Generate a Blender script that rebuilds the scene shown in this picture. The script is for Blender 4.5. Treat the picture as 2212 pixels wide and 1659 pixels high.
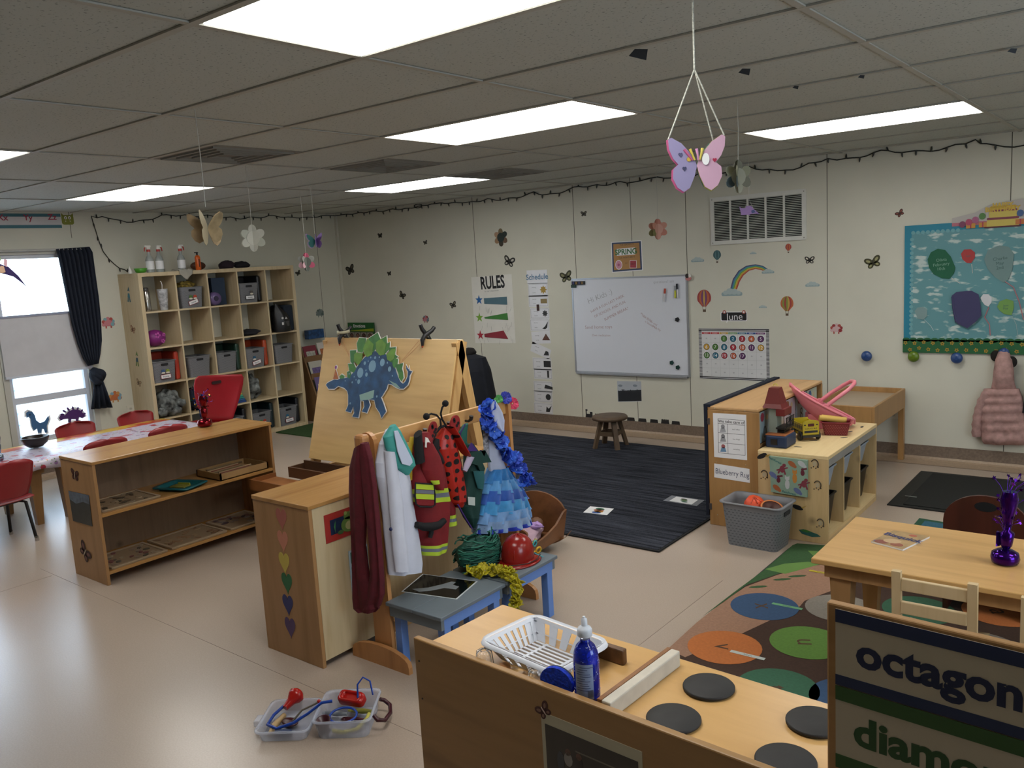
import bpy, bmesh, math, random
from mathutils import Vector, Matrix, Euler
PI = math.pi
for o in list(bpy.data.objects): bpy.data.objects.remove(o)
SC = bpy.context.scene; COL = SC.collection
random.seed(7)
# ---------------------------------------------------------------- camera
CAM = Vector((2.10275939, -1.35976067, 1.74221928)); FPX = 1810.67584
RX = Vector((0.78723, 0.61388, -0.05853)); RY = Vector((-0.04492, 0.15175, 0.9874)); RF = Vector((-0.61502, 0.77468, -0.14703))
cd = bpy.data.cameras.new('camera'); co = bpy.data.objects.new('camera', cd); COL.objects.link(co)
cm = Matrix((RX, RY, -RF)).transposed().to_4x4(); cm.translation = CAM; co.matrix_world = cm
cd.sensor_width = 36.0; cd.lens = FPX / 2212 * 36; cd.clip_start = 0.02; cd.clip_end = 200
SC.camera = co
# ---------------------------------------------------------------- light and exposure
SC.view_settings.view_transform = 'Standard'; SC.view_settings.look = 'None'; SC.view_settings.gamma = 1
SC.view_settings.use_curve_mapping = False; SC.view_settings.exposure = 0.35
W = bpy.data.worlds.new('sky'); SC.world = W; W.use_nodes = True
wn = W.node_tree; bg = wn.nodes['Background']; bg.inputs[0].default_value = (0.62, 0.80, 1.0, 1); bg.inputs[1].default_value = 6.0
PANEL_STRENGTH = 8.5
XA, YB, XR, YF, H = -6.063, 5.627, 4.6, -4.2, 2.42

def area(name, loc, rot, sx, sy, power, col):
    l = bpy.data.lights.new(name, 'AREA'); l.shape = 'RECTANGLE'; l.size = sx; l.size_y = sy; l.energy = power; l.color = col
    o = bpy.data.objects.new(name, l); COL.objects.link(o); o.location = loc; o.rotation_euler = rot; l.cycles.is_portal = True; return o
# daylight that comes in through the windows (window wall on the left, plus an unseen opening added on the right for its light)
area('daylight_left', (XA - 0.1, 1.09, 1.19), (0, -PI / 2, 0), 1.7, .74, 1, (1, 1, 1)); area('daylight_left_far', (XA - 0.1, 2.05, 1.19), (0, -PI / 2, 0), 1.7, .70, 1, (1, 1, 1))
area('added_daylight_right', (XR + 0.1, 0.9, 1.4), (0, PI / 2, 0), 1.2, 1.8, 1, (1, 1, 1))

# ---------------------------------------------------------------- materials
def lin(c):
    if isinstance(c, str):
        c = c.lstrip('#'); c = [int(c[i:i + 2], 16) / 255 for i in (0, 2, 4)]
    return tuple(((x + 0.055) / 1.055) ** 2.4 if x > 0.04045 else x / 12.92 for x in c[:3]) + (1,)
MATS = {}
def N(nt, t, **k):
    n = nt.nodes.new('ShaderNode' + t)
    for a, b in k.items():
        if a.startswith('i_'): n.inputs[a[2:].replace('_', ' ')].default_value = b
        else: setattr(n, a, b)
    return n
def mat(col, rough=0.55, metal=0.0, var=0.0, scale=8.0, name=None, bump=0.0, trans=0.0, alpha=1.0, emit=0.0, spec=None, sheen=0, sss=0):
    key = (str(col), rough, metal, var, scale, bump, trans, alpha, emit, name)
    if key in MATS: return MATS[key]
    m = bpy.data.materials.new(name or 'surface_' + str(col).strip('#')); m.use_nodes = True; nt = m.node_tree
    b = nt.nodes['Principled BSDF']; c = lin(col)
    b.inputs['Base Color'].default_value = c; b.inputs['Roughness'].default_value = rough; b.inputs['Metallic'].default_value = metal
    if spec is not None: b.inputs['Specular IOR Level'].default_value = spec
    if trans: b.inputs['Transmission Weight'].default_value = trans
    if alpha < 1: b.inputs['Alpha'].default_value = alpha
    if emit: b.inputs['Emission Color'].default_value = c; b.inputs['Emission Strength'].default_value = emit
    if sheen: b.inputs['Sheen Weight'].default_value = sheen
    tc = N(nt, 'TexCoord'); no = N(nt, 'TexNoise', i_Scale=scale, i_Detail=4.0)
    nt.links.new(tc.outputs['Object'], no.inputs['Vector'])
    v = var if var else 0.06
    mx = N(nt, 'MixRGB', blend_type='MULTIPLY'); mx.inputs[0].default_value = 1; mx.inputs[1].default_value = c
    mr = N(nt, 'MapRange'); mr.inputs[1].default_value = 0.3; mr.inputs[2].default_value = 0.7; mr.inputs[3].default_value = 1 - v; mr.inputs[4].default_value = 1 + v * 0.4
    nt.links.new(no.outputs[0], mr.inputs[0]); nt.links.new(mr.outputs[0], mx.inputs[2]); nt.links.new(mx.outputs[0], b.inputs['Base Color'])
    if bump:
        bp = N(nt, 'Bump', i_Strength=bump, i_Distance=0.01); nt.links.new(no.outputs[0], bp.inputs['Height']); nt.links.new(bp.outputs[0], b.inputs['Normal'])
    MATS[key] = m; return m
def wood(name, light, dark, axis='y', scale=1.0, rough=0.42, knots=0.0, strength=1.0):
    key = ('wood', name)
    if key in MATS: return MATS[key]
    m = bpy.data.materials.new(name); m.use_nodes = True; nt = m.node_tree; L = nt.links.new
    b = nt.nodes['Principled BSDF']; b.inputs['Roughness'].default_value = rough
    tc = N(nt, 'TexCoord'); mp = N(nt, 'Mapping'); s = {'x': (0.5, 5, 5), 'y': (5, 0.5, 5), 'z': (5, 5, 0.5)}[axis]
    mp.inputs['Scale'].default_value = [q * scale for q in s]; L(tc.outputs['Object'], mp.inputs[0])
    n1 = N(nt, 'TexNoise', i_Scale=1.2, i_Detail=3.0, i_Distortion=1.2); n2 = N(nt, 'TexNoise', i_Scale=9.0, i_Detail=6.0)
    L(mp.outputs[0], n1.inputs[0]); L(mp.outputs[0], n2.inputs[0])
    wv = N(nt, 'Math', operation='MULTIPLY'); wv.inputs[1].default_value = 9.0; L(n1.outputs[0], wv.inputs[0])
    sn = N(nt, 'Math', operation='SINE'); L(wv.outputs[0], sn.inputs[0])
    ab = N(nt, 'Math', operation='MULTIPLY_ADD'); ab.inputs[1].default_value = 0.28; ab.inputs[2].default_value = 0.35; L(sn.outputs[0], ab.inputs[0])
    ad = N(nt, 'Math', operation='MULTIPLY_ADD'); ad.inputs[1].default_value = 0.5; L(n2.outputs[0], ad.inputs[0]); L(ab.outputs[0], ad.inputs[2])
    r = N(nt, 'ValToRGB'); r.color_ramp.elements[0].color = lin(light); r.color_ramp.elements[1].color = lin(dark)
    r.color_ramp.elements[0].position = 0.30; r.color_ramp.elements[1].position = 0.3 + 0.75 / strength; L(ad.outputs[0], r.inputs[0])
    out = r.outputs[0]
    if knots:
        vo = N(nt, 'TexVoronoi', i_Scale=knots); k = N(nt, 'MapRange'); k.inputs[1].default_value = 0.0; k.inputs[2].default_value = 0.10; k.inputs[3].default_value = 0.45; k.inputs[4].default_value = 1.0
        L(tc.outputs['Object'], vo.inputs[0]); L(vo.outputs[0], k.inputs[0])
        mx = N(nt, 'MixRGB', blend_type='MULTIPLY'); mx.inputs[0].default_value = 1; L(out, mx.inputs[1]); L(k.outputs[0], mx.inputs[2]); out = mx.outputs[0]
    L(out, b.inputs['Base Color']); MATS[key] = m; return m
# a few materials used everywhere
PLY = wood('birch_plywood', '#a98054', '#87602f', 'z', 0.9, 0.38)
PLYT = wood('birch_plywood_top', '#b58850', '#8f6433', 'y', 0.9, 0.25)
PLYX = wood('maple_plywood_x', '#cfa468', '#ae8048', 'x', 0.8, 0.3)
PLYD = wood('plywood_back', '#8f7a66', '#6d5a4a', 'z', 1.1, 0.5, knots=3.2)
PALE = wood('pale_plywood', '#cbb791', '#ab9163', 'z', 1.0, 0.45, knots=4)
PINE = wood('pine_wood', '#c9ac7c', '#a88858', 'z', 1.2, 0.5, knots=3)
PINEY = wood('pine_wood_y', '#e0c694', '#c8a66c', 'y', 1.2, 0.5)
EDGE = mat('#8a5a30', 0.5, var=0.2, scale=60, name='plywood_edge')
WHITE = mat('#e8e6e0', 0.5); BLACK = mat('#101012', 0.5); PAPER = mat('#e9e9ea', 0.35)

# ---------------------------------------------------------------- geometry helpers
def ray(u, v):
    return RX * ((u - 1106) / FPX) + RY * (-(v - 829.5) / FPX) + RF
def Z(u, v, z=0.0):
    d = ray(u, v); return CAM + d * ((z - CAM.z) / d.z)
class F:                                            # a flat frame in the room: origin, two axes and the normal
    def __init__(s, o, u, v):
        s.o = Vector(o); s.u = Vector(u).normalized(); s.v = Vector(v).normalized(); s.n = s.u.cross(s.v).normalized()
    def P(s, x, y, z=0.0): return s.o + s.u * x + s.v * y + s.n * z
    def q(s, a, b):                                 # where a sight line meets the plane of the frame
        d = ray(a, b); p = CAM + d * ((s.o - CAM).dot(s.n) / d.dot(s.n)) - s.o
        return (p.dot(s.u), p.dot(s.v))
    def qs(s, L): return [s.q(*p) for p in L]
FB = F((0, YB, 0), (1, 0, 0), (0, 0, 1)); FA = F((XA, 0, 0), (0, 1, 0), (0, 0, 1)); FF = F((0, 0, 0), (1, 0, 0), (0, 1, 0))
def circ(cx, cy, rx, ry=None, n=24, a0=0.0, a1=2 * PI):
    ry = rx if ry is None else ry; full = abs(a1 - a0 - 2 * PI) < 1e-6
    return [(cx + rx * math.cos(a0 + (a1 - a0) * i / (n if full else n - 1)), cy + ry * math.sin(a0 + (a1 - a0) * i / (n if full else n - 1))) for i in range(n)]
def rect(x0, y0, x1, y1): return [(x0, y0), (x1, y0), (x1, y1), (x0, y1)]
def rrect(x0, y0, x1, y1, r=0.01, k=4):
    p = []
    for cx, cy, a in ((x1 - r, y1 - r, 0), (x0 + r, y1 - r, PI / 2), (x0 + r, y0 + r, PI), (x1 - r, y0 + r, 1.5 * PI)):
        p += [(cx + r * math.cos(a + PI / 2 * i / k), cy + r * math.sin(a + PI / 2 * i / k)) for i in range(k + 1)]
    return p
def rot2(P, a, c=(0, 0)): return [(c[0] + (x - c[0]) * math.cos(a) - (y - c[1]) * math.sin(a), c[1] + (x - c[0]) * math.sin(a) + (y - c[1]) * math.cos(a)) for x, y in P]
def star(cx, cy, r, k=5, q=0.4, a=PI / 2): return [(cx + (r if i % 2 == 0 else r * q) * math.cos(a + i * PI / k), cy + (r if i % 2 == 0 else r * q) * math.sin(a + i * PI / k)) for i in range(2 * k)]
def heart(cx, cy, w, h):
    P = []
    for i in range(28):
        t = 2 * PI * i / 28; P.append((cx + w / 2 * math.sin(t) ** 3, cy + h / 2 * (13 * math.cos(t) - 5 * math.cos(2 * t) - 2 * math.cos(3 * t) - math.cos(4 * t)) / 15))
    return P
TXT = {}
def text_mesh(s, bold=0.0):
    k = (s, bold)
    if k not in TXT:
        c = bpy.data.curves.new('lettering', 'FONT'); c.body = s; c.size = 1; c.resolution_u = 3; c.offset = bold
        o = bpy.data.objects.new('lettering', c); COL.objects.link(o)
        dg = bpy.context.evaluated_depsgraph_get(); dg.update(); me = bpy.data.meshes.new_from_object(o.evaluated_get(dg))
        V = [v.co.copy() for v in me.vertices]; P = [tuple(p.vertices) for p in me.polygons]
        bpy.data.objects.remove(o); bpy.data.curves.remove(c); bpy.data.meshes.remove(me)
        if V:
            x0 = min(v.x for v in V); x1 = max(v.x for v in V)
            V = [Vector((v.x - x0, v.y, 0)) for v in V]; w = x1 - x0
        else: w = 0
        TXT[k] = (V, P, w)
    return TXT[k]
class MB:                                           # collects shapes, builds ONE mesh object
    def __init__(s): s.v = []; s.f = []; s.m = []; s.mats = []; s.sm = []
    def mi(s, m):
        if m not in s.mats: s.mats.append(m)
        return s.mats.index(m)
    def add(s, V, P, m, smooth=False):
        b = len(s.v); s.v += [Vector(v) for v in V]; k = s.mi(m)
        for p in P: s.f.append(tuple(b + i for i in p)); s.m.append(k); s.sm.append(smooth)
        return s
    def box(s, a, b, m, bev=0.0, M=None):
        x0, y0, z0 = a; x1, y1, z1 = b
        if bev:
            bm = bmesh.new(); bmesh.ops.create_cube(bm, size=1)
            for v in bm.verts: v.co = Vector(((x0 + x1) / 2 + v.co.x * (x1 - x0), (y0 + y1) / 2 + v.co.y * (y1 - y0), (z0 + z1) / 2 + v.co.z * (z1 - z0)))
            bmesh.ops.bevel(bm, geom=bm.edges[:] + bm.verts[:], offset=bev, segments=2, affect='EDGES', profile=0.5)
            V = [v.co.copy() for v in bm.verts]; P = [[v.index for v in f.verts] for f in bm.faces]; bm.free()
        else:
            V = [Vector(q) for q in ((x0, y0, z0), (x1, y0, z0), (x1, y1, z0), (x0, y1, z0), (x0, y0, z1), (x1, y0, z1), (x1, y1, z1), (x0, y1, z1))]
            P = [(0, 3, 2, 1), (4, 5, 6, 7), (0, 1, 5, 4), (1, 2, 6, 5), (2, 3, 7, 6), (3, 0, 4, 7)]
        if M: V = [M @ v for v in V]
        return s.add(V, P, m)
    def plate(s, pts, fr, t, m, z0=0.0, edge=None):
        n = len(pts); a = sum(pts[i][0] * pts[(i + 1) % n][1] - pts[(i + 1) % n][0] * pts[i][1] for i in range(n))
        if a < 0: pts = pts[::-1]
        V = [fr.P(x, y, z0 + t) for x, y in pts] + [fr.P(x, y, z0) for x, y in pts]
        s.add(V, [tuple(range(n)), tuple(range(2 * n - 1, n - 1, -1))], m)
        return s.add(V, [(i, i + n, (i + 1) % n + n, (i + 1) % n) for i in range(n)], edge or m)
    def frame(s, x0, y0, x1, y1, w, fr, t, m, z0=0.0):
        for r in ((x0, y0, x1, y0 + w), (x0, y1 - w, x1, y1), (x0, y0 + w, x0 + w, y1 - w), (x1 - w, y0 + w, x1, y1 - w)): s.plate(rect(*r), fr, t, m, z0)
        return s
    def text(s, st, fr, x, y, h, m, z0=0.001, rot=0.0, bold=0.0, al='c', wid=None, t=0.0):
        V, P, w = text_mesh(st, bold); k = h / 0.7; kx = wid / w if wid else k; W_ = w * kx; dx = {'c': -W_ / 2, 'l': 0, 'r': -W_}[al]; c, q = math.cos(rot), math.sin(rot)
        pp = [((v.x * kx + dx), (v.y - 0.33) * k) for v in V]
        s.add([fr.P(x + a * c - b * q, y + a * q + b * c, z0 + t) for a, b in pp], P, m)
        return s
    def tube(s, pts, r, m, seg=8, closed=False, cap=True):
        pts = [Vector(p) for p in pts]; n = len(pts); R = r if isinstance(r, (list, tuple)) else [r] * n; rings = []; up = None
        for i, p in enumerate(pts):
            a = pts[(i - 1) % n] if closed or i else p; b = pts[(i + 1) % n] if closed or i < n - 1 else p; t = (b - a)
            t = t.normalized() if t.length > 1e-9 else Vector((0, 0, 1))
            if up is None: up = Vector((0, 0, 1)) if abs(t.z) < 0.9 else Vector((1, 0, 0))
            e = (up - t * up.dot(t)); e = e.normalized() if e.length > 1e-6 else t.orthogonal().normalized(); f = t.cross(e); up = e
            rings.append([p + (e * math.cos(2 * PI * j / seg) + f * math.sin(2 * PI * j / seg)) * R[i] for j in range(seg)])
        return s.loft(rings, m, cap and not closed, closed)
    def loft(s, rings, m, cap=True, closed=False, smooth=True):
        n = len(rings); k = len(rings[0]); V = [v for r in rings for v in r]; P = []
        for i in range(n if closed else n - 1):
            a = i * k; b = ((i + 1) % n) * k
            P += [(a + j, a + (j + 1) % k, b + (j + 1) % k, b + j) for j in range(k)]
        s.add(V, P, m, smooth)
        if cap: s.add(rings[0], [tuple(range(k))[::-1]], m); s.add(rings[-1], [tuple(range(k))], m)
        return s
    def lathe(s, prof, o, m, seg=24, ax=(0, 0, 1), cap=True, sx=1.0, sy=1.0):
        ax = Vector(ax).normalized(); o = Vector(o); e = ax.orthogonal().normalized() if abs(ax.z) < 0.99 else Vector((1, 0, 0)); f = ax.cross(e)
        return s.loft([[o + ax * z + (e * math.cos(2 * PI * j / seg) * sx + f * math.sin(2 * PI * j / seg) * sy) * r for j in range(seg)] for r, z in prof], m, cap)
    def ell(s, c, r, m, M=None, seg=14, rg=8):
        c = Vector(c); rings = []
        for i in range(rg + 1):
            a = -PI / 2 + PI * i / rg; rr = max(math.cos(a), 0.02)
            ring = [Vector((r[0] * rr * math.cos(2 * PI * j / seg), r[1] * rr * math.sin(2 * PI * j / seg), r[2] * math.sin(a))) for j in range(seg)]
            rings.append([c + (M @ v if M else v) for v in ring])
        return s.loft(rings, m)
    def grid(s, G, m, smooth=True, t=0.0):
        r = len(G); c = len(G[0]); V = [p for row in G for p in row]
        P = [(i * c + j, i * c + j + 1, (i + 1) * c + j + 1, (i + 1) * c + j) for i in range(r - 1) for j in range(c - 1)]
        if not t: return s.add(V, P, m, smooth)
        Nn = []
        for i in range(r):
            for j in range(c):
                a = Vector(G[min(i + 1, r - 1)][j]) - Vector(G[max(i - 1, 0)][j]); b = Vector(G[i][min(j + 1, c - 1)]) - Vector(G[i][max(j - 1, 0)]); n = b.cross(a); Nn.append(n.normalized() if n.length > 1e-9 else Vector((0, 0, 1)))
        V2 = [Vector(v) - n * t for v, n in zip(V, Nn)]; K = r * c
        B = [j for j in range(c)] + [i * c + c - 1 for i in range(1, r)] + [(r - 1) * c + j for j in range(c - 2, -1, -1)] + [i * c for i in range(r - 2, 0, -1)]
        P2 = P + [tuple(K + i for i in p[::-1]) for p in P] + [(B[i], B[(i + 1) % len(B)], K + B[(i + 1) % len(B)], K + B[i]) for i in range(len(B))]
        return s.add(V + V2, P2, m, smooth)
ROOT = {}
def wm(o): return ROOT.get(o.name, Matrix.Identity(4))
def obj(name, mb, parent=None, label=None):
    inv = wm(parent).inverted() if parent else Matrix.Identity(4)
    me = bpy.data.meshes.new(name); me.from_pydata([inv @ v for v in mb.v], [], mb.f)
    for m in mb.mats: me.materials.append(m)
    me.polygons.foreach_set('material_index', mb.m); me.polygons.foreach_set('use_smooth', mb.sm); me.validate(); me.update()
    bm = bmesh.new(); bm.from_mesh(me); bmesh.ops.recalc_face_normals(bm, faces=bm.faces); bm.to_mesh(me); bm.free()
    o = bpy.data.objects.new(name, me); COL.objects.link(o)
    if parent: o.parent = parent; ROOT[o.name] = wm(parent)
    if label: o['label'] = label
    return o
def tag(o, label, cat, group=None, kind=None):
    if label: o['label'] = label
    if cat: o['category'] = cat
    if group: o['group'] = group
    if kind: o['kind'] = kind
    return o
def thing(name, label, cat, loc=(0, 0, 0), rz=0.0, group=None):
    o = bpy.data.objects.new(name, None); COL.objects.link(o); o.location = loc; o.rotation_euler = (0, 0, rz); o.empty_display_size = 0.05
    ROOT[o.name] = Matrix.Translation(Vector(loc)) @ Matrix.Rotation(rz, 4, 'Z'); return tag(o, label, cat, group)
def one(name, mb, label, cat, group=None):          # a thing that is one mesh, its origin moved to its base
    lo = [min(v[i] for v in mb.v) for i in range(3)]; hi = [max(v[i] for v in mb.v) for i in range(3)]; c = Vector(((lo[0] + hi[0]) / 2, (lo[1] + hi[1]) / 2, lo[2]))
    mb.v = [v - c for v in mb.v]; o = obj(name, mb); o.location = c; return tag(o, label, cat, group)
def struct(name, mb): o = obj(name, mb); o['kind'] = 'structure'; return o
def dup(root, loc, rz=None, label=None, group=None):
    r = root.copy(); COL.objects.link(r); r.location = loc
    if rz is not None: r.rotation_euler = (0, 0, rz)
    if label: r['label'] = label
    if group: r['group'] = group
    def kids(a, b):
        for ch in [c for c in a.children]:
            d = ch.copy(); COL.objects.link(d); d.parent = b; kids(ch, d)
    kids(root, r); return r
# ================================================================ the room
def floor_mat():
    m = bpy.data.materials.new('vinyl_floor'); m.use_nodes = True; nt = m.node_tree; L = nt.links.new; b = nt.nodes['Principled BSDF']
    b.inputs['Roughness'].default_value = 0.24; b.inputs['Specular IOR Level'].default_value = 0.6
    tc = N(nt, 'TexCoord'); a = N(nt, 'TexNoise', i_Scale=0.8, i_Detail=2.0); s = N(nt, 'TexNoise', i_Scale=160.0, i_Detail=2.0)
    L(tc.outputs['Object'], a.inputs[0]); L(tc.outputs['Object'], s.inputs[0])
    r = N(nt, 'ValToRGB'); r.color_ramp.elements[0].position = 0.1; r.color_ramp.elements[1].position = 0.9
    r.color_ramp.elements[0].color = lin('#a59486'); r.color_ramp.elements[1].color = lin('#b8a798'); L(a.outputs[0], r.inputs[0])
    k = N(nt, 'MapRange'); k.inputs[1].default_value = 0.35; k.inputs[2].default_value = 0.7; k.inputs[3].default_value = 0.93; k.inputs[4].default_value = 1.03; L(s.outputs[0], k.inputs[0])
    x = N(nt, 'MixRGB', blend_type='MULTIPLY'); x.inputs[0].default_value = 1; L(r.outputs[0], x.inputs[1]); L(k.outputs[0], x.inputs[2]); L(x.outputs[0], b.inputs['Base Color'])
    b.inputs['Roughness'].default_value = 0.27; return m
def tile_mat():
    m = bpy.data.materials.new('ceiling_tile'); m.use_nodes = True; nt = m.node_tree; L = nt.links.new; b = nt.nodes['Principled BSDF']; b.inputs['Roughness'].default_value = 0.9
    tc = N(nt, 'TexCoord'); s = N(nt, 'TexNoise', i_Scale=95.0, i_Detail=1.5); L(tc.outputs['Object'], s.inputs[0])
    k = N(nt, 'MapRange'); k.inputs[1].default_value = 0.28; k.inputs[2].default_value = 0.38; k.inputs[3].default_value = 0.45; k.inputs[4].default_value = 1.0; L(s.outputs[0], k.inputs[0])
    x = N(nt, 'MixRGB', blend_type='MULTIPLY'); x.inputs[0].default_value = 1; x.inputs[1].default_value = lin('#b3b8b2'); L(k.outputs[0], x.inputs[2]); L(x.outputs[0], b.inputs['Base Color']); return m
FLOOR = floor_mat(); TILE = tile_mat()
WALL = mat('#cccabb', 0.6, var=0.04, scale=3, name='wall_panel'); BAND = mat('#7a6a5c', 0.5, var=0.25, scale=70, name='cove_base_speckled'); BAND2 = mat('#a58f78', 0.4, var=0.15, scale=60, name='cove_base_floor_run')
struct('floor', MB().box((XA - .1, YF - .1, -.08), (XR + .1, YB + .1, 0), FLOOR))
struct('ceiling', MB().box((XA - .1, YF - .1, H), (XR + .1, YB + .1, H + .08), TILE))
g = MB(); TEE = mat('#a9a89e', 0.6, name='ceiling_grid_metal'); T4, T2 = 1.2192, 0.6096
n = -7
while n * T2 < YB:
    if n * T2 > YF: g.box((XA, n * T2 - .013, H - .007), (XR, n * T2 + .013, H - .001), TEE)
    n += 1
for i in range(-4, 4): g.box((i * T4 - .012, YF, H - .0065), (i * T4 + .012, YB, H - .0015), TEE)
struct('trim_1', g)
# walls; the left wall has two window openings
WIN = [(0.72, 1.46), (1.695, 2.40)]; WZ0, WZ1 = 0.34, 2.04
w = MB(); ys = [YF - .1, WIN[0][0], WIN[0][1], WIN[1][0], WIN[1][1], YB + .1]
for k in (0, 2, 4): w.box((XA - .12, ys[k], 0), (XA, ys[k + 1], H), WALL)
for k in (1, 3): w.box((XA - .12, ys[k], 0), (XA, ys[k + 1], WZ0), WALL); w.box((XA - .12, ys[k], WZ1), (XA, ys[k + 1], H), WALL)
struct('wall_left', w)
struct('wall_back', MB().box((XA - .12, YB, 0), (XR + .1, YB + .12, H), WALL))
struct('wall_front', MB().box((XA - .12, YF - .12, 0), (XR + .1, YF, H), mat('#6f6a5e', .7)))  # unseen wall, its colour kept dark to cut the light it bounces
w = MB()
for a, b, c, d in ((YF, 0, 0, H), (1.8, YB, 0, H), (0, 1.8, 0, .8), (0, 1.8, 2.0, H)): w.box((XR, a, c), (XR + .12, b, d), WALL)  # gap left here as an added opening that lets sky light in
struct('wall_right', w)
SEAM = mat('#5e5b50', 0.8, name='panel_seam')
g = MB()
for x in (-3.84, -2.55, -1.35, -0.11, 1.17): g.plate(rect(x - .003, .1, x + .003, H), FB, .0008, SEAM)
g.plate(rect(-1.913, .1, -1.908, H), FB, .0008, SEAM)
struct('trim_2', g)
g = MB()
for y in (5.30,): g.plate(rect(y - .0025, .1, y + .0025, H), FA, .0008, SEAM)
g.plate(rect(2.41, 2.18, 2.415, H), FA, .0008, SEAM)
struct('trim_3', g)
g = MB().box((XA, YB - .03, 0), (XA + .03, YB, H), WALL)
struct('trim_4', g)
def cove(name, A, B, inn):                          # speckled cove base curving out on to the floor
    A, B, inn = Vector(A), Vector(B), Vector(inn); d = B - A; g = MB()
    pr = [(.004, .118, BAND), (.005, .03, BAND), (.012, .014, BAND2), (.035, .006, BAND2), (.16, .0025, BAND2)]
    for (o0, z0, m0), (o1, z1, m1) in zip(pr, pr[1:]):
        g.add([A + inn * o0 + Vector((0, 0, z0)), B + inn * o0 + Vector((0, 0, z0)), B + inn * o1 + Vector((0, 0, z1)), A + inn * o1 + Vector((0, 0, z1))], [(0, 1, 2, 3)], m1)
    g.add([A + Vector((0, 0, .118)), B + Vector((0, 0, .118)), B + inn * .004 + Vector((0, 0, .118)), A + inn * .004 + Vector((0, 0, .118))], [(0, 1, 2, 3)], BAND)
    struct(name, g)
cove('baseboard_back', (XA, YB, 0), (XR, YB, 0), (0, -1, 0)); cove('baseboard_left', (XA, YF, 0), (XA, YB, 0), (1, 0, 0))
g = MB(); SM = mat('#7d6c5e', 0.6)
for a, b in (((-3.4, .72, 0), (.1, .66, 0)), ((.27, -1.2, 0), (.30, 2.6, 0)), ((-3.2, -1.1, 0), (-3.2, .70, 0))):
    g.tube([a, b], 0.0012, SM, 4)
struct('trim_5', g)
# windows
FRM = mat('#c9cdd6', 0.4, name='white_window_frame'); GLS = mat('#ffffff', 0.02, trans=1.0, name='window_glass', var=.001)
for k, (a, b) in enumerate(WIN):
    o = struct('window_%d' % (k + 1), MB().frame(a, WZ0, b, WZ1, .035, F((XA - .07, 0, 0), (0, 1, 0), (0, 0, 1)), .05, FRM))
    g = MB(); fr = F((XA - .06, 0, 0), (0, 1, 0), (0, 0, 1))
    g.plate(rect(a + .035, .70, b - .035, .76), fr, .035, FRM); g.plate(rect(a + .035, 1.46, b - .035, 1.50), fr, .03, FRM); obj('window_rail', g, o)
    gl = obj('window_pane', MB().plate(rect(a + .03, WZ0 + .03, b - .03, WZ1 - .03), fr, .004, GLS), o)
    cas = MB()
    fr2 = F((XA, 0, 0), (0, 1, 0), (0, 0, 1))
    cas.frame(a - .05, WZ0 - .05, b + .05, WZ1 + .05, .05, fr2, .012, mat('#bcbab0', .5)); obj('window_casing', cas, o)
# outside: ground and a pale neighbouring wall with siding
g = MB().box((-30, -14, -.6), (XA - .3, 22, -.5), mat('#9a9c98', .9)); struct('ground', g)
sid = MB()
SD = mat('#aebfd0', .8); SD2 = mat('#7d93ab', .8)
sid.box((-11.2, 1.4, -.5), (-11, 3.6, 1.15), SD)
for i in range(9): sid.box((-11.0, 1.4, -.4 + i * .17), (-10.985, 3.6, -.385 + i * .17), SD2)
one('shed_wall', sid, 'pale blue sided shed seen through the lower window pane', 'shed')
# translucent roller blind
bl = MB(); fr = F((XA + .03, 0, 0), (0, 1, 0), (0, 0, 1)); BL = mat('#c4c3c6', .8, name='blind_fabric'); BL.node_tree.nodes['Principled BSDF'].inputs['Transmission Weight'].default_value = 0
bt = thing('window_blind', 'pale fabric blind covering the middle of the window', 'blind', (XA + .03, 2.03, .95))
obj('blind_fabric', MB().plate(rect(1.66, .965, 2.43, 1.49), fr, .002, BL), bt); obj('bottom_rail', MB().box((XA + .026, 1.66, .945), (XA + .04, 2.43, .967), FRM), bt)
obj('top_rail', MB().box((XA + .026, 1.66, 1.485), (XA + .04, 2.43, 1.505), mat('#8d93a8', .5)), bt)
# ceiling lights
LITE = bpy.data.materials.new('light_diffuser'); LITE.use_nodes = True; LITE.node_tree.nodes.clear(); e = LITE.node_tree.nodes.new('ShaderNodeEmission'); oo = LITE.node_tree.nodes.new('ShaderNodeOutputMaterial')
e.inputs[0].default_value = (1.0, 0.985, 0.94, 1); e.inputs[1].default_value = PANEL_STRENGTH; LITE.node_tree.links.new(e.outputs[0], oo.inputs[0])
LP = [(0, 0, 'nearest the camera, cut off by the top edge of the photo'), (-1, 3, 'in the middle of the ceiling'), (0, 6, 'on the right, above the wall grille'), (-3, 6, 'near the room corner beside a ceiling vent'),
      (-4, 3, 'at the far left above the window wall'), (-3, 0, 'cut off by the left edge of the photo'), (2, 3, ''), (3, 6, ''), (3, 0, '')]
for i, n_, s in LP:
    x0, y0 = i * T4 + .012, n_ * T2 + .013
    t = thing('ceiling_light', 'bright ceiling light panel ' + (s or 'out of view behind the camera'), 'ceiling light', (x0 + .6, y0 + .29, H), 0, 'fluorescent panels in the ceiling')
    obj('diffuser', MB().box((x0 + .01, y0 + .01, H - .006), (x0 + T4 - .034, y0 + T2 - .036, H - .003), LITE), t)
    obj('light_frame', MB().frame(x0, y0, x0 + T4 - .024, y0 + T2 - .026, .011, F((0, 0, H), (0, 1, 0), (1, 0, 0)), .0062, mat('#e6e6e0', .4)) if 0 else MB().box((x0, y0, H - .0025), (x0 + T4 - .024, y0 + T2 - .026, H - .0005), mat('#e6e6e0', .4)), t)
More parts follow.
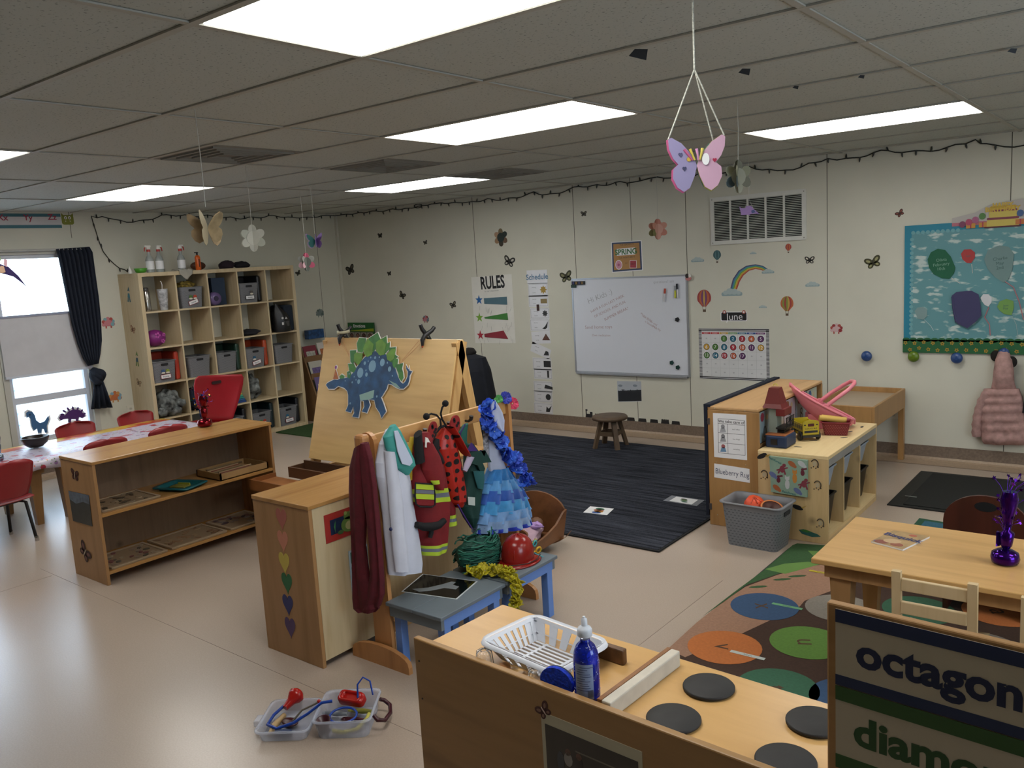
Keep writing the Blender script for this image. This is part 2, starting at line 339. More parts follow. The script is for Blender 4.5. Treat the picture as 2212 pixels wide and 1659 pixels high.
# ceiling vents
VG = mat('#86847c', .7); VD = mat('#6c6a64', .7)
for n_, s in ((2, 'largest of the three, left of the middle'), (4, 'middle of the three'), (6, 'farthest of the three, beside the light panel near the corner')):
    x0, y0 = -2 * T4 + .012, n_ * T2 + .013; t = thing('ceiling_vent', 'square dusty grey ceiling vent, ' + s, 'vent', (x0 + .3, y0 + .3, H), 0, 'vents in the ceiling')
    obj('vent_plate', MB().box((x0, y0, H - .004), (x0 + T2 - .026, y0 + T2 - .026, H - .001), VG), t)
    g = MB(); c = (x0 + .29, y0 + .29)
    for r in (.26, .20, .14, .08): g.frame(c[0] - r, c[1] - r, c[0] + r, c[1] + r, .012, F((0, 0, H), (1, 0, 0), (0, 1, 0)), -.014, VG)
    obj('louver', g, t); obj('duct_mouth', MB().box((c[0] - .055, c[1] - .055, H - .0055), (c[0] + .055, c[1] + .055, H - .0042), VD), t)
# ================================================================ big furniture
def shelfbox(root, x0, x1, y0, y1, h, shelves, open_side='+x', side=PLY, top=PLYT, back=PLYD, t=.019, backm=None):
    obj('side_panel', MB().box((x0, y0, 0), (x1, y0 + t, h - t), side, .002), root); obj('side_panel', MB().box((x0, y1 - t, 0), (x1, y1, h - t), side, .002), root)
    obj('top_panel', MB().box((x0 - .004, y0 - .004, h - t), (x1 + .004, y1 + .004, h), top, .003), root)
    for z in shelves: obj('shelf', MB().box((x0 + .012, y0 + t, z - t), (x1 - .002, y1 - t, z), top, .002), root)
    obj('back_panel', MB().box((x0 if open_side == '+x' else x1 - .012, y0 + t, .03), (x0 + .012 if open_side == '+x' else x1, y1 - t, h - t), back), root)
r = thing('low_bookshelf', 'low plywood bookshelf with butterflies and a photo on its end panel', 'bookshelf', (-2.9, 1.41, 0))
shelfbox(r, -3.10, -2.70, .80, 2.02, .74, (.425, .08))
for y in (1.0, 1.42, 1.84): obj('screw', MB().lathe([(.006, 0), (.006, .003)], (-3.088, y, .66), mat('#2c2622', .4), 8, (1, 0, 0)), r)
r = thing('plywood_cabinet', 'low plywood cabinet with a column of paper hearts on its end', 'cabinet', (-.98, 1.41, 0))
shelfbox(r, -1.18, -.778, .81, 2.03, .745, (.42, .08), '-x', back=PALE)
# paper hearts
FH = F((0, .81 - .0008, 0), (1, 0, 0), (0, 0, 1))
for (u, v, c, s) in ((608, 1118, '#b06a5e', 'dusty red'), (611, 1166, '#cf8a72', 'salmon pink'), (614, 1213, '#cdb95a', 'yellow'), (620, 1257, '#35714a', 'green'), (622, 1304, '#3a3f72', 'dark blue'), (627, 1353, '#5f4a70', 'purple')):
    x, z = FH.q(u, v); one('paper_heart', MB().plate(heart(x, z, .075, .105), FH, .0012, mat(c, .7)), s + ' paper heart on the end of the plywood cabinet', 'paper heart', 'hearts on the cabinet end')
# kallax style cube shelf
KX0, KX1, KY, KS = XA + .004, -5.673, 2.80, 1.82
BIR = wood('pale_birch_veneer', '#c9b795', '#b29d76', 'z', 1.5, .5, strength=.7)
r = thing('cube_shelf', 'tall birch cube shelf with five rows of five open cubbies', 'shelving unit', (-5.87, 3.71, 0))
t = .038
obj('side_panel', MB().box((KX0, KY, 0), (KX1, KY + t, KS - t), BIR, .002), r); obj('side_panel', MB().box((KX0, KY + KS - t, 0), (KX1, KY + KS, KS - t), BIR, .002), r)
obj('top_panel', MB().box((KX0, KY, KS - t), (KX1, KY + KS, KS), BIR, .002), r); obj('bottom_panel', MB().box((KX0, KY + t, 0.0), (KX1, KY + KS - t, t), BIR, .002), r)
P5 = (KS - 2 * t - 4 * .016) / 5
for i in range(1, 5):
    z = t + i * P5 + (i - 1) * .016; obj('shelf', MB().box((KX0, KY + t, z), (KX1 - .003, KY + KS - t, z + .016), BIR), r)
    y = KY + z; obj('divider', MB().box((KX0 + .001, y, t), (KX1 - .004, y + .016, KS - t), BIR), r)
def cell(row, col):                                 # inside of a cubby: y0, y1, z0, z1 (row 1 = top, col 1 = left)
    y0 = KY + t + (col - 1) * (P5 + .016); z0 = t + (5 - row) * (P5 + .016); return y0, y0 + P5, z0, z0 + P5
# kitchen counter (play stove and sink) turned slightly
ka = math.radians(-3.3); r = thing('play_kitchen', 'wooden play kitchen counter with four black burners and a low back board', 'play kitchen', (.357, .290, 0), ka)
KM = wm(r); kb = lambda a, b, m, bev=0, mb=None: (mb or MB()).box(a, b, m, bev, KM)
KL, KD, KH = 1.235, .40, .60
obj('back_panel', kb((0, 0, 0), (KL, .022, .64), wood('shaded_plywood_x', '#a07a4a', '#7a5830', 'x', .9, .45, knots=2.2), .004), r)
obj('countertop', kb((.0, .022, KH - .02), (KL, KD, KH), PLYX, .003), r)
obj('side_panel', kb((.0, .022, 0), (.02, KD - .01, KH - .02), PLY), r); obj('side_panel', kb((KL - .02, .022, 0), (KL, KD - .01, KH - .02), PLY), r)
obj('front_panel', kb((.02, KD - .03, .04), (KL - .02, KD - .012, KH - .02), PLY), r); obj('shelf', kb((.02, .022, .28), (KL - .02, KD - .03, .3), PLY), r)
dv = MB(); x0 = .672
V = [(x0, .022, KH), (x0 + .03, .022, KH), (x0 + .03, .36, KH), (x0, .36, KH), (x0, .022, KH + .05), (x0 + .03, .022, KH + .05), (x0 + .03, .345, KH + .05), (x0, .345, KH + .05)]
dv.box((x0, .022, KH), (x0 + .028, .36, KH + .046), mat('#c9c0b0', .5, var=.12, scale=20), .004, KM); dv.box((x0 - .012, .022, KH), (x0, .36, KH + .046), EDGE, 0, KM)
obj('divider', dv, r)
BK = mat('#232120', .65, name='matte_black_burner')
def klocal(u, v, z):
    p = KM.inverted() @ Z(u, v, z); return p
for u, v in ((1531, 1484), (1455, 1553), (1760, 1560), (1697, 1645)):
    p = Z(u, v, KH + .006); obj('burner', MB().lathe([(.062, 0), (.067, .004), (.067, .009), (.064, .012), (.02, .0125)], (p.x, p.y, KH), BK, 40), r)
for x, z in ((.01, .57), (.012, .45)): obj('screw', MB().lathe([(.003, 0), (.003, .0015)], KM @ Vector((x + .01, 0, z)), mat('#2c2622', .4), 8, KM.to_3x3() @ Vector((0, -1, 0))), r)
# unit with word cards at the right
r = thing('word_panel_unit', 'tall wooden unit end with octagon and diamond word strips', 'cabinet', (1.605, .2, 0), math.radians(-4.5)); PM = wm(r)
FU = F(PM @ Vector((0, 0, 0)), PM.to_3x3() @ Vector((1, 0, 0)), (0, 0, 1))
obj('back_panel', MB().box((0, .0, 0), (.95, .02, 1.055), wood('word_unit_wood', '#a47b4b', '#86602f', 'x', .9, .5), .004, PM), r)
for x in (.03, .90): obj('foot', MB().box((x, -.02, 0), (x + .03, -.001, .05), PLY, 0, PM).box((x, .021, 0), (x + .03, .25, .30), PLY, 0, PM), r)
obj('shelf', MB().box((.06, .021, .2), (.90, .24, .218), PLY, 0, PM), r)
# tables
def quadtable(r, x0, x1, y0, y1, h, topm, legm, ap=.07, lt=.045, slab=.022, ins=.04):
    obj('tabletop', MB().box((x0, y0, h - slab), (x1, y1, h), topm, .004), r)
    g = MB(); a = ins
    for q in ((x0 + a, y0 + a, x1 - a, y0 + a + .02), (x0 + a, y1 - a - .02, x1 - a, y1 - a), (x0 + a, y0 + a + .02, x0 + a + .02, y1 - a - .02), (x1 - a - .02, y0 + a + .02, x1 - a, y1 - a - .02)): g.box((q[0], q[1], h - slab - ap), (q[2], q[3], h - slab), legm)
    obj('apron', g, r)
    for sx in (0, 1):
        for sy in (0, 1):
            cx = x0 + a + lt / 2 + .021 if not sx else x1 - a - lt / 2 - .021; cy = y0 + a + lt / 2 + .021 if not sy else y1 - a - lt / 2 - .021; g = MB()
            f = .62; R = [[Vector((cx + dx * lt / 2 * k, cy + dy * lt / 2 * k, z)) for dx, dy in ((-1, -1), (1, -1), (1, 1), (-1, 1))] for z, k in ((0, f), (h - slab, 1.25))]
            g.loft(R, legm, smooth=False); obj('leg', g, r)
r = thing('play_table', 'rectangular wooden play table with a cookbook and purple centerpiece on it', 'table', (1.65, 2.15, 0)); quadtable(r, 1.02, 2.30, 1.845, 2.45, .50, PLYX, PLY, .06, .07)
CL = wood('left_table_leg', '#8f6a3e', '#6e4e2a', 'z', 1, .4)
for y0, y1, s in ((1.28, 2.54, 'left table farther from the camera, under a white fruit-print cloth'), (.30, 1.26, 'left table cut off by the photo edge, under a fruit-print cloth')):
    r = thing('classroom_table', 'wooden ' + s, 'table', (-4.75, (y0 + y1) / 2, 0), 0, 'cloth covered tables by the window'); quadtable(r, -5.10, -4.36, y0, y1, .49, CL, CL, .08, .075)
# tablecloth (one long cloth)
def cloth_mat():
    m = bpy.data.materials.new('fruit_print_cloth'); m.use_nodes = True; nt = m.node_tree; L = nt.links.new; b = nt.nodes['Principled BSDF']; b.inputs['Roughness'].default_value = .3
    tc = N(nt, 'TexCoord'); out = None; base = lin('#b9b2c0')
    prev = None
    for sc, thr, c in ((9, .17, '#a83048'), (14, .15, '#8a6a98'), (23, .12, '#c46a50'), (31, .12, '#5c7a4c')):
        vo = N(nt, 'TexVoronoi', i_Scale=float(sc)); L(tc.outputs['Object'], vo.inputs[0]); k = N(nt, 'Math', operation='LESS_THAN'); k.inputs[1].default_value = thr * 1.5; L(vo.outputs[0], k.inputs[0])
        mx = N(nt, 'MixRGB'); mx.inputs[1].default_value = base; mx.inputs[2].default_value = lin(c); L(k.outputs[0], mx.inputs[0])
        if prev: L(prev, mx.inputs[1])
        prev = mx.outputs[0]
    sp = N(nt, 'SeparateXYZ'); L(tc.outputs['Object'], sp.inputs[0]); k = N(nt, 'Math', operation='LESS_THAN'); k.inputs[1].default_value = -.21; L(sp.outputs[0], k.inputs[0])
    no = N(nt, 'TexNoise', i_Scale=5.0); L(tc.outputs['Object'], no.inputs[0]); rr = N(nt, 'ValToRGB'); rr.color_ramp.elements[0].color = lin('#c2452c'); rr.color_ramp.elements[1].color = lin('#d9b23c'); rr.color_ramp.elements[0].position = .45; rr.color_ramp.elements[1].position = .55; L(no.outputs[0], rr.inputs[0])
    mx = N(nt, 'MixRGB'); L(k.outputs[0], mx.inputs[0]); L(prev, mx.inputs[1]); L(rr.outputs[0], mx.inputs[2]); L(mx.outputs[0], b.inputs['Base Color']); return m
G = []
for i in range(60):
    y = .31 + i * (2.56 - .31) / 59; row = []
    for a, z in ((-5.125, .44), (-5.122, .47), (-5.11, .495), (-4.9, .4975), (-4.6, .4975), (-4.36, .497), (-4.332, .493), (-4.325, .47), (-4.322, .425)):
        w_ = .008 * math.sin(i * .9) + .005 * math.sin(i * .37) if z < .48 else 0; row.append(Vector((a + w_, y, z + (w_ if z < .45 else 0))))
    G.append(row)
one('tablecloth', MB().grid(G, cloth_mat(), True, .002), 'long white fruit-print plastic cloth over the left tables', 'tablecloth')
# easel
EW = wood('easel_plywood', '#dcb87c', '#a9794a', 'x', .55, .38, strength=1.15); EF = wood('easel_pine', '#cda46a', '#a87c45', 'z', 1, .5)
r = thing('double_easel', 'large double-sided plywood easel holding the dinosaur cutout', 'easel', (-1.87, 2.4, 0))
def board(name, pt, pb, x0, x1, m, tt=.014, sgn=1):
    a, b = Vector((0, pt[0], pt[1])), Vector((0, pb[0], pb[1])); fr = F((0, b.y, b.z), (1, 0, 0), a - b); L_ = (a - b).length
    return MB().plate(rect(x0, 0, x1, L_), fr, -tt * sgn, m), fr, L_
g, FE, EL = board('b', (2.373, 1.285), (2.14, .486), -2.48, -1.262, EW); obj('front_board', g, r)
g, _, _ = board('b', (2.43, 1.28), (2.58, .49), -2.48, -1.262, EW, .014, -1); obj('rear_board', g, r)
for x in (-2.47, -1.275):
    for y1 in (2.02, 2.68):
        a = Vector((x, 2.392 if y1 < 2.4 else 2.42, 1.27)); b = Vector((x, y1, 0)); d = (b - a).normalized(); s = Vector((.019, 0, 0)); q = d.cross(Vector((1, 0, 0))).normalized() * .03
        g = MB(); g.loft([[p + s * i + q * j for i, j in ((-1, -1), (1, -1), (1, 1), (-1, 1))] for p in (a + Vector((0, .0, 0)), b)], EF, smooth=False)
        off = Vector((0, .035 if y1 < 2.4 else -.035, 0)); g.v = [v + off for v in g.v]; obj('leg', g, r)
    obj('brace', MB().box((x - .012, 2.17, .36), (x + .012, 2.58, .41), EF), r)
WD = wood('walnut_tray', '#5e3d24', '#3c2616', 'x', 1, .55)
g = MB(); g.box((-2.52, 2.02, .38), (-1.24, 2.12, .39), WD); g.box((-2.52, 2.0, .38), (-1.24, 2.015, .45), WD); g.box((-2.52, 2.125, .38), (-1.24, 2.14, .47), WD); g.box((-2.53, 2.0, .38), (-2.52, 2.14, .45), WD); g.box((-1.24, 2.0, .38), (-1.23, 2.14, .45), WD)
obj('paint_tray', g, r)
g = MB(); g.box((-2.66, 1.80, .36), (-1.95, 1.99, .372), mat('#a86c3a', .5, var=.2)); g.box((-2.66, 1.785, .33), (-1.95, 1.80, .40), mat('#8f5a30', .5, var=.2)); g.box((-2.67, 1.785, .33), (-2.655, 1.99, .40), mat('#8f5a30', .5, var=.2)); obj('lower_tray', g, r)
# clothes rack
RW = wood('rack_pine', '#b98350', '#8a5a30', 'z', 1, .4); RT = wood('rack_beam', '#d2a266', '#b07a42', 'y', 1, .4)
RXC = -.585; RY0, RY1 = 1.012, 1.935
r = thing('dress_up_rack', 'wooden dress-up rack with rounded posts and hooks', 'clothes rack', (RXC, 1.46, 0))
for y in (RY0, RY1):
    g = MB(); fr = F((RXC, y, 0), (-1, 0, 0), (0, 0, 1))
    pr = [(-.055, .06)] + [(.055, .06)] + [(.052, .6), (.047, 1.0)] + [(.047 * math.cos(a), 1.0 + .047 * math.sin(a)) for a in [PI * k / 8 for k in range(1, 8)]] + [(-.047, 1.0), (-.052, .6)]
    g.plate(pr, fr, .022, RW, -.011, mat('#c08a55', .45, var=.1)); obj('post', g, r)
    g = MB(); fr = F((RXC, y - .03, 0), (1, 0, 0), (0, 0, 1)); K = []
    for k in range(13): a = PI * k / 12; K.append((.18 * math.cos(a), .03 + .062 * math.sin(a) ** .8))
    K = [(.18, 0), (.18, .02)] + K + [(-.18, .02), (-.18, 0)]; g.plate(K, fr, .022, RW, -.011); obj('foot', g, r)
obj('beam', MB().box((RXC + .012, RY0 + .011, .962), (RXC + .03, RY1 - .011, 1.036), RT, .003), r)
obj('end_block', MB().box((RXC - .03, RY0 - .06, .955), (RXC + .03, RY0 - .012, 1.045), RW, .015), r)
PEG = mat('#2a2420', .35)
PEGY = [1.13, 1.29, 1.45, 1.61, 1.77]
for y in PEGY: obj('peg', MB().tube([(RXC + .03, y, .985), (RXC + .05, y, .985), (RXC + .066, y, .995), (RXC + .07, y, 1.012)], [.006, .006, .009, .011], PEG, 8), r)
obj('lower_rail', MB().box((RXC - .009, RY0 + .011, .12), (RXC + .009, RY1 - .011, .17), RT), r)
# benches
BLU = mat('#68727a', .5, var=.1, scale=9, name='grey_blue_bench_paint'); BLE = mat('#6288cc', .45, name='blue_bench_edge_paint')
def bench(y0, y1, label):
    r = thing('low_bench', label, 'bench', (-.37, (y0 + y1) / 2, 0), 0, 'painted benches under the dress-up rack'); x0, x1 = -.535, -.205
    obj('bench_top', MB().box((x0, y0, .283), ((x0 + x1) / 2 - .0015, y1, .30), BLU, .003).box(((x0 + x1) / 2 + .0015, y0, .283), (x1, y1, .30), BLU, .003), r)
    g = MB(); g.box((x0 + .012, y0 + .012, .235), (x1 - .012, y0 + .03, .283), BLU); g.box((x0 + .012, y1 - .03, .235), (x1 - .012, y1 - .012, .283), BLU); g.box((x1 - .03, y0 + .03, .235), (x1 - .012, y1 - .03, .283), BLE); g.box((x0 + .012, y0 + .03, .235), (x0 + .03, y1 - .03, .283), BLE); obj('apron', g, r)
    for x in (x0 + .015, x1 - .055):
        for y in (y0 + .032, y1 - .072): obj('leg', MB().box((x, y, 0), (x + .04, y + .04, .283), BLE, .003), r)
bench(.985, 1.415, 'grey-blue painted bench nearer the camera, with an x-ray picture on it'); bench(1.425, 1.825, 'grey-blue painted bench farther away, with the red helmet on it')
# blueberry cabinet
OAK = wood('oak_cabinet', '#a9804f', '#835f36', 'z', 1.1, .45); OAKT = wood('oak_cabinet_top', '#c29a6a', '#a37a4a', 'y', 1, .4)
r = thing('book_cabinet', 'oak laminate cabinet with a Blueberry Rug sign on its end', 'cabinet', (.015, 4.0, 0)); x0, x1, y0, y1, h = -.150, .180, 3.42, 4.60, .765
obj('side_panel', MB().box((x0, y0, 0), (x1, y0 + .022, h - .02), OAK, .004), r); obj('side_panel', MB().box((x0, y1 - .022, 0), (x1, y1, h - .02), OAK, .004), r)
obj('top_panel', MB().box((x0, y0, h - .02), (x1, y1, h), OAKT, .006), r); obj('back_panel', MB().box((x0, y0 + .022, .03), (x0 + .012, y1 - .022, h - .02), OAK), r)
for z in (.05, .30, .54): obj('shelf', MB().box((x0 + .012, y0 + .022, z - .018), (x1 - .01, y1 - .022, z), OAKT), r)
g = MB(); g.box((x0 - .022, y0 - .004, .06), (x0 - .001, y1, .775), mat('#12182a', .9, var=.2, scale=30)); g.box((x0 - .022, y0 - .006, .762), (x0 + .02, y1 + .002, .778), mat('#12182a', .9, var=.2, scale=30)); obj('navy_cloth_cover', g, r, 'navy cloth draped over the rug side')
for z in (.12, .67): obj('hinge', MB().box((x0 - .004, y0 - .004, z - .02), (x0 + .016, y0 - .0005, z + .02), mat('#8a8a8c', .3, .9)), r)
for u, v in ((1544, 882), (1609, 888), (1547, 998), (1611, 1005), (1550, 1112)):
    q = F((0, y0, 0), (1, 0, 0), (0, 0, 1)).q(u, v); obj('screw', MB().lathe([(.004, 0), (.003, .002)], (q[0], y0 - .0, q[1]), mat('#c8c0a8', .3, .8), 8, (0, -1, 0)), r)
# bin cubby
r = thing('bin_cubby', 'pine storage cubby with animal stickers on its end', 'storage unit', (.39, 3.9, 0)); x0, x1, y0, y1, h = .186, .600, 3.385, 4.39, .525
obj('side_panel', MB().box((x0, y0, 0), (x1, y0 + .02, h - .022), PINE, .002), r); obj('side_panel', MB().box((x0, y1 - .02, 0), (x1, y1, h - .022), PINE), r)
obj('top_panel', MB().box((x0, y0, h - .022), (x1 + .002, y1, h), PINEY, .003), r); obj('bottom_panel', MB().box((x0, y0 + .02, .03), (x1, y1 - .02, .048), PINEY), r)
obj('front_rail', MB().box((x1 - .02, y0 + .02, h - .065), (x1, y1 - .02, h - .022), mat('#8f8c86', .5, var=.1)).box((x1 - .02, y0 + .02, 0.0), (x1, y1 - .02, .03), PINE), r)
for y in (3.69, 4.02): obj('divider', MB().box((x0, y, .048), (x1 - .005, y + .018, h - .022), PINE), r)
obj('back_panel', MB().box((x0, y0 + .02, .048), (x0 + .006, y1 - .02, h - .022), PINE), r)
# sand table
r = thing('sand_table', 'oak sand and water table standing against the back wall', 'table', (.33, 5.0, 0)); x0, x1, y0, y1 = .06, .50, 4.72, 5.58
g = MB(); g.box((x0, y0, .42), (x0 + .02, y1, .57), OAK, .004); g.box((x1 - .02, y0, .42), (x1, y1, .57), OAK, .004); g.box((x0 + .02, y0, .42), (x1 - .02, y0 + .02, .57), OAK, .004); g.box((x0 + .02, y1 - .02, .42), (x1 - .02, y1, .57), OAK, .004); obj('box_sides', g, r)
obj('lid', MB().box((x0 + .02, y0 + .02, .52), (x1 - .02, y1 - .02, .53), mat('#b09c84', .4)), r)
for x in (x0 + .002, x1 - .042):
    for y in (y0 + .002, y1 - .042): obj('leg', MB().box((x, y, 0), (x + .04, y + .04, .42), OAK), r)
# ================================================================ left side: cube shelf contents, window, tables
def basket_mat(name, col, dark, sc=1.0):
    m = bpy.data.materials.new(name); m.use_nodes = True; nt = m.node_tree; L = nt.links.new; b = nt.nodes['Principled BSDF']; b.inputs['Roughness'].default_value = .5
    tc = N(nt, 'TexCoord'); sp = N(nt, 'SeparateXYZ'); L(tc.outputs['Object'], sp.inputs[0]); ad = N(nt, 'Math', operation='ADD'); L(sp.outputs[0], ad.inputs[0]); L(sp.outputs[1], ad.inputs[1])
    cb = N(nt, 'CombineXYZ'); L(ad.outputs[0], cb.inputs[0]); L(sp.outputs[2], cb.inputs[1])
    br = N(nt, 'TexBrick'); br.inputs['Scale'].default_value = 1.0; br.inputs['Brick Width'].default_value = .016 * sc; br.inputs['Row Height'].default_value = .011 * sc; br.inputs['Mortar Size'].default_value = .0042 * sc; br.inputs['Mortar Smooth'].default_value = .1
    br.inputs['Color1'].default_value = lin(dark); br.inputs['Color2'].default_value = lin(dark); br.inputs['Mortar'].default_value = lin(col); L(cb.outputs[0], br.inputs[0]); L(br.outputs[0], b.inputs['Base Color']); return m
GB = mat('#76777b', .5, name='grey_basket_plastic'); GBH = basket_mat('grey_basket_slots', '#76777b', '#3f4044')
def tub(w, d, h, m_out, m_rim, taper=.86, r=.03, t=.004, M=None, rim=.008):
    M = M or Matrix.Identity(4); g = MB(); R = []
    def ring(k, z, off=0): return [M @ Vector((x, y, z)) for x, y in rrect(-w / 2 * k + off, -d / 2 * k + off, w / 2 * k - off, d / 2 * k - off, r * k)]
    g.loft([ring(taper, 0), ring(taper + (1 - taper) * .85, h * .85)], m_out, False)
    g.loft([ring(taper + (1 - taper) * .85, h * .85), ring(1, h - .006)], m_rim, False)
    g.loft([ring(1, h - .006, -rim), ring(1, h, -rim), ring(1, h, t), ring(taper + (1 - taper) * .85, h * .85, t), ring(taper, .004, t)], m_rim, False)
    g.add(ring(taper, 0), [tuple(range(len(ring(1, 0))))], m_out); g.add(ring(taper, .004, t), [tuple(range(len(ring(1, 0))))], m_rim)
    g.add(ring(1, h - .006, -rim) + ring(1, h - .006), [(i, (i + 1) % 20, 20 + (i + 1) % 20, 20 + i) for i in range(20)], m_rim); return g
b0 = thing('storage_basket', 'x', 'basket', (-5.815, 3.0, .1))
M0 = wm(b0); g = tub(.25, .25, .21, GBH, GB, .88, .025, M=M0); obj('basket_body', g, b0)
obj('handle_slot', MB().plate(rrect(-.038, .165, .038, .187, .008), F(M0 @ Vector((.1235, 0, 0)), (0, 1, 0), (0, 0, 1)), .003, mat('#1c1c20', .8)), b0)
def place_basket(row, col, label, dy=0.0, first=[True]):
    y0, y1, z0, z1 = cell(row, col); loc = (-5.815, (y0 + y1) / 2 + dy, z0 + .0005)
    if first[0]: first[0] = False; b0.location = loc; ROOT[b0.name] = Matrix.Translation(loc); o = b0; o['label'] = label; o['group'] = 'grey baskets in the cube shelf'
    else: o = dup(b0, loc, None, label, 'grey baskets in the cube shelf')
    ROOT[o.name] = Matrix.Translation(loc); return o
CARDN = 0
def card(o, c1, c2, line, rot=0.0, dx=0.0, border='#8c2f36'):
    fr = F(wm(o) @ Vector((.119 + .004, dx, 0)), (0, 1, 0), (0, 0, 1)); g = MB()
    g.plate(rot2(rect(-.055, .035, .055, .078), rot, (0, .06)), fr, .002, mat(border, .6), .004); g.plate(rot2(rect(-.05, .039, .05, .074), rot, (0, .06)), fr, .0005, PAPER, .006)
    g.text(line, fr, 0, .057, .018, mat('#4a4a52', .6), .0075, rot)
    for s, c in ((-1, c1), (1, c2)):
        if not c: continue
        for k, (cc, h) in enumerate(((c, .016), ('#d8d0c0', .009))): g.plate(circ(s * .024, .105 - k * .012, .02, h), fr, .0015 + k * .001, mat(cc, .7), .004)
        g.plate(circ(s * .024, .118, .017, .01), fr, .003, mat(c, .7), .004)
    obj('name_card', g, o, 'white name card with two small printed monkeys')
TX = 'grey slotted basket '; PB = []
for row, col, l, dy, cd_ in ((3, 2, 'without a card, second from the left in the middle row', 0, None), (1, 2, 'in the top row, overflowing with yellow and black cloth', 0, ('#5b7a3c', '#b0452e', 'name', .25)),
    (1, 4, 'in the top row, with a scalloped white name card', -.035, (None, '#5a5550', 'name', 0, 0, '#1c1c1c')), (3, 1, 'in the middle row, left end, with a red-edged name card', -.035, ('#3a5c86', '#8a9a3e', 'Name', .02)),
    (3, 3, 'without a card, standing before a dark green bin', -.035, None), (3, 4, 'in the middle row, before an orange-red bin, with a name card', -.035, ('#2f5d7c', None, 'Name', .2)),
    (3, 5, 'without a card at the right end of the middle row', -.01, None), (5, 3, 'without a card in the bottom row, left of the two labelled ones', -.035, None),
    (5, 4, 'in the bottom row, with a green and red monkey card', -.035, ('#4c7a44', '#b0452e', 'name', .1)), (5, 5, 'at the right end of the bottom row, with a blue monkey card', -.035, ('#2f6d8c', None, 'Name', .05))):
    PB.append((place_basket(row, col, TX + l, dy), cd_))
for o, cd_ in PB:
    if cd_: card(o, *cd_)
def lump(c, r, m, seed=0, amp=.2, seg=20, rg=12, g=None, flat=None):    # crumpled cloth or soft bundle
    g = g or MB(); rn = random.Random(seed); ph = [rn.uniform(0, 6.3) for _ in range(9)]; rings = []
    for i in range(rg + 1):
        a = -PI / 2 + PI * i / rg; rr = max(math.cos(a), .03); row = []
        for j in range(seg):
            t = 2 * PI * j / seg; k = 1 + amp * (math.sin(3 * t + ph[0] + 2 * a) * .5 + math.sin(5 * t + ph[1] - 3 * a) * .35 + math.sin(7 * a + ph[2] + 2 * t) * .35)
            z = r[2] * math.sin(a) * k
            if flat is not None: z = max(z, flat)
            row.append(Vector((c[0] + r[0] * rr * k * math.cos(t), c[1] + r[1] * rr * k * math.sin(t), c[2] + z)))
        rings.append(row)
    return g.loft(rings, m)
def bin_(row, col, c, label, dy=.12):
    y0, y1, z0, z1 = cell(row, col); y = y1 - .03
    one('lunch_bin', MB().box((-6.04, y - .034, z0 + .001), (-5.74, y + .018, z0 + .285), mat(c, .4), .02).box((-6.045, y - .24, z0 + .001), (-5.96, y - .034, z0 + .285), mat(c, .4), .015), label, 'bin', 'bins behind the baskets')
bin_(3, 1, '#b23a26', 'red-orange bin behind the left end basket of the middle row'); bin_(3, 3, '#1f3d30', 'dark green bin behind the basket in the middle cubby')
bin_(3, 4, '#b84a28', 'orange-red bin behind a labelled basket, second from the right'); bin_(5, 4, '#15282c', 'dark teal bin behind the labelled basket in the bottom row')
bin_(5, 5, '#14161c', 'black bin behind the bottom right basket'); bin_(5, 3, '#16181e', 'black bin in the bottom row behind the plain basket')
bin_(1, 4, '#17171a', 'black bin behind the top row basket with the scalloped card')
# the baskets in those cubbies stand in front of the bins
def cxy(row, col, fy=.5): y0, y1, z0, z1 = cell(row, col); return y0 + (y1 - y0) * fy, z0
y, z = cxy(1, 1, .2); g = thing('steel_bottle', 'tall shiny steel water bottle in the top left cubby', 'bottle', (-5.76, y, z)); P = wm(g).translation
ST = mat('#b0aca6', .18, 1.0)
obj('bottle_body', MB().lathe([(.034, 0), (.036, .01), (.036, .185), (.028, .2)], P, ST, 20), g); obj('bottle_lid', MB().lathe([(.029, .2), (.029, .225), (.02, .232)], P, mat('#3c3a38', .4), 20), g)
y, z = cxy(1, 1, .68); g = thing('marbled_tumbler', 'white marbled tumbler with a straw in the top left cubby', 'tumbler', (-5.74, y, z)); P = wm(g).translation
obj('cup', MB().lathe([(.034, 0), (.036, .005), (.052, .2), (.052, .206), (.046, .208)], P, mat('#b9babd', .3, var=.6, scale=30, name='marble_print'), 24), g); obj('straw', MB().tube([P + Vector((0, 0, .2)), P + Vector((0, .005, .25)), P + Vector((0, .0, .275)), P + Vector((0, -.01, .285))], .004, WHITE, 8), g)
y0, y1, z0, z1 = cell(1, 2); one('crumpled_cloth', lump((-5.82, (y0 + y1) / 2, z0 + .215), (.1, .11, .045), mat('#8a742e', .9, var=.9, scale=30, name='yellow_black_cloth'), 3, .4), 'yellow and black cloth spilling over a grey basket in the top row', 'cloth')
y, z = cxy(1, 3, .5); one('blue_folder', MB().box((-5.96, y - .07, z), (-5.78, y + .09, z + .285), mat('#1b2e46', .6), .004), 'dark blue folder standing in the third cubby of the top row', 'folder')
y, z = cxy(1, 3, .16); g = thing('tape_roll_bag', 'purple round bag with a dark center in the top row', 'bag', (-5.75, y + .03, z)); obj('bag_body', MB().lathe([(.03, -.05), (.062, -.045), (.07, 0), (.062, .045), (.03, .05)], (-5.745, y + .03, z + .0725), mat('#6b5a86', .25, name='purple_vinyl'), 24, (1, .0, 0)), g); obj('bag_center', MB().lathe([(.028, .05), (.026, .053)], (-5.745, y + .03, z + .0725), mat('#2c2440', .4), 16, (1, 0, 0)), g)
y, z = cxy(2, 1, .36)
g = thing('purple_pouch', 'purple flowered round lunch pouch in the second row', 'lunch pouch', (-5.79, y, z)); c = Vector((-5.79, y, z + .085))
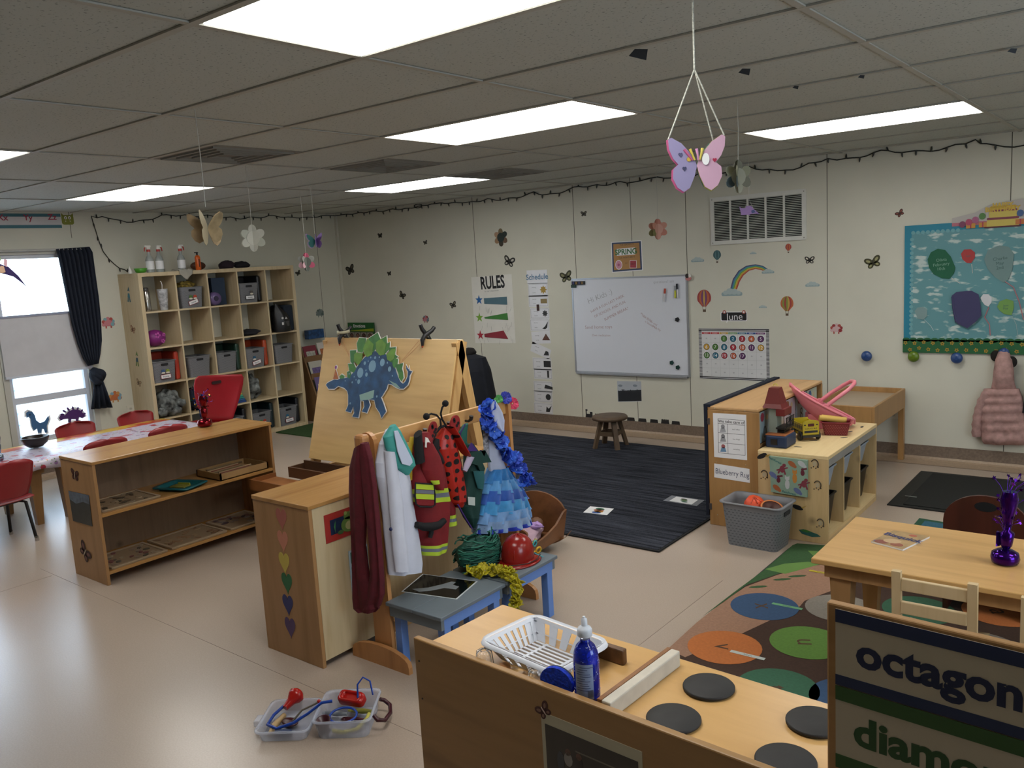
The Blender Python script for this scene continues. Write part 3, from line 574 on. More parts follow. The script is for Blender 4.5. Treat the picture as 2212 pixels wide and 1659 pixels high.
obj('pouch_body', MB().ell(c, (.10, .105, .083), mat('#7a1f6e', .5)), g)
fl = MB(); fr = F(c + Vector((.096, 0, 0)), (0, 1, 0), (0, 0, 1)); PK = mat('#b84fa0', .6)
for cx, cz, s in ((-.02, .03, .02), (.045, .03, .012), (.03, -.03, .014)):
    for k in range(5): fl.plate(circ(cx + s * math.cos(k * 1.257), cz + s * math.sin(k * 1.257), s * .55, n=8), fr, .004, PK, -.004)
obj('flower_print', fl, g)
y, z = cxy(2, 4, .4); one('folded_clothes', lump((-5.80, y, z + .03), (.13, .13, .035), mat('#1b1c22', .9), 5, .12, flat=-.03), 'flat dark folded clothes in the second row', 'clothes')
y, z = cxy(2, 5, .42)
g = thing('plastic_bag', 'black plastic bag with white printing hanging out of the second row', 'bag', (-5.72, y, z)); K = mat('#0f1012', .42, name='black_plastic_film', bump=.15, scale=14)
R = []
for zz, hw, hd, dy_ in ((.0, .10, .06, .01), (.06, .105, .075, .005), (.13, .10, .07, 0), (.2, .085, .06, -.01), (.25, .055, .04, -.03), (.29, .03, .02, -.04), (.315, .012, .01, -.05)):
    R.append([Vector((-5.70 + .02 + hd * math.sin(t) * (1 + .1 * math.sin(5 * t)), y + dy_ + hw * math.cos(t) * (1 + .06 * math.sin(7 * t + zz * 30)), z + zz + .001)) for t in [2 * PI * i / 28 for i in range(28)]])
obj('bag_body', MB().loft(R, K), g); fr = F((-5.60, y, z), (0, 1, 0), (0, 0, 1)); WL = mat('#c8c8c8', .5); pr = MB()
pr.plate(circ(-.03, .155, .014, .013), fr, .0012, WL, -.006); pr.plate([(.0, .143), (.034, .143), (.017, .168)], fr, .0012, WL, -.006); pr.plate(rect(-.045, .08, -.022, .11), fr, .0012, WL, -.004)
for k in range(6): pr.plate(rect(-.015, .112 - k * .009, .05, .114 - k * .009), fr, .0008, mat('#8a8a8a', .5), -.004)
obj('printing', pr, g)
y0, y1, z0, z1 = cell(2, 5); one('dark_towel', MB().box((-5.95, y1 - .13, z0), (-5.69, y1 - .01, z0 + .29), mat('#1a2430', .9), .02), 'dark blue bundle behind the black plastic bag', 'cloth')
CAMO = mat('#7f8482', .9, var=1.0, scale=18, name='grey_camouflage_fleece')
y0, y1, z0, z1 = cell(4, 1); g = MB(); lump((-5.79, (y0 + y1) / 2 - .01, z0 + .13), (.13, .125, .13), CAMO, 11, .2, 36, 22, g, -.128)
for k in range(5): lump((-5.70, y0 + .06 + .05 * k, z0 + .06 + .06 * (k % 3)), (.045, .05, .04), CAMO, 20 + k, .25, 16, 10, g, -.04)
one('camouflage_blanket', g, 'crumpled grey camouflage blanket filling the fourth row left cubby', 'blanket')
y0, y1, z0, z1 = cell(4, 4); one('camouflage_jacket', lump((-5.84, y0 + .12, z0 + .13), (.11, .10, .13), CAMO, 31, .25, 24, 14, None, -.128), 'dark camouflage clothes bundle in the fourth row', 'clothes')
y0, y1, z0, z1 = cell(4, 2); one('navy_clothes', lump((-5.82, y0 + .12, z0 + .11), (.12, .1, .11), mat('#20263a', .9, var=.5), 41, .25, 20, 12, None, -.108), 'navy clothes bundle behind the red chair on the left', 'clothes')
y0, y1, z0, z1 = cell(4, 3); g = MB()
for k, c in enumerate(('#24407c', '#2c5a8a', '#2f8a86', '#3f9e84', '#c9b84a')): g.box((-5.95, y0 + .03, z0 + .001 + k * .022), (-5.70, y1 - .02 - k * .012, z0 + .022 + k * .022), mat(c, .8), .006)
one('rainbow_blanket', g, 'folded rainbow striped blanket behind the red chair', 'blanket')
y0, y1, z0, z1 = cell(5, 1); one('red_cloth', lump((-5.80, y0 + .15, z0 + .09), (.12, .12, .09), mat('#4c2022', .9), 51, .2, 20, 12, None, -.088), 'dark red clothes in the bottom left cubby', 'clothes')
y0, y1, z0, z1 = cell(5, 2); one('navy_cloth', MB().box((-5.96, y0 + .02, z0), (-5.70, y1 - .03, z0 + .2), mat('#202848', .9), .02), 'navy bundle in the bottom row under the red chair', 'clothes')
# on top of the cube shelf
TZ = KS
def spray(u, v, label, flip=1):
    x = -5.78; y = F((x, 0, 0), (0, 1, 0), (0, 0, 1)).q(u, v)[0]; r = thing('spray_bottle', label, 'spray bottle', (x, y, TZ), 0, 'spray bottles on the cube shelf'); P = Vector((x, y, TZ))
    CLR = mat('#aab0ae', .25, name='clear_spray_plastic', alpha=.75)
    obj('bottle', MB().lathe([(.036, 0), (.038, .01), (.038, .12), (.03, .145), (.016, .165), (.014, .2)], P, CLR, 20), r)
    obj('bottle_label', MB().lathe([(.0388, .03), (.0388, .11)], P, PAPER, 20, cap=False), r)
    g = MB(); g.lathe([(.018, .2), (.018, .222)], P, mat('#b03028', .4), 14); obj('collar', g, r)
    g = MB(); g.box(P + Vector((-.012, -.02, .222)), P + Vector((.012, .016, .25)), WHITE, .004); g.box(P + Vector((-.01, -.035 if flip > 0 else -.015, .243)), P + Vector((.01, .025 if flip > 0 else .035, .262)), WHITE, .004); obj('nozzle', g, r)
    y_ = flip * -.022; obj('trigger', MB().tube([P + Vector((0, y_, .252)), P + Vector((0, y_ * 1.7, .235)), P + Vector((0, y_ * 1.9, .205))], [.007, .006, .005], mat('#b03028', .4), 8), r); return r
spray(325, 580, 'spray bottle with a blank white label, left of the pair'); spray(346, 580, 'spray bottle with printed label, right of the pair', -1); spray(393, 577, 'spray bottle standing alone beside the rag', -1)
AX = F((-5.77, 0, 0), (0, 1, 0), (0, 0, 1))
y = AX.q(304, 584)[0]; g = MB().lathe([(.02, 0), (.045, .004), (.062, .045), (.058, .045), (.04, .01), (.01, .008)], (-5.77, y, TZ), mat('#4c9a2c', .35), 20); one('green_bowl', g, 'small bright green plastic bowl on top of the cube shelf', 'bowl')
y = AX.q(281, 586)[0]; one('glue_bottle', MB().lathe([(.018, 0), (.018, .02), (.016, .022), (.004, .06), (.003, .075)], (-5.77, y, TZ), mat('#d8d4cc', .4), 14), 'tiny white glue tip at the left end of the shelf top', 'bottle')
y = AX.q(425, 577)[0]; r = thing('orange_bottle', 'orange lotion bottle with a black pump on the shelf top', 'bottle', (-5.74, y, TZ)); P = Vector((-5.74, y, TZ))
obj('bottle_body', MB().lathe([(.024, 0), (.027, .005), (.027, .13), (.02, .145), (.01, .15)], P, mat('#d8601c', .35), 20), r); obj('pump', MB().lathe([(.008, .15), (.008, .17), (.013, .172), (.013, .18)], P, BLACK, 12).tube([P + Vector((0, 0, .178)), P + Vector((0, -.03, .176))], .004, BLACK, 6), r); obj('print', MB().plate(rect(-.006, .03, .004, .11), F(P + Vector((.0275, 0, 0)), (0, 1, 0), (0, 0, 1)), .001, mat('#3a2014', .5)), r)
y = AX.q(437, 576)[0]; one('brown_ball', MB().ell((-5.88, y + .02, TZ + .045), (.05, .085, .045), mat('#5a3626', .5, var=.3)), 'brown football lying behind the orange bottle', 'ball')
y = AX.q(495, 572)[0]; one('purple_hat', lump((-5.82, y, TZ + .035), (.08, .085, .05), mat('#2a1c26', .9), 61, .12, 20, 10, None, -.034), 'dark purple hat, left of the two on the shelf top', 'hat')
y = AX.q(522, 571)[0]; one('black_hat', lump((-5.82, y + .03, TZ + .03), (.08, .09, .04), mat('#18161c', .9), 62, .15, 20, 10, None, -.029), 'black hat, right of the two on the shelf top', 'hat')
y = AX.q(388, 578)[0]; G = []
for i in range(12):
    s = i / 11; row = []
    for j in range(10):
        t = j / 9 - .5; x = -5.80 + .13 * min(s / .6, 1) + .004; z = TZ + .014 + .006 * math.sin(j * 2 + i) if s < .6 else TZ + .006 - (s - .6) * .25 * (1 - abs(t) * 1.3)
        row.append(Vector((x + (.004 * math.sin(j * 1.7) if s > .6 else 0) + (.004 if s > .6 else 0), y + t * (.16 - .02 * s), z)))
    G.append(row)
one('cleaning_rag', MB().grid(G, mat('#a8a498', .9), True, .002), 'crumpled off-white rag draped over the front shelf edge', 'rag')
# stickers on the cube shelf end
FK = F((0, KY, 0), (1, 0, 0), (0, 0, 1))
def butterfly(fr, cx, cy, s, a=0.0, c1='#2c2a26', c2='#9a9078', t=.0012, fold=0.0, body='#1a1816'):
    g = MB(); m1, m2, m3 = mat(c1, .6), mat(c2, .6), mat(body, .6)
    for sx in (-1, 1):
        for k, (px_, py_, rx_, ry_, ra) in enumerate(((.27, .16, .31, .20, .65), (.21, -.17, .22, .17, -.6))):
            p = rot2(circ(px_, py_, rx_, ry_, 14), ra, (px_, py_)); p = [(x * sx, y) for x, y in p]; q = rot2(circ(px_ + .02, py_, rx_ * .5, ry_ * .42, 10), ra, (px_, py_)); q = [(x * sx, y) for x, y in q]
            if sx < 0: p = p[::-1]; q = q[::-1]
            p = [(cx + x * s, cy + y * s) for x, y in rot2(p, a)]; q = [(cx + x * s, cy + y * s) for x, y in rot2(q, a)]
            g.plate(p, fr, t, m1, .0004); g.plate(q, fr, t * .5, m2, .0004 + t)
    b = [(cx + x * s, cy + y * s) for x, y in rot2(circ(0, 0, .03, .24, 10), a)]; g.plate(b, fr, t * 2.2, m3, .0004); return g
def gnome(fr, x, z, h, hat, body, a=0.0):           # little elf-like sticker: pointed hat, face, clothes
    g = MB(); T = lambda P: [(x + p * h, z + q * h) for p, q in rot2(P, a)]
    g.plate(T([(-.14, .2), (.14, .2), (.03, .5)]), fr, .001, mat(hat, .6), .0003); g.plate(T(circ(0, .15, .1, .09, 10)), fr, .0014, mat('#c8b49c', .6), .0003)
    g.plate(T([(-.16, -.2), (.16, -.2), (.09, .08), (-.09, .08)]), fr, .001, mat(body, .6), .0003)
    for s in (-1, 1): g.plate(T([(s * .03, -.2), (s * .13, -.2), (s * .2, -.48), (s * .08, -.5)]), fr, .001, mat(hat, .6), .0003)
    return g
for u, v, c1, c2, l in ((278, 636, '#2c6070', '#3c7a86', 'teal gnome sticker at the top of the cube shelf end'), (296, 775, '#5f7a3c', '#3c5a6a', 'green gnome sticker halfway down the cube shelf end')):
    x, z = FK.q(u, v); x = max(x, -6.03); one('gnome_sticker', gnome(FK, x, z, .15, c1, c2, -.1), l, 'sticker')
for u, v, c, l in ((287, 712, '#8c6248', 'brown butterfly sticker between two gnomes on the shelf end'), (300, 827, '#8a7458', 'lowest tan butterfly sticker on the cube shelf end')):
    x, z = FK.q(u, v); x = max(x, -6.0); one('butterfly_sticker', butterfly(FK, x, z, .085, -.4, c, '#b89a7c'), l, 'sticker')
# wall left decorations
FL_ = lambda c, l, u, v, s, a=0: None
def flower_dino(fr, x, z, s, cs, label, cat='wall sticker', a=0.0):
    g = MB(); rn = random.Random(int(x * 100))
    for k in range(7):
        an = a + k * .62 - .3; g.plate(circ(x + s * .38 * math.cos(an), z + s * .34 * math.sin(an), s * .14, n=9), fr, .0016, mat(cs[k % len(cs)], .6), .0003 + .0003 * (k % 3))
    g.plate(circ(x, z, s * .34, s * .24, 14), fr, .0026, mat(cs[0], .6), .0003)
    g.plate(circ(x + s * .3, z - s * .1, s * .15, n=10), fr, .0028, mat(cs[1], .6), .0003)
    for q in (-.2, .18): g.plate(rect(x + s * q - s * .05, z - s * .38, x + s * q + s * .05, z - s * .15), fr, .0018, mat(cs[2], .6), .0003)
    return one('dinosaur_sticker', g, label, cat)
y, z = FA.q(234, 698); flower_dino(FA, y, z, .13, ('#c07a80', '#7aa0a8', '#a84840'), 'pink and red flowery dinosaur sticker beside the curtain')
y, z = FA.q(249, 858); flower_dino(FA, y, z, .13, ('#b8683a', '#7a9cae', '#c08a4a'), 'orange dinosaur sticker below the curtain knot')
# outlet
def outlet(fr, x, z, label):
    g = thing('wall_outlet', label, 'outlet', fr.P(x, z - .057)); PL = mat('#d6d2c4', .4)
    obj('cover_plate', MB().plate(rrect(x - .036, z - .058, x + .036, z + .058, .006), fr, .005, PL), g)
    for k in (-1, 1):
        s = MB().plate(circ(x, z + k * .024, .016, .014), fr, .002, mat('#c2beb0', .4), .005)
        for q in (-.006, .006): s.plate(rect(x + q - .001, z + k * .024 - .004, x + q + .001, z + k * .024 + .004), fr, .0006, BLACK, .007)
        obj('socket', s, g)
y, z = FA.q(283, 892); outlet(FA, y, z + .02, 'white outlet on the window wall beside the cube shelf')
# alphabet strip and monster
g = thing('alphabet_border', 'teal edged alphabet border reading Xx Yy Zz above the window', 'wall border', (XA, 1.9, 2.24)); TL = mat('#3f6f7c', .6)
y1 = FA.q(131, 470)[0]; zt, zb = 2.405, 2.275
obj('border_strip', MB().plate(rect(.9, zb, y1, zt), FA, .002, TL), g); obj('paper_band', MB().plate(rect(.9, zb + .028, y1, zt - .028), FA, .0008, mat('#c9c6c8', .5), .002), g)
tx = MB()
for s, u, v in (('Xx', 5, 470), ('Yy', 60, 470), ('Zz', 112, 469)): y, z = FA.q(u, v); tx.text(s, FA, y, z, .05, mat('#9c2c44', .5), .0032, 0, .02)
for s, y in (('Ww', 1.62), ('Vv', 1.4), ('Uu', 1.18)): tx.text(s, FA, y, 2.34, .05, mat('#9c2c44', .5), .0032, 0, .02)
obj('letters', tx, g)
y, z = FA.q(146, 474); g = thing('monster_card', 'green monster face card at the end of the alphabet border', 'card', FA.P(y, z)); GR = mat('#7d8230', .7)
b = MB().plate(rrect(y - .055, z - .048, y + .055, z + .04, .02), FA, .002, GR)
for s in (-1, 1): b.plate([(y + s * .03, z + .035), (y + s * .055, z + .03), (y + s * .052, z + .058)], FA, .002, GR)
obj('face', b, g); e = MB()
for s in (-1, 1): e.plate(circ(y + s * .018, z + .015, .012, .014), FA, .001, WHITE, .002); e.plate(circ(y + s * .018, z + .013, .005, .006), FA, .001, BLACK, .003); e.plate([(y + s * .02 - .004, z - .012), (y + s * .02 + .004, z - .012), (y + s * .02, z - .024)], FA, .001, WHITE, .002)
obj('eyes_and_teeth', e, g)
# curtain, knotted
NV = mat('#111a2a', .85, var=.25, scale=25, name='navy_curtain_cloth', bump=.15)
FC = F((XA + .07, 0, 0), (0, 1, 0), (0, 0, 1)); g = thing('navy_curtain', 'navy blue curtain knotted at the bottom beside the window', 'curtain', FC.P(FC.q(210, 880)[0], FC.q(210, 880)[1]))
rows = [(121, 538, 193, 533), (127, 560, 200, 545), (135, 600, 206, 590), (145, 650, 213, 640), (155, 700, 218, 690), (168, 745, 220, 735), (180, 775, 217, 765), (190, 790, 213, 785)]
G = []
for k, (a, b, c, d) in enumerate(rows):
    p, q = FC.q(a, b), FC.q(c, d); f = k / 7; row = []
    for j in range(49):
        s = j / 48; w_ = (.028 * (1 - f * .4)) * math.sin(j * 1.05) ; row.append(FC.P(p[0] + (q[0] - p[0]) * s, p[1] + (q[1] - p[1]) * s, w_))
    G.append(row)
obj('curtain_drape', MB().grid(G, NV, True, .003), g)
y, z = FC.q(211, 812); K = MB(); c = FC.P(y, z)
for k, (rx_, ry_, a) in enumerate(((.055, .05, 0), (.05, .045, 1.3))):
    pts = [c + Vector((.03 * math.sin(t * 2 + k), rx_ * math.cos(t) * math.cos(a) * .8 - .02 * math.sin(a) * math.sin(t), ry_ * math.sin(t) + .02 * k - .01)) for t in [2 * PI * i / 20 for i in range(20)]]; K.tube(pts, .032, NV, 10, True)
K.ell(c, (.045, .06, .055), NV); obj('knot', K, g)
G = []
for k, (a, b, c_, d) in enumerate(((203, 825, 222, 822), (201, 850, 232, 848), (197, 884, 243, 880))):
    p, q = FC.q(a, b), FC.q(c_, d); G.append([FC.P(p[0] + (q[0] - p[0]) * j / 20, p[1] + (q[1] - p[1]) * j / 20, .02 * math.sin(j * 1.1) * (.5 + k * .3)) for j in range(21)])
obj('curtain_tail', MB().grid(G, NV, True, .003), g)
one('curtain_rod', MB().tube([(XA + .06, 1.5, 2.075), (XA + .06, 2.47, 2.075)], .008, mat('#b8b6b0', .4), 8).tube([(XA, 2.465, 2.075), (XA + .06, 2.465, 2.075)], .006, mat('#b8b6b0', .4), 6), 'thin white curtain rod above the window', 'curtain rod')
# window clings
FWN = F((XA - .02, 0, 0), (0, 1, 0), (0, 0, 1))
g = thing('dinosaur_cling', 'purple dinosaur window cling with the word PURPLE', 'window cling', FWN.P(*FWN.q(157, 915))); PU = mat('#4a1f66', .6)
sil = [(127, 903), (131, 896), (140, 897), (148, 888), (160, 884), (172, 886), (180, 893), (184, 899), (176, 903), (170, 901), (168, 909), (164, 909), (163, 905), (154, 905), (153, 911), (149, 911), (147, 904), (138, 905), (131, 908)]
ctr = (157, 900); big = [(ctr[0] + (a - ctr[0]) * 1.12, ctr[1] + (b - ctr[1]) * 1.3) for a, b in sil]
obj('white_backing', MB().plate(FWN.qs(big), FWN, .0015, PAPER).plate(FWN.qs([(147, 908), (174, 907), (174, 921), (147, 923)]), FWN, .0015, PAPER), g)
b = MB().plate(FWN.qs(sil), FWN, .001, PU, .0016)
for k in range(7): t = PI * (.93 - k * .14); y, z = FWN.q(158 + 24 * math.cos(t), 899 - 17 * math.sin(t)); b.plate(rot2(circ(y, z, .010, .021, 8), t - PI / 2, (y, z)), FWN, .001, PU, .0018)
obj('dinosaur_print', b, g); y, z = FWN.q(160, 915); obj('word', MB().text('PURPLE', FWN, y, z, .028, mat('#3a3440', .6), .002, 0, .03), g)
g = thing('dinosaur_cling', 'blue long-necked dinosaur cling on the lower window pane', 'window cling', FWN.P(*FWN.q(85, 930))); BL2 = mat('#3c6896', .6)
sil = [(57, 903), (56, 892), (62, 888), (70, 890), (75, 897), (78, 908), (86, 914), (96, 910), (104, 898), (106, 906), (101, 920), (102, 934), (97, 935), (94, 926), (90, 926), (89, 935), (82, 935), (80, 925), (73, 930), (68, 920), (66, 905), (62, 900)]
big = [(82 + (a - 82) * 1.15, 914 + (b - 914) * 1.12) for a, b in sil]; obj('white_backing', MB().plate(FWN.qs(big), FWN, .0015, PAPER), g); obj('dinosaur_print', MB().plate(FWN.qs(sil), FWN, .001, BL2, .0016), g); y, z = FWN.q(64, 896); obj('eye', MB().plate(circ(y, z, .008), FWN, .001, mat('#16283c', .5), .0028), g)
# red chairs
RC = mat('#8c2226', .35, name='red_chair_plastic'); CHR = mat('#c8c8c8', .15, 1.0)
def red_chair(x, y, rz, label, h=.58, w=.34, sh=.31, group='red plastic chairs around the cloth covered table'):
    r = thing('plastic_chair', label, 'chair', (x, y, 0), rz, group); M = wm(r); G = []
    for i in range(23):
        s = i / 22; z = sh + .03 + (h - sh - .03) * s; bx = -.15 - .05 * s; hw = w / 2 * (1 - .25 * (1 - s) ** 2) * (1 if s < .82 else math.sqrt(max(1 - ((s - .82) / .185) ** 2, .05)))
        G.append([M @ Vector((bx - .035 * (1 - (2 * j / 12 - 1) ** 2), hw * (2 * j / 12 - 1), z)) for j in range(13)])
    obj('backrest', MB().grid(G, RC, True, .006), r)
    G = [[M @ Vector((.17 - .335 * i / 8, w / 2 * (2 * j / 10 - 1) * (.95 if i in (0, 8) else 1), sh + .012 * (abs(2 * j / 10 - 1) ** 3) - .012 * math.exp(-((i - 2) / 1.5) ** 2) * 0 - (.02 if i == 0 else 0))) for j in range(11)] for i in range(9)]
    obj('seat', MB().grid(G, RC, True, .006), r)
    for sx, bx in ((1, .1), (-1, -.1)):
        for sy in (-1, 1):
            g = MB().tube([M @ Vector((bx, sy * .1, sh - .015)), M @ Vector((bx + sx * .03, sy * .135, sh - .03)), M @ Vector((bx + sx * .07, sy * .15, .02))], .011, BLACK, 10); lg = obj('leg', g, r)
            obj('foot_glide', MB().lathe([(.014, 0), (.014, .022), (.011, .035)], M @ Vector((bx + sx * .073, sy * .152, 0)), CHR, 12), lg)
    obj('seat_bracket', MB().tube([M @ Vector((.1, -.1, sh - .02)), M @ Vector((.1, .1, sh - .02))], .008, BLACK, 8).tube([M @ Vector((-.1, -.1, sh - .02)), M @ Vector((-.1, .1, sh - .02))], .008, BLACK, 8), r); return r
red_chair(-5.05, 1.85, 0, 'small red plastic chair by the window, nearer the purple dinosaur'); red_chair(-5.04, 2.38, 0, 'small red plastic chair by the window, nearer the cube shelf')
red_chair(-4.40, 1.60, PI, 'small red plastic chair behind the bookshelf, at its left end'); red_chair(-4.42, 2.12, PI, 'small red plastic chair behind the bookshelf, middle of its top')
red_chair(-4.20, .80, PI + .1, 'red plastic chair with black legs cut off by the left photo edge', .60, .38)
# ================================================================ things on the back wall
def pxs(fr, u, v, du=1.0):                          # metres per photo pixel near a point of a wall
    a = fr.q(u, v); b = fr.q(u + du, v); return math.hypot(b[0] - a[0], b[1] - a[1]) / du
# whiteboard
g = thing('whiteboard', 'large whiteboard with silver frame and handwriting in red marker', 'whiteboard', (-1.97, YB, .58)); AL = mat('#aeb2b8', .3, .6)
X0, X1, Z0, Z1 = -2.605, -1.345, .578, 1.515
obj('board_face', MB().plate(rect(X0 + .008, Z0 + .008, X1 - .008, Z1 - .008), FB, .012, mat('#d3d6de', .22, name='white_enamel', var=.01)), g)
obj('metal_frame', MB().frame(X0, Z0, X1, Z1, .016, FB, .016, AL).plate(rect(X0 + .02, Z0 - .012, X1 - .02, Z0 + .004), FB, .035, AL), g)
RM = mat('#8a4a48', .5); GM = mat('#8f9298', .5)
for s, u, v, h, m, a in (('Hi Kids :)', 1297, 640, .055, GM, .33), ('HAVE A FUN LAST WEEK', 1313, 656, .026, RM, .38), ('OF SCHOOL AND FUN', 1318, 668, .026, RM, .38), ('SUMMER BREAK!', 1332, 678, .028, RM, .4), ('Send home toys', 1294, 706, .034, RM, .03), ('Own medication', 1300, 724, .022, RM, .0),
                    ('Please bring', 1398, 685, .02, RM, -.55), ('sun screen and', 1405, 692, .02, RM, -.55), ('a labeled hat', 1408, 702, .02, RM, -.55), ('each day', 1420, 708, .02, RM, -.55), ('questions? ask', 1435, 608, .026, GM, .02)):
    x, z = FB.q(u, v); obj('handwriting', MB().text(s, FB, x, z, h, m, .0125, a, -.015), g)
def wallbox(name, u, v, w, h, d, c, label, cat, z0=.017, group=None, a=0.0, extra=None):
    x, z = FB.q(u, v); mb = MB().plate(rot2(rect(x - w / 2, z - h / 2, x + w / 2, z + h / 2), a, (x, z)), FB, d, mat(c, .5), z0)
    if extra: extra(mb, x, z)
    return one(name, mb, label, cat, group)
for u, v, c, l in ((1465, 690, '#15161a', 'black magnet halfway down the right whiteboard edge'), (1453, 783, '#153a36', 'upper left of the two dark green magnets, whiteboard corner'), (1466, 793, '#153a36', 'lower right of the two dark green magnets, whiteboard corner')):
    x, z = FB.q(u, v); one('magnet', MB().plate(circ(x, z, .022, n=5), FB, .012, mat(c, .4), .013), l, 'magnet')
wallbox('magnet_clip', 1242, 618, .055, .03, .014, '#1c3a34', 'dark green magnet clip at the top left of the whiteboard', 'magnet', .0165)
def bead(mb, x, z):
    for k in range(4): mb.plate(rect(x - .06 + k * .034, z - .012, x - .045 + k * .034, z + .012), FB, .002, mat('#8a6a2c' if k % 2 else '#3a3c70', .5), .031)
wallbox('magnet_strip', 1252, 611, .15, .035, .014, '#1c1a20', 'dark patterned magnet strip on the top left whiteboard corner', 'magnet', .0165, None, 0, bead)
def marker(u, v, L_, c, cap, a, l):
    x, z = FB.q(u, v); r = thing('marker', l, 'marker', FB.P(x, z - L_ / 2, .022), 0, 'markers stuck on the whiteboard'); d = Vector((math.sin(a), 0, math.cos(a))); P = FB.P(x, z, .024)
    obj('barrel', MB().tube([P - d * L_ / 2, P + d * L_ * .12], .008, mat(c, .4), 10), r); obj('cap', MB().tube([P + d * L_ * .12, P + d * L_ / 2], .0095, mat(cap, .4), 10), r)
marker(1438, 637, .12, '#d0d0d4', '#b8432a', .12, 'marker with an orange-red cap on the whiteboard'); marker(1466, 628, .13, '#d8d8dc', '#141826', -.05, 'marker with a dark navy cap, rightmost on the whiteboard'); marker(1461, 630, .11, '#c9c832', '#9aa0a8', .03, 'yellow-green marker beside the navy capped one')
# vent grille
g = thing('return_vent', 'large white metal wall grille with five louvered sections', 'vent', (-.69, YB, 1.76)); X0, X1, Z0, Z1 = -1.111, -.275, 1.76, 2.168; VW = mat('#d2d2cc', .4)
obj('vent_cavity', MB().plate(rect(X0 + .03, Z0 + .03, X1 - .03, Z1 - .03), FB, .002, mat('#1c1d1c', .9)), g)
fm = MB().frame(X0, Z0, X1, Z1, .035, FB, .012, VW); sw = (X1 - X0 - .07 + .016) / 5
for k in range(1, 5): x = X0 + .035 + k * sw - .016; fm.plate(rect(x, Z0 + .035, x + .016, Z1 - .035), FB, .012, VW)
for k in range(4): sx = X0 + .018 if k % 2 else X1 - .018; sz = Z0 + .018 if k < 2 else Z1 - .018; fm.plate(circ(sx, sz, .005, n=8), FB, .001, mat('#7a7a74', .4), .012)
obj('vent_frame', fm, g)
for k in range(5):
    x = X0 + .035 + k * sw; lv = MB()
    for i in range(24):
        z = Z0 + .042 + i * .0141; lv.add([FB.P(x, z + .006, .002), FB.P(x + sw - .016, z + .006, .002), FB.P(x + sw - .016, z, .011), FB.P(x, z, .011)], [(0, 1, 2, 3)], VW)
    obj('louver_section', lv, g)
# rules poster
g = thing('rules_poster', 'white RULES poster with three stars and colored strips', 'poster', FB.P(*FB.q(1065, 740))); q = FB.qs([(1018, 599), (1105, 592), (1114, 741), (1027, 741)])
obj('poster_paper', MB().plate(q, FB, .001, mat('#dcdad2', .5)), g); x, z = FB.q(1064, 610); tt = MB().text('RULES', FB, x, z, .13, BLACK, .0015, .04, .03, wid=.33); x, z = FB.q(1062, 628); tt.text('In our classroom', FB, x, z, .02, mat('#8a8a86', .5), .0015, .04); obj('lettering', tt, g)
for u, v, c in ((1035, 648, '#2260a0'), (1036, 686, '#7aa83c'), (1038, 724, '#a82838')): x, z = FB.q(u, v); obj('star', MB().plate(star(x, z, .055), FB, .001, mat(c, .5), .0015), g)
for pts, c in (([(1046, 644), (1095, 641), (1096, 658), (1047, 656)], '#4f6f7c'), ([(1047, 685), (1096, 676), (1098, 691), (1048, 688)], '#3c7a34'), ([(1047, 721), (1088, 714), (1098, 732), (1048, 728)], '#8c2a38')): obj('paper_strip', MB().plate(FB.qs(pts), FB, .006, mat(c, .6), .0015), g)
sc = MB(); rn = random.Random(4)
for k in range(26):
    x, z = FB.q(1036 + rn.random() * 72, 664 + rn.random() * 12 + rn.choice((0, 36, 66)) * 1.0); sc.plate(rot2(rect(x - .001, z - .03, x + .001, z + .02), rn.uniform(-.5, .3), (x, z)), FB, .0005, mat('#8c8a84', .6), .0012)
obj('pencil_scribble', sc, g)
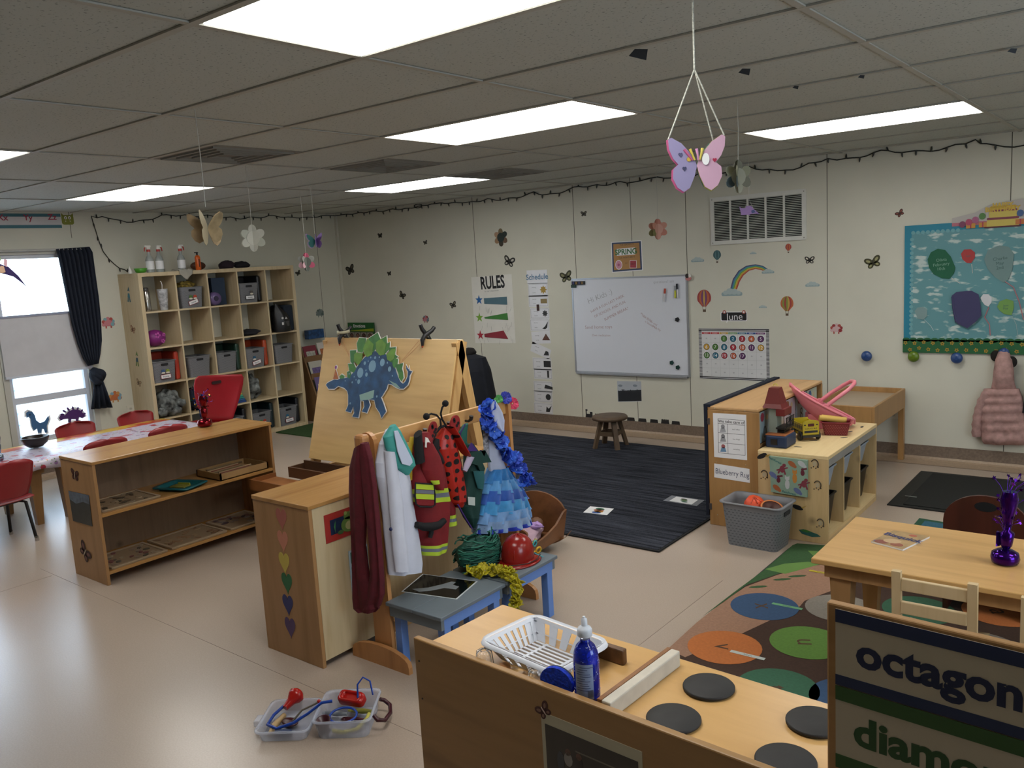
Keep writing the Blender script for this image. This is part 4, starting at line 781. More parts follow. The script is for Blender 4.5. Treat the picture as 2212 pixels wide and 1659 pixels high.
# schedule strip
cards = [(1160, 598, 44, 24, 0, 'title'), (1162, 626, 42, 24, 0, 'sun'), (1163, 650.5, 42, 20, 0, 'bus'), (1166, 677, 41, 20, 0, 'gear'), (1166, 702, 41, 22, .0, 'hand'), (1168.5, 729, 40, 22, .05, 'blocks'), (1168, 757, 42, 18, -.35, 'bell'), (1171, 786, 40, 22, 0, 'book'), (1173, 808, 39, 18, 0, 'bottle'), (1173, 835, 40, 19, .0, 'bed'), (1173.5, 857, 39, 20, 0, 'apple'), (1174, 882, 40, 20, 0, 'toys')]
for i, (u, v, w, h, a, nm) in enumerate(cards):
    s = pxs(FB, u, v); w, h = w * s, h * s * .98; x, z = FB.q(u, v); mb = MB().plate(rot2(rect(x - w / 2, z - h / 2, x + w / 2, z + h / 2), a, (x, z)), FB, .0012, mat('#d9d9dc', .25))
    if nm == 'title': mb.text('Schedule', FB, x, z, .055, mat('#5c7f9c', .5), .0018, .02, .02)
    else:
        fr_ = rot2([(x + w * .28, z)], a, (x, z))[0]; c = {'sun': '#a88a3c', 'bus': '#8c7a50', 'blocks': '#5c3c34'}.get(nm, '#2c2c2e')
        ic = star(fr_[0], fr_[1], h * .33, 8, .6) if nm in ('sun', 'gear') else (circ(fr_[0], fr_[1], h * .28, n=10) if nm == 'apple' else [(fr_[0] + p * h, fr_[1] + q_ * h) for p, q_ in {'bus': rect(-.35, -.2, .35, .2), 'hand': [(-.3, -.3), (0, -.1), (.3, .3), (.2, -.2), (0, -.35)], 'blocks': [(-.4, -.25), (.4, -.25), (0, .3)], 'bell': [(-.3, -.25), (.35, -.25), (.3, .1), (.0, .2)], 'book': rect(-.35, -.25, .35, .25), 'bottle': rect(-.1, -.35, .12, .35), 'bed': [(-.45, -.15), (.5, -.25), (.5, 0), (-.3, .2)], 'toys': [(-.3, -.3), (.1, -.3), (.35, .3), (0, 0), (-.2, .2)]}[nm]])
        mb.plate(ic, FB, .0006, mat(c, .5), .0014)
        mb.frame(x - w * .47, z - h * .42, x + w * .47, z + h * .42, .003, FB, .0004, mat('#a0a0a0', .5), .0013) if not a else None
        for k, tx_ in enumerate(('morning', 'arrival') if i % 2 else ('time for', 'circle')): p = rot2([(x - w * .2, z + h * (.18 - k * .38))], a, (x, z))[0]; mb.text(tx_, FB, p[0], p[1], .011, mat('#5c5c60', .5), .0016, a)
    o_ = ['reading Schedule at the top of the column', 'with a yellow sun clock, second from the top', 'with a brown bus picture, third from the top', 'with a round gear picture, fourth from the top', 'with a hand picture, just above the triangle blocks card', 'with a brown triangle of blocks', 'tilted clockwise, the only crooked one', 'with a black book picture, below the crooked card', 'with a small bottle picture', 'with a slanted bed picture', 'with a black apple picture', 'lowest of the column, above the floor base'][i]
    one('schedule_card', mb, 'laminated schedule card ' + o_, 'card', 'schedule cards on the back wall')
x, z = FB.q(1163, 665); one('clothespin', MB().plate(rect(x - .012, z - .03, x + .012, z + .035), FB, .012, mat('#3c2420', .6), .002), 'dark clothespin on the schedule column', 'clothespin')
# spring sign
g = thing('season_sign', 'small bordered sign reading SPRING above the whiteboard', 'sign', FB.P(*FB.q(1355, 588))); q = FB.qs([(1320, 523), (1386, 519), (1389, 584), (1322, 589)]); c = (sum(p[0] for p in q) / 4, sum(p[1] for p in q) / 4)
sh = lambda k: [(c[0] + (a - c[0]) * k, c[1] + (b - c[1]) * k) for a, b in q]
obj('sign_card', MB().plate(sh(1), FB, .001, PAPER).plate(sh(.95), FB, .0006, mat('#24385a', .5), .001).plate(sh(.85), FB, .0006, mat('#a87a3e', .5), .0016), g)
x, z = FB.q(1352, 543); tt = MB().plate(rot2(rect(x - .1, z - .035, x + .1, z + .03), .02, (x, z)), FB, .001, PAPER, .0022).text('SPRING', FB, x, z - .003, .05, mat('#2f6a34', .5), .0036, .02, .03)
for s, u, v in (('THE SEASON IS', 1354, 528), ('THE WEATHER IS', 1354, 556)): x, z = FB.q(u, v); tt.text(s, FB, x, z, .016, mat('#3c3020', .5), .0024, .04)
x, z = FB.q(1353, 568); tt.text('and', FB, x, z, .012, mat('#3c3020', .5), .0024)
obj('lettering', tt, g); x, z = FB.q(1337, 572); obj('round_tag', MB().plate(circ(x, z, .038, .045), FB, .001, PAPER, .0022).plate(circ(x, z, .032, .039), FB, .001, mat('#c98aa0', .5), .0032).plate(circ(x, z, .012), FB, .001, mat('#a05070', .5), .0042), g)
x, z = FB.q(1368, 570); obj('apple_tag', MB().plate(rot2(rect(x - .036, z - .04, x + .036, z + .034), -.05, (x, z)), FB, .001, PAPER, .0022).plate(rot2(rect(x - .032, z - .036, x + .032, z + .03), -.05, (x, z)), FB, .001, mat('#a02c3c', .5), .0032).text('HOT', FB, x, z, .018, mat('#5c1018', .5), .0044, 0, .02), g)
# photograph, train, scuff marks
g = thing('group_photo', 'black and white photo of a crowd taped under the whiteboard', 'photo', FB.P(*FB.q(1360, 868))); q = FB.qs([(1333, 823), (1385, 824), (1386, 867), (1335, 868)]); obj('photo_paper', MB().plate(q, FB, .001, mat('#aeb4bc', .3)), g)
q = FB.qs([(1335, 845), (1385, 842), (1386, 866), (1336, 867)]); pb = MB().plate(q, FB, .0004, mat('#25282c', .4), .0012); rn = random.Random(2)
for k in range(14): x, z = FB.q(1337 + k * 3.6, 843 + rn.random() * 3); pb.plate(circ(x, z, .008, .012, 8), FB, .0004, mat('#2c2f33', .4), .0013)
for u in (1340, 1372): x, z = FB.q(u, 833); pb.plate(circ(x, z, .025, .012, 10), FB, .0003, mat('#7c848e', .4), .0012)
obj('crowd_print', pb, g)
TB = mat('#1c1a1c', .6); names = ['steam engine with driver at the head', 'first wagon behind the engine', 'second wagon, behind the stool', 'third wagon, behind the stool', 'fourth wagon, just right of the stool', 'fifth wagon', 'sixth wagon, in the middle of the last four', 'seventh wagon with bumpy load', 'last wagon at the right end']
for i, u in enumerate((1273, 1293, 1315, 1337, 1363, 1388, 1413, 1437, 1460)):
    v = 898 + (u - 1273) * .087; x, z = FB.q(u, v + 2); w = .045; mb = MB().plate([(x - w, z - .012), (x + w, z - .012), (x + w * .85, z + .028), (x - w * .85, z + .028)], FB, .0012, TB, .0002)
    for k in (-.028, 0, .028): mb.plate(circ(x + k, z - .02, .012, n=10), FB, .0014, TB, .0002)
    mb.plate(rect(x + w, z - .012, x + w + .012, z - .006), FB, .001, TB, .0002)
    if i == 0: mb.plate(rect(x - .04, z + .02, x - .028, z + .06), FB, .0016, TB, .0002).plate(circ(x - .03, z + .066, .014, .01, 8), FB, .0016, TB, .0002).plate(rect(x + .01, z + .02, x + .04, z + .05), FB, .0016, TB, .0002)
    if i in (1, 3, 7):
        for k in range(4): mb.plate(circ(x - .03 + k * .02, z + .03, .009, n=8), FB, .0016, TB, .0002)
    one('train_decal', mb, 'black toy train decal, ' + names[i], 'wall decal', 'train decals above the floor base')
# rainbow, clouds, balloons
CLD = mat('#a9b8b8', .6); CLD2 = mat('#8fa3a6', .6)
def cloud(u, v, w, label, join=None):
    x, z = FB.q(u, v); w *= pxs(FB, u, v); mb = join or MB()
    mb.plate(rrect(x - w / 2, z - w * .13, x + w / 2, z + w * .04, w * .07), FB, .001, CLD2, .0006)
    for dx, dz, r in ((-.3, .02, .12), (-.1, .08, .17), (.12, .06, .16), (.32, .01, .11)): mb.plate(circ(x + dx * w, z + dz * w, r * w, r * w * .85, 12), FB, .0012 + r * .001, CLD, .0006)
    if join is None: one('cloud_decal', mb, label, 'wall decal')
for u, v, w, l in ((1507, 562, 28, 'cloud decal left of the teal balloon under the grille'), (1627, 547, 14, 'smallest cloud decal under the wall grille'), (1755, 615, 31, 'cloud decal at the right, below the small butterfly'), (1648, 663, 17, 'small cloud decal above the June sign')): cloud(u, v, w, l)
g = thing('rainbow_decal', 'rainbow wall decal arching between two clouds', 'wall decal', FB.P(*FB.q(1600, 640)))
P0 = [FB.q(*p) for p in ((1577, 626), (1583, 603), (1595, 585), (1612, 574), (1632, 571), (1648, 574), (1660, 582))]
P1 = [FB.q(*p) for p in ((1592, 625), (1598, 608), (1606, 595), (1618, 585), (1632, 581), (1644, 583), (1652, 587))]
for k, c in enumerate(('#4a4266', '#3f6f96', '#4c9a8c', '#6f9a3c', '#c0b040', '#c08040', '#a83c34')):
    a, b = k / 7, (k + 1) / 7; A_ = [((1 - a) * p[0] + a * q[0], (1 - a) * p[1] + a * q[1]) for p, q in zip(P0, P1)]; B_ = [((1 - b) * p[0] + b * q[0], (1 - b) * p[1] + b * q[1]) for p, q in zip(P0, P1)]
    mb = MB()
    V = [FB.P(*p, .001) for p in A_] + [FB.P(*p, .001) for p in B_]; mb.add(V, [(i, i + 1, 8 + i, 7 + i) for i in range(6)], mat(c, .6)); obj('color_band', mb, g)
mb = MB(); cloud(1581, 633, 45, '', mb); obj('cloud', mb, g); mb = MB(); cloud(1659, 587, 27, '', mb); obj('cloud', mb, g)
def balloon(u, v, w, h, cs, label):
    s = pxs(FB, u, v); x, z = FB.q(u, v - h * .18); w *= s; h *= s; r = thing('balloon_decal', label, 'wall decal', FB.P(x, z - h * .7), 0, 'hot air balloon decals')
    R_ = w / 2; n = len(cs); mb = MB()
    def prof(t): return [(R_ * t * math.sin(a) if a < PI * .62 else R_ * t * math.sin(PI * .62) * (1 - (a / PI - .62) / .38 * .72), R_ * 1.12 * math.cos(a) if a < PI * .62 else R_ * (1.12 * math.cos(PI * .62) - (a / PI - .62) / .38 * .75)) for a in [PI * i / 16 for i in range(17)]]
    for k in range(n):
        a = prof(-1 + 2 * k / n); b = prof(-1 + 2 * (k + 1) / n); V = [FB.P(x + p[0], z + p[1], .001) for p in a] + [FB.P(x + p[0], z + p[1], .001) for p in b]; mb.add(V, [(i, i + 1, 18 + i, 17 + i) for i in range(16)], mat(cs[k], .6))
    obj('envelope', mb, r); zb = z - R_ * 1.02; bk = MB().plate(rect(x - R_ * .22, zb - R_ * .85, x + R_ * .22, zb - R_ * .5), FB, .001, mat('#5c4a38', .6), .0006)
    for k in (-1, 1): bk.plate([(x + k * R_ * .2, zb - R_ * .5), (x + k * R_ * .24, zb - R_ * .5), (x + k * R_ * .26, zb), (x + k * R_ * .22, zb)], FB, .0006, mat('#4c4034', .6), .0006)
    obj('basket', bk, r)
RD, OR, YL, PL_, TE, GN = '#9c3c3c', '#b8643c', '#bf9a4a', '#74406c', '#35585c', '#7c8a3c'
balloon(1549, 555, 17, 24, (TE, '#54787c', TE, '#54787c', TE), 'small teal hot air balloon decal'); balloon(1703, 537, 13, 18, (RD, OR, RD, OR, RD), 'tiny red hot air balloon decal under the wall grille')
balloon(1521, 652, 30, 46, (RD, OR, PL_, YL, PL_, OR, RD), 'red and purple hot air balloon decal beside the whiteboard'); balloon(1700, 663, 28, 41, (OR, GN, RD, GN, YL, RD, OR), 'green and red hot air balloon decal right of the rainbow')
# june sign and calendar
g = thing('month_sign', 'black June sign with white edge above the calendar', 'sign', FB.P(*FB.q(1586, 695))); x0, z0 = FB.q(1557, 694); x1, z1 = FB.q(1614, 673)
obj('sign_board', MB().plate(rrect(x0, z0, x1, z1, .015), FB, .002, PAPER).plate(rrect(x0 + .008, z0 + .008, x1 - .006, z1 - .006, .01), FB, .001, mat('#121214', .6), .002), g)
x, z = FB.q(1586, 684); tt = MB().text('June', FB, x, z, .062, PAPER, .0035, .03, -.005)
obj('lettering', tt, g)
for u in (1565, 1607): x, z = FB.q(u, 674); obj('printed_ball', MB().plate(circ(x, z, .016), FB, .002, mat('#b05a4c', .5), .002).plate(circ(x, z, .008), FB, .001, PAPER, .004), g)
g = thing('wall_calendar', 'wall calendar with striped border and colored date circles up to 17', 'calendar', FB.P(*FB.q(1586, 824))); x0, z0 = FB.q(1512, 817.5); x1, z1 = FB.q(1661.5, 710); x0b = x0; K = MB()
K.plate(rect(x0, z0, x1, z1), FB, .0015, mat('#d4d4d4', .4)); ns = 42
for i in range(ns):
    z = z0 + (z1 - z0) * (i + .25) / ns
    for a, b in ((x0, x0 + .028), (x1 - .028, x1)): K.plate(rect(a, z, b, z + (z1 - z0) / ns * .5), FB, .0005, mat('#16161a', .5), .0015)
for z in (z0 + .003, z0 + .016, z1 - .010, z1 - .024): K.plate(rect(x0, z, x1, z + .007), FB, .0005, mat('#16161a', .5), .0021)
obj('calendar_sheet', K, g); a0, a1 = x0 + .032, x1 - .032; b1 = z1 - .034; b0 = z0 + .026; cw = (a1 - a0) / 7; chh = (b1 - .018 - b0) / 5; hd = MB(); gl = MB(); gc = mat('#a8a8a8', .5)
for k, c in enumerate(('#b83038', '#c03c3c', '#c8a03c', '#5c8a3c', '#2f6f8c', '#2c4c8c', '#6c2c6c')): hd.plate(rect(a0 + k * cw, b1 - .016, a0 + (k + 1) * cw - .004, b1), FB, .0006, mat(c, .5), .0018); hd.text(('SUNDAY', 'MONDAY', 'TUESDAY', 'WEDNESDAY', 'THURSDAY', 'FRIDAY', 'SATURDAY')[k], FB, a0 + (k + .48) * cw, b1 - .008, .008, PAPER, .0026)
obj('weekday_header', hd, g)
for k in range(1, 7): gl.plate(rect(a0 + k * cw, b0, a0 + k * cw + .0012, b1 - .018), FB, .0003, gc, .0016)
for k in range(1, 6): gl.plate(rect(a0, b0 + (k - 1) * chh, a1, b0 + (k - 1) * chh + .0012), FB, .0003, gc, .0016)
for k in range(35):
    if k < 2 or k > 18: gl.plate(circ(a0 + (k % 7 + .5) * cw, b1 - .018 - (k // 7 + .5) * chh, .009, .006, 7), FB, .0003, mat('#b4b4b6', .5), .0016)
obj('date_grid', gl, g); CC = {0: '#c79a3a', 1: '#4c7a34', 2: '#2c6c84', 3: '#a82c38', 4: '#bf5c34', 5: '#5c2c60', 6: '#c79a3a'}
colr = {1: 1, 2: 2, 3: 3, 4: 4, 5: 5, 6: 6, 7: 1, 8: 2, 9: 3, 10: 4, 11: 5, 12: 6, 13: 1, 14: 2, 15: 3, 16: 4, 17: 5}
for d in range(1, 18):
    k = d + 1; x = a0 + (k % 7 + .5) * cw; z = b1 - .018 - (k // 7 + .5) * chh; big = .034
    dm = MB().plate(circ(x, z, big, n=20), FB, .0012, PAPER, .002).plate(circ(x, z, big * .88, n=20), FB, .0008, mat('#1c2430', .5), .003).plate(circ(x, z, big * .76, n=20), FB, .0008, mat(CC[colr[d]], .5), .0036)
    dm.text(str(d), FB, x, z, .03, PAPER, .005, -.1); obj('date_circle', dm, g)
# wall butterflies
for u, v, s, a, c1, c2, l in ((1100, 565, 22, -.3, '#2c2a26', '#b8b4a8', 'black and white butterfly below the big paper flower'), (1223, 598, 24, .2, '#3a3a24', '#7c7c58', 'green butterfly at the top left corner of the whiteboard'),
    (1749, 562, 20, 0, '#1e1c1a', '#c8c2b4', 'small black and white butterfly right of the rainbow'), (1886, 567, 33, .3, '#3c3a1c', '#9a986c', 'large green butterfly left of the balloon board'), (1944, 461, 18, .6, '#4a2018', '#8c4c3c', 'small brown butterfly above the balloon board corner'),
    (757, 583, 17, .3, '#26241f', '#56503f', 'brown butterfly left of the easel, nearest the corner'), (821, 509, 9, 0, '#26241f', '#56503f', 'tiny butterfly highest near the room corner'), (919, 524, 8, .2, '#26241f', '#56503f', 'tiny butterfly right of the highest tiny one'),
    (841, 591, 8, .1, '#26241f', '#56503f', 'tiny butterfly beside the brown butterfly near the corner'), (869, 638, 13, -.5, '#26241f', '#6c6654', 'tilted butterfly above the easel, left one'), (979, 659, 13, .3, '#26241f', '#8a8470', 'tilted butterfly left of the RULES poster'),
    (1261, 462, 12, 0, '#26241f', '#6c6654', 'small butterfly high above the whiteboard')):
    x, z = FB.q(u, v); one('butterfly_decal', butterfly(FB, x, z, s * pxs(FB, u, v), a, c1, c2), l, 'wall decal')
y, z = FA.q(644, 590); one('butterfly_decal', butterfly(FA, y, z, .07, .4, '#26241f', '#56503f'), 'dark butterfly on the left wall beside the cube shelf', 'wall decal')
g = MB(); x, z = FB.q(1489, 601); g.plate(circ(x, z, .03, .022, 9), FB, .003, mat('#c07a78', .6), .018).plate(circ(x - .012, z + .022, .018, .022, 8), FB, .004, mat('#2a2622', .6), .018).plate(circ(x + .014, z + .024, .014, .018, 8), FB, .004, mat('#e0dcd4', .6), .018); one('butterfly_clip', g, 'pink and black butterfly clip on the whiteboard top right corner', 'clip')
x, z = FB.q(1807, 711); flower_dino(FB, x, z, .10, ('#c9a8a8', '#8c2a2e', '#a84c44'), 'pink and red flower dinosaur sticker left of the round wall hooks')
x, z = FB.q(920, 690); flower_dino(FB, x, z, .10, ('#b07078', '#5c8088', '#8c3c38'), 'pink flower dinosaur sticker above the easel')
y, z = FA.q(691, 677); flower_dino(FA, y, z, .12, ('#6c7a78', '#50605c', '#7c8480'), 'grey green flower sticker near the room corner')
def sixflower(fr, x, z, s, cs, z0=.0005, g=None, t=.0015):
    g = g or MB()
    for k in range(6): a = PI / 2 + k * PI / 3; g.plate(rot2(circ(x + s * .3 * math.cos(a), z + s * .3 * math.sin(a), s * .2, s * .16, 12), a, (x + s * .3 * math.cos(a), z + s * .3 * math.sin(a))), fr, t, mat(cs[k % len(cs)], .6), z0 + t * .1 * k)
    g.plate(circ(x, z, s * .26, n=12), fr, t * 1.2, mat(cs[-1], .6), z0 + t); return g
x, z = FB.q(1082, 513); one('paper_flower', sixflower(FB, x, z, .19, ('#7a6a4c', '#a8886c', '#9c7c5c', '#3c3428', '#6c5440', '#24302c'), .0006), 'dark painted six-petal paper flower on the back wall', 'paper flower')
# round wall hooks
for u, v, c, l in ((1875, 768, '#2c4a80', 'blue round wall hook on the left, below no board'), (1976, 769, '#5f7a1e', 'green round wall hook under the balloon board'), (2069, 772, '#2c4a80', 'blue round wall hook between the green knob and the coat')):
    x, z = FB.q(u, v); P = FB.P(x, z); r = thing('wall_hook', l.replace('on the left, below no board', 'leftmost of the three, clear of the board'), 'wall hook', P, 0, 'colored knobs on the back wall')
    obj('knob', MB().lathe([(.012, 0), (.014, .018), (.034, .026), (.042, .042), (.034, .055), (.012, .06)], P, mat(c, .3), 20, (0, -1, 0)), r); obj('knob_center', MB().plate(star(x, z, .02, 3, .4), FB, .003, mat(c, .2), .06), r)
x, z = FB.q(1930, 889); outlet(FB, x, z, 'white outlet on the back wall beside the sand table')
# balloon bulletin board
g = thing('balloon_board', 'sky blue bulletin board with paper balloons and a flowered lower border', 'bulletin board', FB.P(1.0, .857)); X0, X1, Z0, Z1 = .475, 1.95, .857, 1.817; 
def sky_mat():
    m = bpy.data.materials.new('cloud_paper'); m.use_nodes = True; nt = m.node_tree; L = nt.links.new; b = nt.nodes['Principled BSDF']; b.inputs['Roughness'].default_value = .6
    tc = N(nt, 'TexCoord'); mp = N(nt, 'Mapping'); mp.inputs['Scale'].default_value = (1, 1, 2.6); L(tc.outputs['Object'], mp.inputs[0]); no = N(nt, 'TexNoise', i_Scale=8.5, i_Detail=3.0); L(mp.outputs[0], no.inputs[0])
    r = N(nt, 'ValToRGB'); r.color_ramp.elements[0].position = .56; r.color_ramp.elements[1].position = .64; r.color_ramp.elements[0].color = lin('#5d9096'); r.color_ramp.elements[1].color = lin('#b6c6c2'); L(no.outputs[0], r.inputs[0]); L(r.outputs[0], b.inputs['Base Color']); return m
obj('backing', MB().plate(rect(X0, Z0, X1, Z1), FB, .011, mat('#1f7f98', .6), .001), g); obj('cloud_paper', MB().plate(rect(X0 + .05, Z0 + .02, X1, Z1 - .055), FB, .002, sky_mat(), .012), g)
TQ = mat('#6aa0a8', .6); sc = MB()
for k in range(22): sc.plate(circ(X0 + .052, Z0 + .14 + k * .034, .014, n=8), FB, .003, TQ, .012)
obj('scalloped_edge', sc, g); sc = MB()
for k in range(10): sc.plate(circ(X0 + .06 + k * .034, Z1 - .056, .014, n=8), FB, .003, TQ, .012)
obj('scalloped_edge', sc, g); bd = MB(); BG = mat('#1e5c34', .6)
bd.plate(rect(X0 - .005, Z0 - .01, X1, Z0 + .09), FB, .004, BG, .014)
for k in range(30): bd.plate(circ(X0 + .02 + k * .05, Z0 + .09, .026, .016, 10), FB, .004, BG, .014)
rn = random.Random(8)
for k in range(46): x = X0 + .015 + k * .0325; zz = Z0 + (.018 if k % 2 else .07) + rn.uniform(-.008, .008); bd.plate(star(x, zz, .017, 5, .6, rn.random()), FB, .0012, mat('#a8842c', .6), .018); bd.plate(circ(x, zz, .006, n=7), FB, .0008, mat('#4c5c1c', .6), .0192)
obj('flowered_border', bd, g)
def pb(pts, c, label, text, th=.018, tail=None, z0=.015, curl=0):
    q = FB.qs(pts); cx = sum(p[0] for p in q) / len(q); cz = sum(p[1] for p in q) / len(q); r = thing('paper_balloon', label, 'paper balloon', FB.P(cx, cz - .05, z0), 0, 'paper balloons on the bulletin board')
    obj('balloon_paper', MB().plate(q, FB, .0015, mat(c, .7), z0 + .004 + curl), r)
    if curl: obj('curled_edge', MB().tube([FB.P(*FB.q(*p), z0 + .012) for p in curl_pts], .010, mat(c, .7), 8), r)
    if text:
        t_ = MB()
        for k, s in enumerate(text): t_.text(s, FB, cx, cz + (len(text) / 2 - k - .5) * th * 1.5, th, mat('#0f3a28' if c[1] in '01' else '#3c5c5c', .6) if c != '#155c40' else mat('#7aa08c', .6), z0 + .006 + curl, .1)
        obj('handwriting', t_, r)
    if tail: obj('ribbon', MB().tube([FB.P(*FB.q(*p), z0 + .004) for p in tail[1]], .0035 if tail[2] is None else tail[2], mat(tail[0], .6), 6), r)
pb([(2005, 560), (2012, 545), (2027, 537), (2043, 540), (2055, 554), (2065, 578), (2062, 590), (2052, 602), (2036, 601), (2018, 592), (2008, 578)], '#155c40', 'large dark green paper balloon with handwriting', ('Olivia', 'February', '10th'), .022, ('#c8c8c0', [(2056, 600), (2075, 612)], .002))
pb([(2077, 548), (2084, 539), (2098, 538), (2107, 545), (2107, 556), (2099, 568), (2090, 568), (2080, 560)], '#a83c3c', 'small red paper balloon', ('Sam',), .014, ('#c8c8c0', [(2100, 570), (2102, 590)], .002))
pb([(2127, 560), (2135, 540), (2160, 530), (2180, 533), (2191, 548), (2188, 580), (2180, 602), (2168, 610), (2150, 598), (2134, 580)], '#6f8a8a', 'large grey-teal paper balloon at the upper right', ('Charlie', 'May', '2nd'), .022, ('#b87a80', [(2172, 608), (2190, 620), (2202, 650), (2212, 690)], None))
curl_pts = [(2060, 640), (2062, 665), (2068, 695)]
pb([(2058, 638), (2068, 630), (2100, 627), (2116, 635), (2120, 660), (2122, 680), (2112, 692), (2092, 708), (2070, 698), (2060, 670)], '#3b3a60', 'large purple-navy paper balloon curling off the board', None, .02, None, .02, .012)
pb([(2119, 643), (2125, 635), (2136, 635), (2143, 642), (2143, 652), (2136, 662), (2128, 658), (2122, 650)], '#d0d2d6', 'small white paper balloon with pink ribbon', None, .01, ('#b87a80', [(2137, 663), (2128, 685), (2138, 700), (2140, 724)], None))
pb([(2155, 662), (2160, 651), (2175, 645), (2190, 650), (2191, 664), (2186, 680), (2170, 678), (2160, 670)], '#6f9a50', 'light green paper balloon with handwriting', ('Jane', 'May'), .014, ('#a0b8b8', [(2187, 682), (2196, 700), (2200, 728)], .002))
pb([(1977, 672), (1983, 664), (1995, 662), (2004, 668), (2004, 682), (1996, 690), (1984, 688)], '#7c9696', 'small pale grey paper balloon at the lower left', None, .01, ('#b4c4c8', [(1998, 690), (2012, 704), (2018, 714)], .002))
g = thing('birthday_border', 'happy birthday cake cutout border on top of the balloon board', 'sign', FB.P(1.05, 1.81)); z0 = 1.80
bs = MB().plate([(.80, 1.79), (1.95, 1.79), (1.95, 1.93), (1.30, 1.96), (1.05, 1.93), (.95, 1.88), (.80, 1.85)], FB, .002, mat('#b5b0ac', .6), .014); bs.plate(rect(.80, 1.79, 1.95, 1.815), FB, .001, mat('#b06a78', .6), .016); obj('cutout_backing', bs, g)
x, zc = FB.q(2167, 470); ck = MB()
for k, (w, h0, h1, c) in enumerate(((.10, -.06, -.012, '#c8b45a'), (.10, -.012, .004, '#7c3c4c'), (.088, .004, .045, '#c8b45a'), (.088, .045, .058, '#7c3c4c'), (.08, .058, .085, '#c09a3a'))): ck.plate(rrect(x - w, zc + h0, x + w, zc + h1, .006), FB, .003 + k * .0003, mat(c, .6), .016)
ck.text('HAPPY', FB, x, zc + .09, .03, mat('#c8a83c', .5), .021, 0, .04).text('BIRTHDAY', FB, x, zc + .062, .032, mat('#c8a83c', .5), .021, 0, .04); ck.plate(rect(x - .115, zc - .068, x + .115, zc - .058), FB, .004, mat('#5c2c34', .6), .016); obj('cake', ck, g)
pr = MB()
for u, v, c, w in ((2098, 487, '#c08a3c', .03), (2124, 485, '#c08a3c', .025), (2205, 478, '#b8703c', .03)): a, b = FB.q(u, v); pr.plate(rect(a - w, b - .02, a + w, b + .015), FB, .003, mat(c, .6), .017); pr.plate(rect(a - .004, b - .02, a + .004, b + .018), FB, .001, mat('#a83c4c', .6), .02)
obj('presents', pr, g)
for u, v, c in ((2080, 485, '#7c3c5c'), (2094, 480, '#a84060'), (2108, 475, '#a0587c'), (2123, 467, '#4c7a3c'), (2205, 460, '#3c5c8c')): a, b = FB.q(u, v); obj('party_balloon', MB().plate(circ(a, b, .022, .024, 12), FB, .0015, mat(c, .5), .02), g)
# coat
def cloth_rows(fr, rows, m, d=.05, folds=6, amp=.008, seg=36, z0=0.0, seed=0, closed=True, flat=.35, puff=0.0):
    """a hanging garment: rows = (left u, left v, right u, right v) in photo pixels, met with the plane of the frame; an oval body with folds"""
    rn = random.Random(seed); ph = rn.uniform(0, 6); R = []
    n = len(rows)
    for k, (a, b, c, e) in enumerate(rows):
        p, q = fr.q(a, b), fr.q(c, e); cx, cz = (p[0] + q[0]) / 2, (p[1] + q[1]) / 2; hw = math.hypot(q[0] - p[0], q[1] - p[1]) / 2; ux, uz = (q[0] - p[0]) / (2 * hw), (q[1] - p[1]) / (2 * hw); row = []
        dd = (d[k] if isinstance(d, (list, tuple)) else d)
        for j in range(seg):
            t = 2 * PI * j / seg; fo = amp * math.sin(folds * t + ph + .25 * k) * (k / max(n - 1, 1) * .8 + .2); s = math.cos(t) * (hw + fo * .3); w = math.sin(t) * (dd + fo * 1.6) + puff * math.sin(t)
            row.append(fr.P(cx + ux * s, cz + uz * s, z0 + dd + w))
        R.append(row)
    return MB().loft(R, m)
def pink_mat():
    m = mat('#b08a84', .75, var=.35, scale=22, name='pink_quilted_nylon', bump=.4); return m
PKC = pink_mat(); FCO = F((0, YB - .01, 0), (1, 0, 0), (0, 0, 1)); g = thing('puffer_coat', 'pink quilted child coat with black-eared hood hanging on the wall', 'coat', FCO.P(*FCO.q(2160, 955)))
rows = []; LR = [(838, 2127, 2204), (855, 2122, 2210), (872, 2120, 2213), (892, 2119, 2214), (912, 2120, 2216), (932, 2121, 2217), (956, 2125, 2218)]
for k in range(len(LR) - 1):
    (v0, a0_, b0_), (v1, a1_, b1_) = LR[k], LR[k + 1]
    for f in (0, .25, .5, .75): rows.append((a0_ + (a1_ - a0_) * f, v0 + (v1 - v0) * f, b0_ + (b1_ - b0_) * f, v0 + (v1 - v0) * f))
rows.append((2127, 958, 2217, 960)); dd = [.038 + .009 * abs(math.sin(PI * (k % 4) / 4)) for k in range(len(rows))]; dd[-1] = .02
obj('coat_body', cloth_rows(FCO, rows, PKC, dd, 5, .006), g)
obj('hood', cloth_rows(FCO, [(2158, 758, 2180, 758), (2152, 775, 2190, 775), (2148, 800, 2193, 800), (2146, 822, 2194, 824), (2142, 838, 2198, 840)], PKC, [.02, .045, .055, .05, .035], 4, .006), g)
for a, b in (((2135, 842), (2108, 925)),): 
    pts = [FCO.P(*FCO.q(2136 + (a_ - 2136), v), .045) for a_, v in ((2136, 845), (2124, 865), (2116, 890), (2112, 915), (2112, 940))]; obj('sleeve', MB().tube([pts[0].lerp(pts[1], 0), *[pts[i].lerp(pts[i + 1], f) for i in range(4) for f in (0, .33, .66)][1:], pts[-1]], [.03 + (.006 if i % 2 else 0) for i in range(13)], PKC, 12), g)
for u, v in ((2152, 768), (2188, 780)): x, z = FCO.q(u, v); obj('ear', MB().ell(FCO.P(x, z, .02 if u < 2170 else .05), (.035, .012, .042), mat('#17130f', .9)), g)
